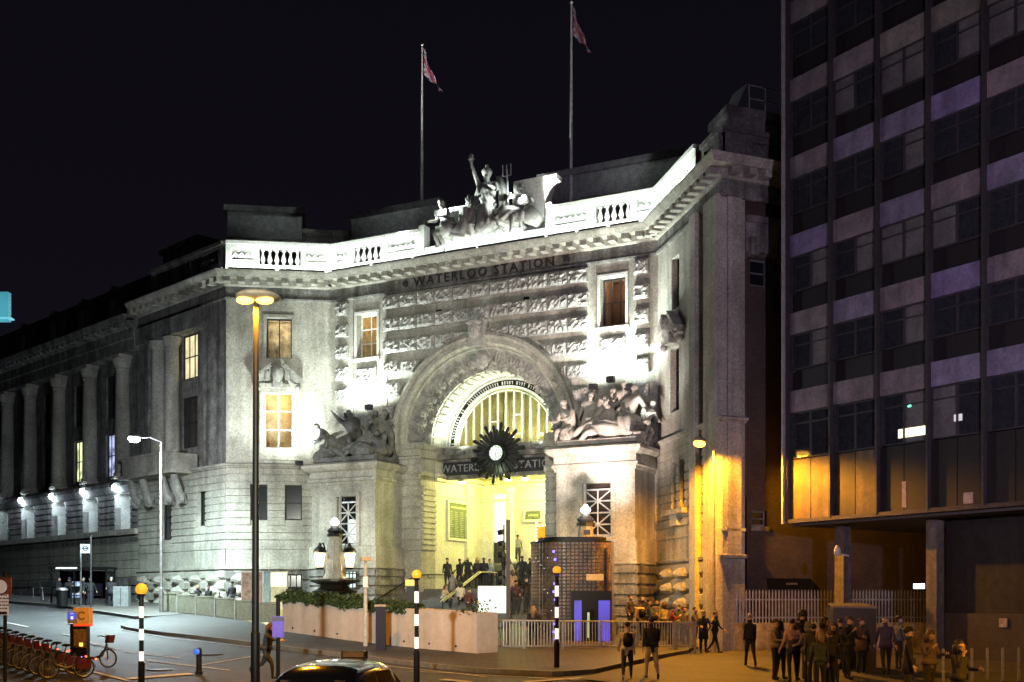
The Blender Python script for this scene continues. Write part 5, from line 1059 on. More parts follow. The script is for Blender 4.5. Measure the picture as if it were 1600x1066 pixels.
group('weathered dark carved figures struggling on rocks on the pier nearest the lantern pillar', 2.75, [
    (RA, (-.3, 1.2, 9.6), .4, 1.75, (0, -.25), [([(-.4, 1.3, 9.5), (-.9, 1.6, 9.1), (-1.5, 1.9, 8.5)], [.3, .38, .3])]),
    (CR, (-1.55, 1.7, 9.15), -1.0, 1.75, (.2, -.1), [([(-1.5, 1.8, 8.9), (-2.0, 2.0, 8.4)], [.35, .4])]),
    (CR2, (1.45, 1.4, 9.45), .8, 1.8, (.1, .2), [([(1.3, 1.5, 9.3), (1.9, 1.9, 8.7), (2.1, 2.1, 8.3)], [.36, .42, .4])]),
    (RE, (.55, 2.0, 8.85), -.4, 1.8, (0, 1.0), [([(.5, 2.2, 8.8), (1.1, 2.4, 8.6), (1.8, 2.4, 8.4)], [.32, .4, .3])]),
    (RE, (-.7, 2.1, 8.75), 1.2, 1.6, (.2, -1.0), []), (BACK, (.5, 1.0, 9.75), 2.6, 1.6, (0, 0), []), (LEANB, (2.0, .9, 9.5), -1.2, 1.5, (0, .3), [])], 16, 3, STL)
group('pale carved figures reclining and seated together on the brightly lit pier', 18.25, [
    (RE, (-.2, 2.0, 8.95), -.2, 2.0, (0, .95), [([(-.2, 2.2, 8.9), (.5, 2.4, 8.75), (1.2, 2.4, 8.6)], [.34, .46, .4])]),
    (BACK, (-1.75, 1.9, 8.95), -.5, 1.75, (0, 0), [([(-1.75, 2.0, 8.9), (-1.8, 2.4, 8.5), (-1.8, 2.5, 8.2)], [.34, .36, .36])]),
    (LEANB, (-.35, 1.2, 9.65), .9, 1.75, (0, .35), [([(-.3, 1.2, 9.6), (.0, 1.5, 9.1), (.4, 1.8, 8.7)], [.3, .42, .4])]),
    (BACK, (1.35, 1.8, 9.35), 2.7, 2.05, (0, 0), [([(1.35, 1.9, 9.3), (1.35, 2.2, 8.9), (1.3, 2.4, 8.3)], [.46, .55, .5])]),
    (CR, (2.0, 1.3, 9.0), 1.2, 1.5, (0, .1), []), (STANDP | MUS, (-1.2, .8, 9.6), .2, 1.55, (0, .1), []), (BACK, (.85, .9, 9.95), .3, 1.6, (0, 0), [])], 12, 5, M('statue_bright', (.46, .42, .37), .8, var=.25, scale=2, bump=.35, bscale=10), .35)  # floodlit warmth and brightness put into this group's stone colour
# clock with its rayed surround
uc, zc = BC.hit(776, 708, -1.6); CK = Thing('hanging_clock', 'round clock with pale dial in a black sunburst hung in the arch', 'clock', U(uc, -1.6, zc)); mb = MB()
for k in range(40):
    a = 2*math.pi*k/40; r = 1.55 if k % 2 else 1.28; r *= 1+.1*(k % 4 == 1); d = .09
    mb.prism([U(uc+.5*math.cos(a-.07), -1.72, zc+.5*math.sin(a-.07)), U(uc+r*math.cos(a-.062), -1.72, zc+r*math.sin(a-.062)), U(uc+(r+.1)*math.cos(a), -1.72, zc+(r+.1)*math.sin(a)), U(uc+r*math.cos(a+.062), -1.72, zc+r*math.sin(a+.062)), U(uc+.5*math.cos(a+.07), -1.72, zc+.5*math.sin(a+.07))], Vector((BC.n.x, BC.n.y, 0))*(.06 if k % 2 else .12))
CK.part('sunburst', mb, BRONZE); mb = MB(); ring = []
for k in range(33):
    a = 2*math.pi*k/32; ring.append(a)
prf = [(.42, -1.5), (.46, -1.42), (.56, -1.42), (.64, -1.5), (.66, -1.75)]; mb.arc(BC, uc, zc, prf, 0, 2*math.pi, 40); CK.part('case', mb, BLACK)
mb = MB(); mb.add([U(uc, -1.5, zc)]+[U(uc+.43*math.cos(a), -1.5, zc+.43*math.sin(a)) for a in ring], [[0, k+1, k+2] for k in range(32)]); dial = CK.part('dial', mb, M('dial_glow', (.7, .75, .65), emis=(.6, .85, .55), es=.55)); mb = MB()
for k in range(12): a = math.pi*k/6; mb.tube([U(uc+.3*math.cos(a), -1.48, zc+.3*math.sin(a)), U(uc+.4*math.cos(a), -1.48, zc+.4*math.sin(a))], .018, 4)
CK.part('hour_marks', mb, BLACK, dial)
for nm, a, L2, r in (('minute_hand', math.radians(90-108), .34, .014), ('hour_hand', math.radians(90-189), .24, .02)): CK.part(nm, MB().tube([U(uc, -1.47, zc), U(uc+L2*math.cos(a), -1.47, zc+L2*math.sin(a))], r, 5), BLACK, dial)
CK.part('hanger', MB().tube([U(uc, -1.75, zc), U(uc, -2.4, zc-.3)], .08, 6), BLACK)
lamp('POINT', U(uc, -1.15, zc-.9), 10, (.8, 1, .7), .1)
# flagpoles
def flagpole(px0, ytop, ybase, d, label, fl):
    b = R(px0, ybase, d); t = R(px0+1, ytop, d); T = Thing('flagpole', label, 'flagpole', b); T.part('pole', MB().tube([b-Vector((0, 0, 1.6)), b.lerp(t, .5), t], [.085, .075, .045], 8).ball(t, .09, 8, 6), WHITE)
    nx, nzv = 22, 26; vs = []; ra = random.Random(int(px0))
    for j in range(nzv+1):
        v = j/nzv
        for i in range(nx+1):
            uu = i/nx; drop = 1.75*uu**.9; xx = .05+1.0*uu*(.6+.45*v*0.8)+.5*fl*v*uu; vs.append((t.x+xx+.06*math.sin(uu*9+v*3), t.y+.12*math.sin(uu*11+v*5)*uu, t.z-.12-1.6*v*(1-.4*uu)-drop+.05*math.sin(uu*13)))
    mb = MB(); mb.add(vs, [[j*(nx+1)+i, j*(nx+1)+i+1, (j+1)*(nx+1)+i+1, (j+1)*(nx+1)+i] for j in range(nzv) for i in range(nx)]); mb.m = []
    for j in range(nzv):
        for i in range(nx):
            x, y = (i+.5)/nx*2-1, (j+.5)/nzv*2-1; c = 0
            if abs(abs(x)-abs(y)) < .34: c = 1
            if abs(abs(x)-abs(y)) < .12: c = 2
            if abs(x) < .26 or abs(y) < .38: c = 1
            if abs(x) < .15 or abs(y) < .22: c = 2
            mb.m.append(c)
    T.part('flag', mb, [cloth((.02, .03, .16)), cloth((.62, .57, .60)), cloth((.40, .09, .15))], smooth=True)
flagpole(659, 70, 356, 69.5, 'white flagpole with drooping flag beside the throne end of the parapet', .5); flagpole(892, 4, 302, 64.5, 'taller white flagpole with limp flag above the narrow balustrade', .25)
lamp('SPOT', BC.p(5.2, .95, 19.7), 5200, (1, .94, .92), .15, R(668, 120, 69.5), 24, 1); lamp('SPOT', BC.p(14.6, .95, 19.7), 5200, (1, .94, .92), .15, R(900, 60, 64.5), 24, 1)
for u, pw in ((6.3, 2200), (13.9, 800)): lamp('SPOT', BC.p(u, 1.3, 21.7), pw, FLOOD, .12, BC.p(10.2, .3, 22.2), 60, .8)
# ================================================================ lamps in the street
b = GD(399, 32); top = R(402, 470, 32); T = Thing('tall_street_lamp', 'tall dark street lamp with two orange lamps under one wide dish', 'street lamp', b)
T.part('post', MB().tube([b, (b.x, b.y, b.z+1.6), (b.x, b.y, b.z+1.65), (b.x+.02, b.y, top.z)], [.125, .125, .10, .075], 14), BLACK, smooth=False)
mb = MB(); mb.lathe((top.x+.02, top.y, top.z), [(.05, -.02), (.28, .0), (.58, .05), (.62, .12), (.5, .2), (.2, .27), (.06, .28)], 28); T.part('dish', mb, M('dish_grey', (.34, .28, .2), .5), smooth=True)
for sx in (-.3, .24):
    q = Vector((top.x+sx, top.y-.16, top.z-.03)); T.part('lamp_bulb', MB().ball(q, (.25, .17, .11), 12, 8), EM_SOD); lamp('SPOT', q+Vector((0, 0, -.15)), 2300, SOD, .15, q+Vector((0, 0, -5)), 168, .4)
def arm_lamp(base, ptop, plamp, name, label, em, mat, r=.09):
    T = Thing(name, label, 'street lamp', base); T.part('post', MB().tube([base, base+Vector((0, 0, 1.4)), base+Vector((0, 0, 1.45)), ptop-Vector((0, 0, .9)), ptop], [r*1.25, r*1.25, r*.9, r*.75, r*.6], 10), mat)
    T.part('arm', MB().tube([ptop, ptop.lerp(plamp, .5)+Vector((0, 0, .12)), plamp], [.05, .04, .04], 8), mat); d = (plamp-ptop); d.z = 0; d.normalize()
    mb = MB(); mb.ball(plamp+d*.25+Vector((0, 0, .05)), (.4, .2, .12), 12, 8, 0, Matrix.Rotation(math.atan2(d.y, d.x), 3, 'Z')); T.part('lamp_head', mb, mat, smooth=True)
    mb = MB(); mb.ball(plamp+d*.28+Vector((0, 0, -.12)), (.34, .2, .16), 12, 8, 0, Matrix.Rotation(math.atan2(d.y, d.x), 3, 'Z')); T.part('lamp_bulb', mb, em); return plamp+d*.28+Vector((0, 0, -.36))
bb = GD(252, 62); q = arm_lamp(bb, Vector((bb.x, bb.y, R(252, 690, 62).z)), R(217, 684, 61), 'street_lamp', 'pale grey street lamp with cold white light near the balcony', EM_LED, STEEL); lamp('SPOT', q, 13000, (.68, .92, .93), .25, q+Vector((-.4, .9, -6)), 168, .95); lamp('POINT', q, 1700, (.8, .86, .95), .2)
bb = GD(1115, 50.0); q = arm_lamp(bb, Vector((bb.x, bb.y, R(1115, 702, 50).z)), R(1099, 690, 49.5), 'street_lamp', 'street lamp with orange light in front of the rusticated flank wall', EM_SOD, M('lamp_post_buff', (.4, .34, .25), .5)); lamp('SPOT', q+Vector((0, 0, .1)), 7500, SOD, .2, q+Vector((.3, .3, -5)), 168, .3)
# unseen orange and warm street lamps, then an added white fill lamp
for k, (x, y, h) in enumerate(((15, 18, 5.2), (-9, 8, 9), (4, -6, 9))):
    bb = Vector((x, y, gz(x, y))); q = arm_lamp(bb, bb+Vector((0, 0, h)), bb+Vector((-.8, .6, h+.1)), 'street_lamp', ('orange street lamp at the near edge of the plaza', 'warm white street lamp on the near kerb', 'white street lamp beside the raised walkway')[k], (EM_SOD, EM_WARM, M('fill_lamp', (.8, .7, 1), emis=(.8, .6, 1), es=30))[k], STEEL)
    if k < 2: lamp('SPOT', q, (3600, 3400)[k], (SOD, (1, .74, .45))[k], .2, q-Vector((0, -1.5, 8)), 160, .7)
    else: lamp('POINT', q, 700, (1, .92, .88), .25)  # added general fill from the unseen lamp behind the viewpoint
bb = Vector((11, 13, gz(11, 13))); T = Thing('added_fill_light', 'mast mounted violet floodlight trained on the office block', 'floodlight', bb); q = bb+Vector((0, 0, 7.5)); T.part('mast', MB().tube([bb, q], .08, 8), STEEL); T.part('housing', MB().box(q, (.5, .25, .35)), DARK); T.part('lens', MB().box(q+Vector((0, .14, 0)), (.44, .02, .3)), M('violet_lens', (.8, .7, 1), emis=(.7, .5, 1), es=10)); lamp('SPOT', q+Vector((0, .3, 0)), 6500, (.84, .68, .95), .3, (15, 41, 11), 62, .9)  # added out of view: violet fill that brightens the office panels
bb = Vector((-5, -6, gz(-5, -6))); T = Thing('added_fill_light', 'mast mounted warm white floodlight trained on the terminus', 'floodlight', bb); q = bb+Vector((0, 0, 9)); T.part('mast', MB().tube([bb, q], .08, 8), STEEL); T.part('housing', MB().box(q, (.6, .3, .4)), DARK); T.part('lens', MB().box(q+Vector((0, .17, 0)), (.52, .02, .34)), M('warm_lens', (1, .95, .85), emis=(1, .95, .85), es=10)); lamp('SPOT', q+Vector((0, .4, 0)), 54000, (.99, 1, .84), .3, (-6.5, 64, 5), 27, .9)  # added behind the viewpoint: front fill for the station walls
# stone lantern pillars
def lantern_pillar(px, d, ytop, label):
    b = GD(px, d); zt = R(px, ytop, d).z; T = Thing('lantern_pillar', label, 'lamp pillar', b); x, y = b.x, b.y
    mb = MB(); mb.lathe((x, y, b.z), [(1.5, 0), (1.5, 1.0), (1.3, 1.05), (1.3, 1.3)], 8); T.part('pedestal', mb, M('pedestal_stone', (.2, .2, .15), .85, var=.4))
    z0 = b.z+1.3; mb = MB(); mb.lathe((x, y, z0), [(.8, 0), (1.15, .1), (1.2, .2), (.9, .3), (.7, .5), (1.0, .62), (1.35, .7), (1.35, .8), (.9, .85)], 20); T.part('bronze_bowl', mb, BRONZE)
    z1 = z0+.85; z2 = zt-.9; mb = MB(); mb.lathe((x, y, 0), [(.62, z1), (.56, z1+.3), (.34, z2), (.28, z2)], 8); T.part('shaft', mb, STONE)
    mb = MB(); mb.lathe((x, y, z2), [(.42, 0), (.42, .12), (.34, .2), (.42, .3), (.16, .55), (.1, .62)], 8); T.part('cap', mb, BRONZE)
    mb = MB(); mb.lathe((x, y, zt-.32), [(.1, 0), (.22, .12), (.24, .2), (.05, .42)], 10); T.part('finial_lamp', mb, M('finial_glow', (1, 1, 1), emis=(.9, .97, 1), es=7)); lamp('POINT', (x, y, zt+.3), 50, (.9, 1, 1), .1)
    zl = z1+(z2-z1)*.42
    for a in (0.05, 3.19):
        dx, dy = math.cos(a), math.sin(a); c = Vector((x+dx*.78, y+dy*.78, zl)); mb = MB(); mb.tube([(x+dx*.5, y+dy*.5, zl+.62), (x+dx*.6, y+dy*.6, zl+.95), (c.x, c.y, zl+.85)], .05, 6); mb.lathe(c, [(.30, .44), (.36, .52), (.28, .64), (.12, .78), (.04, .98)], 8); mb.lathe(c, [(.18, -.42), (.22, -.36), (.24, -.32)], 8); T.part('lantern_bracket', mb, BRONZE)
        mb = MB(); mb.lathe(c, [(.17, -.32), (.29, .42)], 8); T.part('lantern', mb, EM_WARM); lamp('POINT', c+Vector((dx*.55, dy*.55, 0)), 75, (1, .80, .42), .15)
    return T
lantern_pillar(523, 60.5, 812, 'stone lantern pillar with glowing glass lanterns in front of the dark carved group')
lantern_pillar(915, 54.0, 792, 'stone lantern pillar mostly hidden behind the glass block tower')
# Belisha beacons
def beacon(px, d, yg, gr, label):
    b = GD(px, d); zg = R(px, yg, d).z; mb = MB(); T = Thing('crossing_beacon', label, 'beacon', b); z = b.z; i = 0; p = MB()
    p.m = []; n = 9; H = zg-.16-b.z
    for k in range(n): p.cur = k % 2; p.lathe((b.x, b.y, z+H*k/n), [(.062, 0), (.062, H/n)], 12)
    p.cur = 0; p.lathe((b.x, b.y, z), [(.09, 0), (.09, .9), (.07, .95)], 12)
    T.part('striped_pole', p, [BLACK, M('band_white', (.8, .8, .78), .35, emis=(1, .95, .85), es=BAND)])
    T.part('globe', MB().ball((b.x, b.y, zg), gr, 16, 10), GLOBE, smooth=True); T.part('globe_collar', MB().lathe((b.x, b.y, zg-gr-.02), [(.08, 0), (.1, .03), (.1, .06)], 12), BLACK)
BAND = .5
beacon(221, 31, 921, .16, 'crossing beacon with dull amber globe beside the cycle hire stand'); beacon(651, 33.5, 898, .14, 'crossing beacon with amber globe in front of the pale planter wall'); beacon(870, 37, 891, .135, 'crossing beacon with amber globe in front of the metal railing')

# ================================================================ forecourt furniture
a0, a1 = GD(441, 51.5), GD(576, 47.3); a2 = R(745, 1027, 42.3); a2 = Vector((a2.x, a2.y, gz(a2.x, a2.y)))
def planter(p, q, label, wd=1.05, hgt=1.5, hedge=1.0):
    fr = Fr(p, q); T = Thing('planter', label, 'planter', fr.p(fr.L/2, -wd/2, min(p.z, q.z))); mb = MB(); e = .02
    zb = lambda u: p.z*(1-u/fr.L)+q.z*u/fr.L; tp = lambda u: zb(u)+hgt+.12
    vs = [fr.p(e, 0, zb(0)-.2), fr.p(fr.L-e, 0, zb(fr.L)-.2), fr.p(fr.L-e, -wd, zb(fr.L)-.2), fr.p(e, -wd, zb(0)-.2), fr.p(e, 0, tp(0)), fr.p(fr.L-e, 0, tp(fr.L)), fr.p(fr.L-e, -wd, tp(fr.L)), fr.p(e, -wd, tp(0))]; mb.hexa(vs); T.part('planter_wall', mb, PLANT_C)
    mb = MB()
    for k in range(int(fr.L/1.6)): u = .8+1.6*k; mb.ball(fr.p(u, .01, zb(u)+.32), .045, 6, 4)
    T.part('drain_hole', mb, BLACK); return T, fr, tp
T1, f1, tp1 = planter(a0, a1, 'long pale planter wall under the trailing hedge'); T2, f2, tp2 = planter(a1, a2, 'pale planter wall ending at the metal railing')
def hedge(fr, tp, u0, u1, dens, label, hh=.5):
    mb = MB(); rr = random.Random(5)
    for i in range(int(dens*(u1-u0))):
        u = u0+(u1-u0)*rr.random(); ph = .6+.4*math.sin(u*3.1)+.25*math.sin(u*7.3); k = rr.random(); n = .25-1.3*rr.random()**1.5; z = tp(u)+hh*ph*rr.random()-(.28*ph*rr.random() if n > -.05 else 0)
        c = fr.p(u, n, z); r = .05+.06*rr.random(); a, b, g = [rr.uniform(-1, 1) for _ in range(3)]; d1 = Vector((a, b, g)).normalized()*r; d2 = d1.cross(Vector((rr.random(), rr.random(), 1))).normalized()*r*.55; mb.add([c-d1, c+d2, c+d1, c-d2], [[0, 1, 2, 3]])
    solo('hedge', mb, LEAF, label, 'hedge', fr.p((u0+u1)/2, -.5, tp(u0)))
hedge(f1, tp1, -.2, f1.L, 900, 'shaggy green hedge trailing over the long planter wall', .36); hedge(f2, tp2, 0, 2.6, 600, 'sparse tail of hedge at the joint of the planter walls', .3)
hedge(f2, tp2, f2.L-.9, f2.L, 90, 'few dry grass stalks at the end of the planter wall', .45)
def railing(p, q, label, posts, hgt=1.05, base=.12, bar=.13, name='railing', mat=WHITEM):
    fr = Fr(p, q); T = Thing(name, label, 'railing', fr.p(fr.L/2, 0, min(p.z, q.z))); z = lambda u: p.z*(1-u/fr.L)+q.z*u/fr.L+base
    mb = MB()
    for zz in (.12, hgt): mb.tube([fr.p(0, 0, z(0)+zz), fr.p(fr.L, 0, z(fr.L)+zz)], .035, 6)
    T.part('rail', mb, mat); mb = MB(); n = int(fr.L/bar)
    for k in range(n+1): u = fr.L*k/n; mb.tube([fr.p(u, 0, z(u)+.12), fr.p(u, 0, z(u)+hgt)], .014, 5)
    T.part('bars', mb, mat)
    for k in range(posts+1): u = fr.L*k/posts; T.part('post', MB().fb(fr, u-.035, u+.035, -.035, .035, z(u)-.3, z(u)+hgt+.03), mat)
    return fr
r0 = GD(757, 44.5); r1 = GD(870, 43.6); r2 = GD(948, 43.4); r3 = G(1052, 1019)
railing(r0, r3, 'long pale metal railing of upright bars in front of the drum tower', 5, 1.12)
r4 = Vector((r3.x+.95, r3.y+.35, 0)); r4.z = gz(r4.x, r4.y)
MP = Thing('crowd_barrier', 'short mesh filled barrier panel closing the end of the metal railing', 'barrier', (r3+r4)/2); fr = Fr(r3+Vector((.1, 0, 0)), r4); mb = MB(); z0 = gz(r3.x, r3.y)+.12
for u in (0, fr.L): mb.fb(fr, u-.04, u+.04, -.04, .04, z0-.3, z0+1.15)
for zz in (.1, 1.1): mb.fb(fr, .04, fr.L-.04, -.03, .03, z0+zz-.03, z0+zz+.03)
MP.part('frame', mb, WHITEM); mb = MB()
for k in range(16): mb.fb(fr, fr.L*k/16+.01, fr.L*k/16+.03, -.01, .01, z0+.13, z0+1.07)
MP.part('mesh_infill', mb, WHITEM)
b0, b1 = GD(250, 63), GD(436, 54.5); fr = Fr(b0, b1); BT = Thing('wire_barrier', 'long barrier of pale ribbed panels along the kerb beside the terminus', 'barrier', fr.p(fr.L/2, 0, b0.z)); zf = lambda u: b0.z*(1-u/fr.L)+b1.z*u/fr.L
PANEL = M('ribbed_panel', (.34, .34, .26), .6, var=.2)
for k in range(6):
    u0, u1 = fr.L*k/6+.04, fr.L*(k+1)/6-.04; mb = MB(); n = 34
    for i in range(n): u = u0+(u1-u0)*i/n; mb.fb(fr, u, u+(u1-u0)/n*.55, -.02, .02, zf(u)+.2, zf(u)+1.08)
    mb.fb(fr, u0, u1, -.03, .03, zf(u0)+1.08, zf(u0)+1.14); mb.fb(fr, u0, u1, -.012, .0, zf(u0)+.15, zf(u0)+1.07); BT.part('panel', mb, PANEL); BT.part('post', MB().fb(fr, u0-.06, u0, -.05, .05, zf(u0)-.2, zf(u0)+1.2), WHITEM)
for px in (395, 412, 432): q = GD(px, 56.2); lamp('POINT', q+Vector((0, .9, .5)), 26, (1, .95, .45), .1)
mb = MB()
for px in (395, 412, 432): q = GD(px, 56.2); mb.box(q+Vector((.3, -.3, .25)), (.14, .1, .1))
BT.part('marker_lamp', mb, M('marker_glow', (1, 1, .7), emis=(1, .95, .55), es=4))
# poster stand and phone kiosk behind the barrier
q = GD(394, 60); T = Thing('poster_stand', 'tall freestanding poster board with pale pinkish poster', 'poster', q); mb = MB(); zt = R(394, 892, 60).z; mb.box((q.x, q.y+.06, (q.z+zt)/2), (1.15, .1, zt-q.z)); T.part('frame', mb, WHITEM)
T.part('poster', MB().box((q.x, q.y-.0, (q.z+zt)/2+.1), (1.05, .03, zt-q.z-.35)), M('pink_poster', (.46, .33, .33), .6, var=.5, scale=3)); mb = MB()
for k in range(6): mb.box((q.x-.35+.13*k, q.y-.02, q.z+.52), (.09, .01, .13))
mb.ball((q.x+.15, q.y-.02, q.z+1.3), (.16, .01, .26)); T.part('poster_print', mb, M('poster_ink', (.06, .05, .06)))
q = GD(423, 59); T = Thing('information_kiosk', 'kiosk with blue edge and glowing cream panel behind the barrier', 'kiosk', q); zt = R(423, 892, 59).z; mb = MB(); mb.box((q.x-.15, q.y, (q.z+zt)/2), (.3, .5, zt-q.z)); T.part('blue_column', mb, M('blue_panel', (.16, .28, .42), .5)); mb = MB(); mb.box((q.x+.42, q.y+.1, (q.z+zt)/2), (.84, .3, zt-q.z-.04)); T.part('body', mb, M('kiosk_grey', (.45, .46, .4), .5))
T.part('lit_panel', MB().box((q.x+.42, q.y-.06, zt-.45), (.8, .02, .7)), LIT('cream_panel_glow', (1, .93, .62), .85, .15)); T.part('aerial', MB().tube([(q.x-.1, q.y, zt), (q.x-.1, q.y, zt+.9)], .015, 5), WHITE)
# glowing white box on the forecourt
q = GD(770, 57); zt, zb = R(770, 917, 57).z, R(770, 958, 57).z; T = Thing('glowing_box', 'square frosted glass box glowing pale green in front of the steps', 'light box', (q.x, q.y, q.z)); T.part('plinth', MB().box((q.x, q.y, (q.z+zb)/2), (1.5, 1.2, zb-q.z)), DARK)
T.part('glass_box', MB().box((q.x, q.y, (zt+zb)/2), (1.38, 1.1, zt-zb)), LIT('mint_glass_glow', (.62, .88, .74), .62, .15, .8)); mb = MB()
for sx in (-1, 1): mb.box((q.x+sx*.71, q.y-.57, (zt+zb)/2), (.04, .04, zt-zb+.04))
mb.box((q.x, q.y-.57, zt+.02), (1.46, .04, .04)); T.part('frame', mb, WHITE)
# handrails of the steps
T = Thing('handrail', 'pair of bright brass handrails rising up the middle of the station steps', 'handrail', U(10, 2, -.4)); mb = MB()
for o in (0, .16): mb.tube([U(9.6+o, 3.5, stair(3.5)+.95), U(9.6+o, -.7, stair(-.7)+.95), U(9.6+o, -2.8, .72+.95)], .035, 6)
T.part('rails', mb, M('brass_rail', (.62, .6, .42), .3, .6)); mb = MB()
for n in (3.4, 1.4, -.7, -2.7): mb.tube([U(9.68, n, stair(n)-.1), U(9.68, n, stair(n)+.95)], .03, 6)
T.part('uprights', mb, BLACK)
T = Thing('wall_handrail', 'dark handrail on brackets climbing along the jamb of the arch', 'handrail', U(5.4, 2, 0)); mb = MB(); pth = [U(5.1, 3.2, .0), U(5.9, 1.2, 1.1), U(6.1, .35, 1.5), RVL.p(.4, .18, 1.55), RVL.p(3.0, .18, 1.6), RVL.p(5, .18, 2.6)]; mb.tube(pth, .04, 6); T.part('rail', mb, BLACK); mb = MB()
for p in pth[1:]: mb.tube([p, p-Vector((0, 0, .2)), p+Vector((.12, .12, -.2))], .03, 5)
T.part('brackets', mb, BLACK)
T = Thing('ticket_pillar', 'dark slim machine with amber top at the foot of the steps', 'machine', GD(644, 50)); q = GD(644, 50); zt = R(644, 906, 50).z; T.part('body', MB().box((q.x, q.y, (q.z+zt)/2-.15), (.46, .35, zt-q.z-.3)), BLACK); T.part('amber_top', MB().box((q.x, q.y, zt-.13), (.56, .4, .26)), M('amber_panel', (.7, .5, .08), .5, emis=(1, .7, .1), es=.25))
# camera pole and dark bus flag post in front of the planter
q = GD(571, 45.5); q.z -= 0; zt = R(571, 880, 45.5).z; T = Thing('camera_pole', 'slim grey pole with white box and security camera by the planter', 'pole', q); T.part('pole', MB().tube([q, (q.x, q.y, q.z+1.3), (q.x, q.y, zt)], [.09, .085, .06], 10), M('pole_buff', (.5, .47, .42), .5)); T.part('control_box', MB().box((q.x+.02, q.y-.1, zt-.75), (.19, .18, .42)), WHITE); mb = MB(); mb.box((q.x+.05, q.y-.1, zt+.16), (.42, .18, .15), .4); mb.tube([(q.x, q.y, zt-.05), (q.x, q.y, zt+.1)], .05); T.part('camera', mb, M('camera_buff', (.6, .42, .25), .5))
q = GD(595, 44); zt = R(595, 948, 44).z; T = Thing('totem_post', 'thick dark violet square post with amber cap in front of the planter', 'post', q); T.part('post', MB().box((q.x, q.y, (q.z+zt)/2), (.36, .36, zt-q.z)), M('violet_black', (.014, .009, .028), .6, spec=.2)); T.part('cap', MB().box((q.x, q.y, zt+.04), (.44, .44, .08)), M('amber_cap', (.3, .18, .08), .5))
q = GD(434.5, 33); zt = R(434, 935, 33).z; T = Thing('sign_post', 'dark post carrying a violet lit rectangular sign at the roadside', 'sign', q); T.part('post', MB().tube([q, (q.x, q.y, zt)], .06, 8), BLACK); z0, z1 = R(434, 996, 33).z, R(434, 963, 33).z; T.part('sign_face', MB().box((q.x+.02, q.y-.09, (z0+z1)/2), (.33, .04, z1-z0)), M('violet_sign', (.08, .035, .36), .5, emis=(.2, .08, 1), es=.09)); T.part('sign_band', MB().box((q.x+.02, q.y-.115, z1-.08), (.33, .01, .12)), M('navy_band', (.03, .02, .09), .5))
q = G(311, 1054); T = Thing('bollard', 'black bollard with blue arrow roundel beside the road', 'bollard', q); zt = R(311, 1012, q.y).z; T.part('post', MB().lathe(q, [(.12, 0), (.12, .1), (.09, .12), (.085, zt-q.z-.05), (.06, zt-q.z), (.02, zt-q.z+.01)], 14), BLACK); T.part('roundel', MB().ball((q.x-.05, q.y-.1, zt-.12), (.1, .02, .1)), M('blue_roundel', (.03, .12, .6), .4, emis=(.05, .2, 1), es=.25))
# traffic signal seen from the side
q = GD(794, 46.5); zt = R(794, 812, 46.5).z; T = Thing('traffic_signal', 'dark traffic signal pole with hooded heads in front of the archway', 'traffic light', q); T.part('pole', MB().box((q.x, q.y, (q.z+zt)/2), (.17, .14, zt-q.z)), M('signal_brown', (.05, .028, .024), .6)); mb = MB()
for z in (.5, .95, 1.4, 2.15, 2.5): mb.box((q.x-.2, q.y, zt-z), (.1, .24, .2)); mb.tube([(q.x-.24, q.y, zt-z), (q.x-.42, q.y-.02, zt-z-.04)], [.11, .10], 8)
T.part('signal_head', mb, BLACK); mb = MB(); mb.tube([(q.x-.17, q.y, zt-.2), (q.x-.17, q.y, zt-2.7)], .03); T.part('bracket', mb, BLACK)

# ================================================================ glass block lift tower
q = GD(894, 50.0); LT = Thing('glass_block_tower', 'rounded drum of glass blocks with blue lit doors', 'lift tower', q); x0, x1 = R(831, 0, 50).x, R(957, 0, 50).x; zt = R(894, 846, 50).z; zb = q.z-.2
pl = []; r = 1.5
for k in range(13): a = math.pi*1.5-math.pi*.62*k/12; pl.append((x0+r+r*math.cos(a), 50.2+r+r*math.sin(a)))
pl = pl[::-1]+[(x1-.75, 50.2)]+[(x1-.75+.75*math.sin(k/5*math.pi/2), 50.95-.75*math.cos(k/5*math.pi/2)) for k in range(1, 6)]+[(x1, 54)]
mb = MB(); n = len(pl); tot = resample([Vector(p) for p in pl], 46); rows = 30; rr = random.Random(2)
dz = (zt-zb)/rows; bm_ = MB()
d0, d1 = R(893, 0, 50.2).x, R(955, 0, 50.2).x; zdt = R(920, 924, 50.2).z
mb.add([(p.x, p.y, z) for z in (zb, zt) for p in tot], [[i, i+1, i+48, i+47] for i in range(46)]); LT.part('core', mb, M('block_grout', (.09, .075, .065), .7))
lit = MB()
for i in range(46):
    p, p2 = tot[i], tot[i+1]; t = (p2-p); L = t.length; t.normalize(); nn = Vector((t.y, -t.x)); f = Fr(p, p2)
    for j in range(rows):
        z0 = zb+dz*j; mx_ = (p.x+p2.x)/2
        if d0-.05 < mx_ < d1+.05 and p.y < 51 and z0 < zdt: continue
        bl = mb2 = bm_; a, c = .03*L/.2, .03
        vs = [f.p(.012, 0, z0+.012), f.p(L-.012, 0, z0+.012), f.p(L-.012, 0, z0+dz-.012), f.p(.012, 0, z0+dz-.012), f.p(.03, .018, z0+.03), f.p(L-.03, .018, z0+.03), f.p(L-.03, .018, z0+dz-.03), f.p(.03, .018, z0+dz-.03)]
        bl.add(vs, [[4, 5, 6, 7], [0, 1, 5, 4], [1, 2, 6, 5], [2, 3, 7, 6], [3, 0, 4, 7]])
        if rr.random() < (.07 if j > 6 else .03) and mx_ < d0: lit.fb(f, L*.3, L*.3+.04, .02, .026, z0+dz*.4, z0+dz*.4+.03)
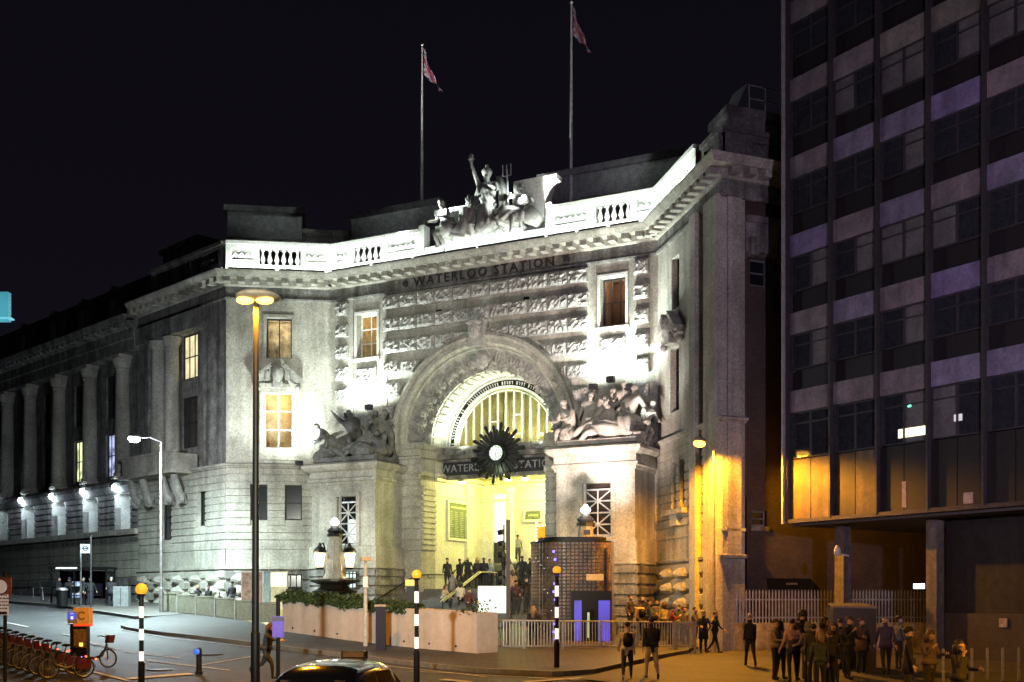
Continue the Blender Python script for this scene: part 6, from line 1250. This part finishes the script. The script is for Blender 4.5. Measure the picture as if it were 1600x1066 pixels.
LT.part('glass_blocks', bm_, BLOCKG)['kind'] = 'stuff'; LT.part('lit_specks', lit, M('block_glint', (1, .9, .8), emis=(.9, .85, .95), es=.5))
mb = MB(); cen = Vector((sum(p.x for p in tot)/47, sum(p.y for p in tot)/47)); ring = [Vector((p.x, p.y)) for p in tot]
mb.prism([(cen.x+(p.x-cen.x)*.86, cen.y+(p.y-cen.y)*.86, zt) for p in ring], (0, 0, .22)); mb.prism([(cen.x+(p.x-cen.x)*1.02, cen.y+(p.y-cen.y)*1.02, zt-.02) for p in ring], (0, 0, .07)); LT.part('roof_ring', mb, BLACK)
mb = MB()
for k in range(12): z = zb+.35+k*.35; xx = R(868, 0, 50.1).x; mb.box((xx+.08*math.sin(k*5), 50.13, z), (.1, .04, .1))
LT.part('blue_light', mb, M('blue_glow', (.1, .1, .6), emis=(.13, .10, 1), es=2.2))
mb = MB(); mb.box(((d0+d1)/2, 50.12, (zb+zdt)/2), (d1-d0, .2, zdt-zb)); LT.part('door_recess', mb, BLACK)
for px, w_ in ((899, .32), (940, .5)): xx = R(px, 0, 50.2).x; LT.part('lit_door', MB().box((xx+.1, 50.0, (zb+zdt)/2-.15), (w_, .04, zdt-zb-.5)), LIT('blue_door_glow', (.10, .09, 1.0), .34, .6, .7))
LT.part('door_seam', MB().box((R(919, 0, 50.2).x, 50.0, zb+1.0), (.1, .04, 1.1)), LIT('grey_green_glow', (.5, .55, .35), .5, .3))
LT.part('corner_post', MB().box((x1+.03, 50.3, (zb+zt)/2), (.1, .2, zt-zb)), M('bronze_post', (.32, .20, .10), .4, .4)); LT.part('sign_plate', MB().box((R(930, 0, 50).x, 50.13, R(0, 902, 50).z), (.75, .05, .28)), M('amber_plate', (.60, .36, .12), .5, emis=(1, .55, .15), es=.12))
z = zt+.45; mb = MB(); mb.box(R(917, 836, 51.5)+Vector((0, 0, .12)), (.3, .22, .2)); LT.part('floodlight', mb, DARK); p = R(917, 834, 51.5)+Vector((0, -.1, .3)); lamp('SPOT', p, 4600, (1, .80, .72), .12, U(18.2, 2.8, 9.2), 70, 1.0); lamp('SPOT', p, 1300, (1, .70, .62), .12, U(18.2, 2.8, 7.6), 24, 1.0)

# ================================================================ bus stop
q = GD(128, 73); SH = Thing('bus_shelter', 'dark glazed bus shelter with a lit roof edge', 'bus shelter', q); x0, x1 = R(84, 0, 73).x, R(172, 0, 73).x; g = gz(q.x, 73)+.13; zt = R(120, 889, 73).z
SH.part('roof', MB().box(((x0+x1)/2, 73.2, zt+.05), (x1-x0+.2, 1.7, .14)), BLACK); mb = MB()
for x in (x0+.05, (x0+x1)/2-.3, x1-.05):
    for y in (72.5, 74): mb.box((x, y, (g+zt)/2), (.09, .09, zt-g))
SH.part('frame', mb, BLACK); SH.part('glass_panel', MB().box(((x0+x1)/2, 74, (g+zt)/2+.1), (x1-x0-.1, .03, zt-g-.4)), GLASSD); SH.part('glass_panel', MB().box((x1-.05, 73.2, (g+zt)/2+.1), (.03, 1.4, zt-g-.4)), GLASSD); SH.part('bench', MB().box(((x0+x1)/2, 73.7, g+.5), (2.0, .3, .06)), BLACK)
SH.part('roof_light', MB().box((R(110, 0, 73).x, 72.35, zt+.03), (1.3, .05, .07)), M('shelter_tube', (1, 1, 1), emis=(.8, .95, 1), es=2.5)); mb = MB(); c = R(109, 912, 73)
for i in range(2):
    for j in range(2): mb.box((c.x+.28*i-.1, 73.95, c.z-.75*j), (.22, .02, .3))
SH.part('timetable', mb, M('timetable_glow', (.5, .6, .8), emis=(.4, .55, .9), es=.35))
q = GD(126, 67.5); q.z += .1; T = Thing('bus_stop_pole', 'slim pole with a white roundel flag sign above the pavement', 'bus stop', q); zt = R(126, 850, 67.5).z; T.part('pole', MB().tube([q, (q.x, q.y, zt)], .05, 8), STEEL); fl = MB().box((q.x+.29, q.y, zt-.28), (.5, .06, .52)); fp = T.part('flag_sign', fl, M('flag_white', (.6, .62, .6), .5, emis=(.8, .9, .9), es=.15)); mb = MB(); mb.arc(Fr((q.x, q.y), (q.x+1, q.y)), .29, zt-.26, [(.16, .035), (.16, .05), (.11, .05), (.11, .035)], 0, 2*math.pi, 24); mb.box((q.x+.29, q.y-.045, zt-.26), (.42, .02, .07)); T.part('roundel', mb, M('roundel_dark', (.05, .04, .08), .5), fp)
q = GD(142, 66); T = Thing('plain_pole', 'plain thin grey pole beside the bus stop', 'pole', q); T.part('pole', MB().tube([q, (q.x, q.y, R(0, 838, 66).z)], .05, 8), DARK); T.part('cap', MB().ball((q.x, q.y, R(0, 838, 66).z), .06), DARK)
for px, d, lb in ((52, 79, 'steel cycle hoop on the far pavement nearer the wall'), (66, 78, 'second steel cycle hoop on the far pavement towards the shelter')): q = GD(px, d); T = Thing('cycle_hoop', lb, 'cycle stand', q); T.part('hoop', MB().tube([q, q+Vector((0, 0, .95)), q+Vector((.6, 0, 1.0)), q+Vector((.7, 0, 0))], .04, 6), STEEL); T.part('foot_plate', MB().box(q+Vector((0, 0, .14)), (.14, .14, .02)), STEEL)
q = GD(97, 68.8); T = Thing('litter_bin', 'dark litter bin standing by the bus shelter', 'bin', q); T.part('body', MB().lathe((q.x, q.y, q.z+.12), [(.3, 0), (.32, .9), (.34, .95)], 14), BLACK); T.part('lid', MB().lathe((q.x, q.y, q.z+1.07), [(.36, 0), (.34, .1), (.15, .18)], 14), STEEL)
q = GD(186, 68); T = Thing('street_cabinet', 'pale grey street cabinet against the plinth beyond the bus shelter', 'cabinet', q); T.part('body', MB().box((q.x, q.y+.5, q.z+.7), (.9, .45, 1.3)), M('cabinet_grey', (.2, .21, .21), .6)); T.part('door_seam', MB().box((q.x, q.y+.265, q.z+.7), (.02, .01, 1.1)), BLACK)

# ================================================================ cycle hire
PT = GD(8, 31); T = Thing('road_sign', 'white round road sign with red rim above a text plate on a dark post', 'road sign', PT); zc = R(8, 917, 31).z
T.part('post', MB().tube([PT, (PT.x, PT.y, R(0, 893, 31).z)], .05, 8), BLACK); T.part('backing_board', MB().box((PT.x-.03, PT.y-.06, zc), (.44, .02, .52)), M('board_tan', (.30, .11, .05), .5)); f = Fr((PT.x, PT.y), (PT.x+1, PT.y)); mb = MB(); mb.add([f.p(-.08, .1, zc)]+[f.p(-.08+.215*math.cos(k*math.pi/16), .1, zc+.215*math.sin(k*math.pi/16)) for k in range(33)], [[0, k+1, k+2] for k in range(32)])
fc = T.part('disc', mb, M('sign_cream', (.62, .5, .42), .5, emis=(1, .75, .6), es=.12)); mb = MB(); mb.arc(f, -.08, zc, [(.22, .1), (.22, .115), (.185, .115), (.185, .1)], 0, 2*math.pi, 32); T.part('red_rim', mb, M('sign_red', (.30, .03, .02), .5), fc)
T.part('text_plate', MB().box((PT.x-.06, PT.y-.08, R(0, 945, 31).z), (.36, .02, .56)), M('sign_cream', (0, 0, 0))); mb = MB(); rr = random.Random(4)
for k in range(5):
    x = PT.x-.2
    while x < PT.x+.08: w_ = .03+.06*rr.random(); mb.box((x+w_/2, PT.y-.092, R(0, 930+5.2*k, 31).z), (w_, .006, .035)); x += w_+.02
mb.box((PT.x-.04, PT.y-.092, R(0, 958, 31).z), (.26, .006, .08)); T.part('plate_text', mb, M('ink_brown', (.1, .05, .04), .6))
q = GD(125, 37.2); KT = Thing('hire_terminal', 'dark cycle hire terminal with orange lit head and blue sign', 'hire terminal', q); zt = R(0, 949, 37.2).z; wx = .56
KT.part('body', MB().box((q.x, q.y, (q.z+zt-.55)/2), (wx*.95, .3, zt-.55-q.z)), BLACK); KT.part('head', MB().box((q.x+.1, q.y, zt-.27), (.5, .34, .52)), M('orange_head', (.55, .19, .015), .5, emis=(1, .42, .05), es=.12)); KT.part('red_band', MB().box((q.x+.1, q.y-.0, zt-.57), (.5, .345, .08)), M('red_band', (.7, .06, .02), .5, emis=(1, .1, .02), es=.35))
KT.part('map_panel', MB().box((q.x+.06, q.y-.16, zt-1.0), (.4, .02, .6)), M('map_tan', (.32, .20, .10), .5, var=.5, scale=12)); KT.part('map_marker', MB().box((q.x+.1, q.y-.175, zt-1.2), (.12, .01, .12)), M('amber_glow', (1, .6, .1), emis=(1, .55, .1), es=.8)); f = Fr((q.x, q.y), (q.x+1, q.y)); mb = MB(); mb.arc(f, .12, zt-.27, [(.13, .172), (.13, .185), (.10, .185), (.10, .172)], .6, 5.7, 20); KT.part('emblem', mb, M('emblem_brown', (.12, .04, .02), .5))
mb = MB(); mb.box((q.x-.18, q.y-.19, zt-.33), (.3, .02, .38)); bs = KT.part('cycle_sign', mb, M('sign_grey', (.4, .38, .4), .5)); mb = MB(); mb.add([f.p(-.18, .205, zt-.28)]+[f.p(-.18+.14*math.cos(k*math.pi/12), .205, zt-.28+.14*math.sin(k*math.pi/12)) for k in range(25)], [[0, k+1, k+2] for k in range(24)]); KT.part('blue_disc', mb, M('sign_blue', (.04, .08, .5), .4, emis=(.08, .15, 1), es=.3), bs); mb = MB(); mb.box((q.x-.18, q.y-.212, zt-.34), (.08, .006, .1)); mb.arc(f, -.18, zt-.23, [(.05, .21), (.035, .21)], 0, math.pi, 10); KT.part('sign_symbol', mb, M('symbol_white', (.7, .7, .75), .5, emis=(.8, .8, 1), es=.4), bs)
KT.part('indicator', MB().ball((q.x+.1, q.y-.16, zt-1.6), .025).ball((q.x-.2, q.y-.16, zt-1.6), .03), M('blue_led', (.1, .1, 1), emis=(.2, .15, 1), es=5))
TYRE = M('tyre', (.015, .015, .015), .7); BRED = M('hire_red', (.11, .016, .012), .4); BGREY = M('bike_grey', (.12, .12, .13), .4, .4)
def bicycle(label):
    T = Thing('hire_bicycle', label, 'bicycle', (0, 0, 0), 0, 'hire bicycles docked in a row')
    for y in (-.5, .52):
        mb = MB(); vs = [(0, y+.30*math.cos(a), .31+.30*math.sin(a)) for a in [2*math.pi*k/24 for k in range(25)]]; mb.tube(vs, .024, 6, False); wh = T.part('wheel', mb, TYRE, local=True); mb = MB(); mb.tube([(0, y+.27*math.cos(a), .31+.27*math.sin(a)) for a in [2*math.pi*k/24 for k in range(25)]], .012, 5, False)
        for k in range(10): a = math.pi*k/10; mb.tube([(0, y-.27*math.cos(a), .31-.27*math.sin(a)), (0, y+.27*math.cos(a), .31+.27*math.sin(a))], .004, 4)
        T.part('rim', mb, STEEL, wh, local=True)
    mb = MB(); mb.tube([(0, -.46, .8), (0, -.3, .42), (0, .0, .30), (0, .2, .36), (0, .26, .75)], [.035, .045, .05, .04, .03], 8); mb.tube([(0, .0, .3), (0, .52, .31), (0, .28, .62)], .022, 6); mb.tube([(0, -.5, .31), (0, -.47, .62), (0, -.42, .98)], .028, 8); T.part('frame', mb, BGREY, local=True)
    mb = MB(); mb.tube([(-.3, -.28, 1.05), (-.22, -.38, 1.06), (0, -.43, 1.0), (.22, -.38, 1.06), (.3, -.28, 1.05)], .017, 6); T.part('handlebar', mb, BLACK, local=True)
    mb = MB(); mb.ball((0, .3, .93), (.1, .15, .05), 10, 6); mb.tube([(0, .26, .7), (0, .29, .9)], .018, 6); T.part('saddle', mb, BLACK, local=True)
    mb = MB(); mb.lathe((0, 0, 0), [(0, 0)], 3) if False else None
    pr = [(.05, .52+.35*math.cos(a), .31+.35*math.sin(a)) for a in [.0+math.pi*.85*k/10 for k in range(11)]]; mb.add([p for p in pr]+[(-.05, p[1], p[2]) for p in pr], [[i, i+1, i+12, i+11] for i in range(10)]); mb.box((.06, .52, .42), (.012, .42, .3)); mb.box((-.06, .52, .42), (.012, .42, .3)); T.part('rear_mudguard', mb, BRED, local=True)
    mb = MB(); mb.prism([(-.16, -.62, .82), (.16, -.62, .82), (.2, -.66, 1.08), (-.2, -.66, 1.08)], (0, .14, 0)); T.part('front_carrier', mb, BRED, local=True); T.part('rear_light', MB().ball((0, .88, .56), .03, 8, 6), M('red_tail_light', (.8, .05, .02), emis=(1, .08, .02), es=4), local=True); return T.e
L0, L1 = GD(-22, 43.5), GD(103, 35.2); proto = None; N = 11
dk = MB()
for k in range(N):
    p = L0.lerp(L1, k/(N-1)); p.z = gz(p.x, p.y); rz = math.radians(-62+4*random.random()); lab = 'red and grey hire bicycle docked in the row beside the hire terminal'
    if proto is None: proto = bicycle(lab); proto.location = p; proto.rotation_euler = (0, 0, rz)
    else: dup(proto, p, rz)
    dkp = Thing('docking_post', 'stubby grey docking post holding a hire bicycle', 'docking post', p+Vector((-.7, .5, 0)), 0, 'docking posts of the hire stand'); c = dkp.loc; dkp.part('post', MB().prism([c+Vector((-.12, -.2, 0)), c+Vector((.12, -.2, 0)), c+Vector((.1, -.1, .75)), c+Vector((-.1, -.1, .75))], (0, .25, 0)), DARK); dkp.part('dock_light', MB().box(c+Vector((0, -.1, .76)), (.08, .06, .02)), M('amber_dock', (.6, .35, .1), .5))
for e in [o for o in COL.objects if o.name.startswith('hire_bicycle')][-1:]: pass
x2 = dup(proto, GD(147, 38.2), math.radians(80), 'hire bicycle with a bright red front standing alone behind the hire terminal'); x2['group'] = ''
del x2['group']
q = GD(86, 33.2); solo('dock_plate', MB().box(q+Vector((0, 0, .05)), (1.1, .5, .1), .1), M('yellow_plate', (.45, .28, .04), .6, var=.3, scale=8), 'yellow painted kerb block at the foot of the cycle stand', 'kerb block', q)

# ================================================================ plaza furniture
q = GD(1336, 38.5); T = Thing('black_cabinet', 'large black cabinet with flat lid behind the crowd', 'cabinet', q); zt = R(0, 950, 38.5).z; T.part('body', MB().box((q.x, q.y+.5, (q.z+zt)/2), (1.42, 1.0, zt-q.z)), M('cabinet_black', (.012, .012, .012), .35)); T.part('lid', MB().prism([(q.x-.74, q.y-.05, zt), (q.x+.74, q.y-.05, zt-.02), (q.x+.6, q.y+1.05, zt+.1), (q.x-.6, q.y+1.05, zt+.1)], (0, 0, .06)), M('lid_buff', (.22, .18, .13), .6)); mb = MB(); mb.box((q.x, q.y-.005, (q.z+zt)/2), (.02, .01, zt-q.z-.1)); mb.box((q.x+.25, q.y-.02, zt-.35), (.25, .02, .12)); T.part('door_handle', mb, DARK)
for k, px in enumerate((1474, 1497, 1519, 1543, 1567, 1592)):
    q = GD(px, 33+.1*k); q0 = Thing('slim_bollard', 'slim pale metal post in the row beside the office block', 'post', q, 0, 'slim posts in a row under the office block'); q0.part('post', MB().lathe(q, [(.045, 0), (.045, 1.0), (.03, 1.04), (.01, 1.05)], 10), STEEL); q0.part('collar', MB().lathe(q, [(.07, 0), (.07, .05), (.05, .07)], 10), DARK)
q = OF.p(OF.hit(1567, 979, -1.6)[0], -1.62, R(0, 979, 36).z); T = Thing('wall_notice', 'small pale square notice on the dark wall under the office block', 'notice', q); T.part('plate', MB().fb(OF, OF.hit(1561, 979, -1.62)[0], OF.hit(1573, 979, -1.62)[0], -1.67, -1.62, q.z-.16, q.z+.16), M('notice_paper', (.45, .36, .33))); a_ = OF.hit(1563, 979, -1.62)[0]; T.part('notice_text', MB().fb(OF, a_, a_+.15, -1.62, -1.612, q.z-.02, q.z+.0).fb(OF, a_, a_+.12, -1.62, -1.612, q.z+.06, q.z+.08), M('ink_brown', (.1, .05, .04)))
q = R(6, 480, 40); T = Thing('lit_sign_box', 'cyan lit sign box on a tall mast at the roadside', 'sign', (q.x-.3, q.y, gz(q.x, q.y))); T.part('sign_box', MB().box((q.x-.35, q.y, q.z), (1.1, .25, 1.0)), LIT('cyan_glow', (.12, .62, .80), .26, .25, 1)); T.part('ledge', MB().box((q.x-.3, q.y-.05, q.z-.42), (1.25, .3, .05)), M('cyan_edge', (.2, .6, .7), emis=(.2, .7, .85), es=.4)); T.part('mast', MB().tube([(q.x-.5, q.y+.1, gz(q.x, q.y)), (q.x-.5, q.y+.1, q.z-.4)], .07, 8), DARK)
# drinks in hand, phone
for k, (px, py) in enumerate(((330, 1022), (120, 975), (250, 1046), (905, 1062))):
    q = G(px, py); mb = MB().lathe((q.x, q.y, q.z-.02), [(.36, 0), (.36, .018), (.02, .024)], 20); T = Thing('manhole_cover', 'round dark iron cover set flush in the roadway', 'manhole cover', q, 0, 'iron covers in the road'); T.part('cover', mb, M('cast_iron', (.03, .03, .032), .4, .6, bump=.5)); T.part('rim', MB().lathe((q.x, q.y, q.z-.02), [(.36, .019), (.37, .025), (.42, .025), (.43, 0)], 20), DARK)
# ================================================================ taxi
def taxi(loc, yaw):
    T = Thing('black_taxi', 'shiny black taxi cab with roof sign waiting in the road', 'taxi', loc, yaw)
    # stations along the length (rear y=-2.28 to front y=2.28): half widths and heights: sill, waist, roof
    ST_ = [(-2.28, .62, .35, .95, .60, 1.0), (-2.2, .80, .28, 1.02, .70, 1.06), (-1.95, .86, .25, 1.05, .66, 1.45), (-1.7, .88, .24, 1.06, .62, 1.73), (-1.2, .88, .24, 1.06, .60, 1.83), (-.2, .88, .24, 1.05, .60, 1.85), (.35, .88, .24, 1.05, .59, 1.80), (.65, .88, .24, 1.04, .60, 1.64), (1.15, .87, .25, 1.02, .66, 1.08), (1.7, .84, .26, .96, .70, .99), (2.1, .76, .28, .85, .6, .88), (2.28, .6, .35, .65, .5, .68)]
    def ring(s):
        y, w_, z0, zw, wr_, zr = s; h = [(-w_*.9, z0), (-w_, z0+.15), (-w_*1.01, (z0+zw)/2), (-w_, zw-.04), (-w_*.97, zw)]
        tpz = [(-(w_*.97)*(1-t)-wr_*t, zw+(zr-zw)*(t**.92)) for t in (.5, .85)]; rf_ = [(-wr_*.9, zr), (-wr_*.5, zr+.045), (0, zr+.06)]
        L = h+tpz+rf_; return [(x, y, z) for x, z in L]+[(-x, y, z) for x, z in L[-2::-1]]
    rg = [ring(s) for s in ST_]; K = len(rg[0]); mb = MB(); mb.add([p for r in rg for p in r], [[i*K+k, i*K+k+1, (i+1)*K+k+1, (i+1)*K+k] for i in range(len(rg)-1) for k in range(K-1)]+[list(range(K)), [(len(rg)-1)*K+k for k in range(K)]]+[[i*K, (i+1)*K, (i+1)*K+K-1, i*K+K-1] for i in range(len(rg)-1)])
    CAR = M('taxi_paint', (.006, .006, .007), .12, var=0, spec=.9); CAR.node_tree.nodes['Principled BSDF'].inputs['Coat Weight'].default_value = 1; o = T.part('body', mb, CAR, local=True, smooth=True); m_ = o.modifiers.new('ss', 'SUBSURF'); m_.levels = m_.render_levels = 2
    CG = M('taxi_glass', (.10, .075, .055), .05, spec=.9, var=.6, scale=3)
    for sx in (-1, 1):
        for y0, y1, zt0, zt1 in ((-1.55, -.75, 1.64, 1.70), (-.68, .18, 1.71, 1.70), (.24, .86, 1.66, 1.25)):
            mb = MB(); xx = lambda z: sx*(.875-(z-1.06)*.36); mb.add([(xx(1.12)+sx*.005, y0, 1.12), (xx(1.12)+sx*.005, y1, 1.11), (xx(zt1)+sx*.005, y1-.03, zt1), (xx(zt0)+sx*.005, y0+.04, zt0)], [[0, 1, 2, 3]]); T.part('side_window', mb, CG, local=True)
    mb = MB(); mb.add([(-.60, -2.14, 1.14), (.60, -2.14, 1.14), (.50, -1.80, 1.64), (-.50, -1.80, 1.64)], [[0, 1, 2, 3]]); T.part('rear_window', mb, CG, local=True)
    mb = MB(); mb.add([(-.70, 1.10, 1.14), (.70, 1.10, 1.14), (.54, .66, 1.66), (-.54, .66, 1.66)], [[0, 1, 2, 3]]); T.part('windscreen', mb, CG, local=True)
    for sx in (-1, 1):
        for y in (-1.35, 1.42):
            mb = MB(); mb.tube([(sx*.74, y, .33), (sx*.9, y, .33)], .33, 24); wh = T.part('wheel', mb, TYRE, local=True); T.part('rim', MB().tube([(sx*.9, y, .33), (sx*.915, y, .33)], .2, 18), STEEL, wh, local=True)
        T.part('tail_lamp', MB().ball((sx*.68, -2.24, .85), (.06, .06, .13)), M('tail_red', (.5, .02, .02), .3, emis=(1, .03, .02), es=.8), local=True); T.part('headlamp', MB().ball((sx*.58, 2.16, .72), (.13, .08, .13)), M('head_glass', (.8, .8, .8), .1), local=True); mb = MB(); mb.ball((sx*.98, .72, 1.12), (.1, .06, .08)); T.part('wing_mirror', mb, CAR, local=True)
    mb = MB(); mb.box((0, .32, 1.92), (.42, .14, .13)); si = T.part('roof_sign', mb, BLACK, local=True); T.part('sign_glow', MB().box((0, .245, 1.93), (.36, .012, .085)), M('taxi_amber_off', (.25, .12, .03), .4), si, local=True); T.part('bumper', MB().box((0, -2.28, .45), (1.5, .12, .16)), BLACK, local=True)
q = GD(545, 18.9); taxi(q, math.radians(-9))
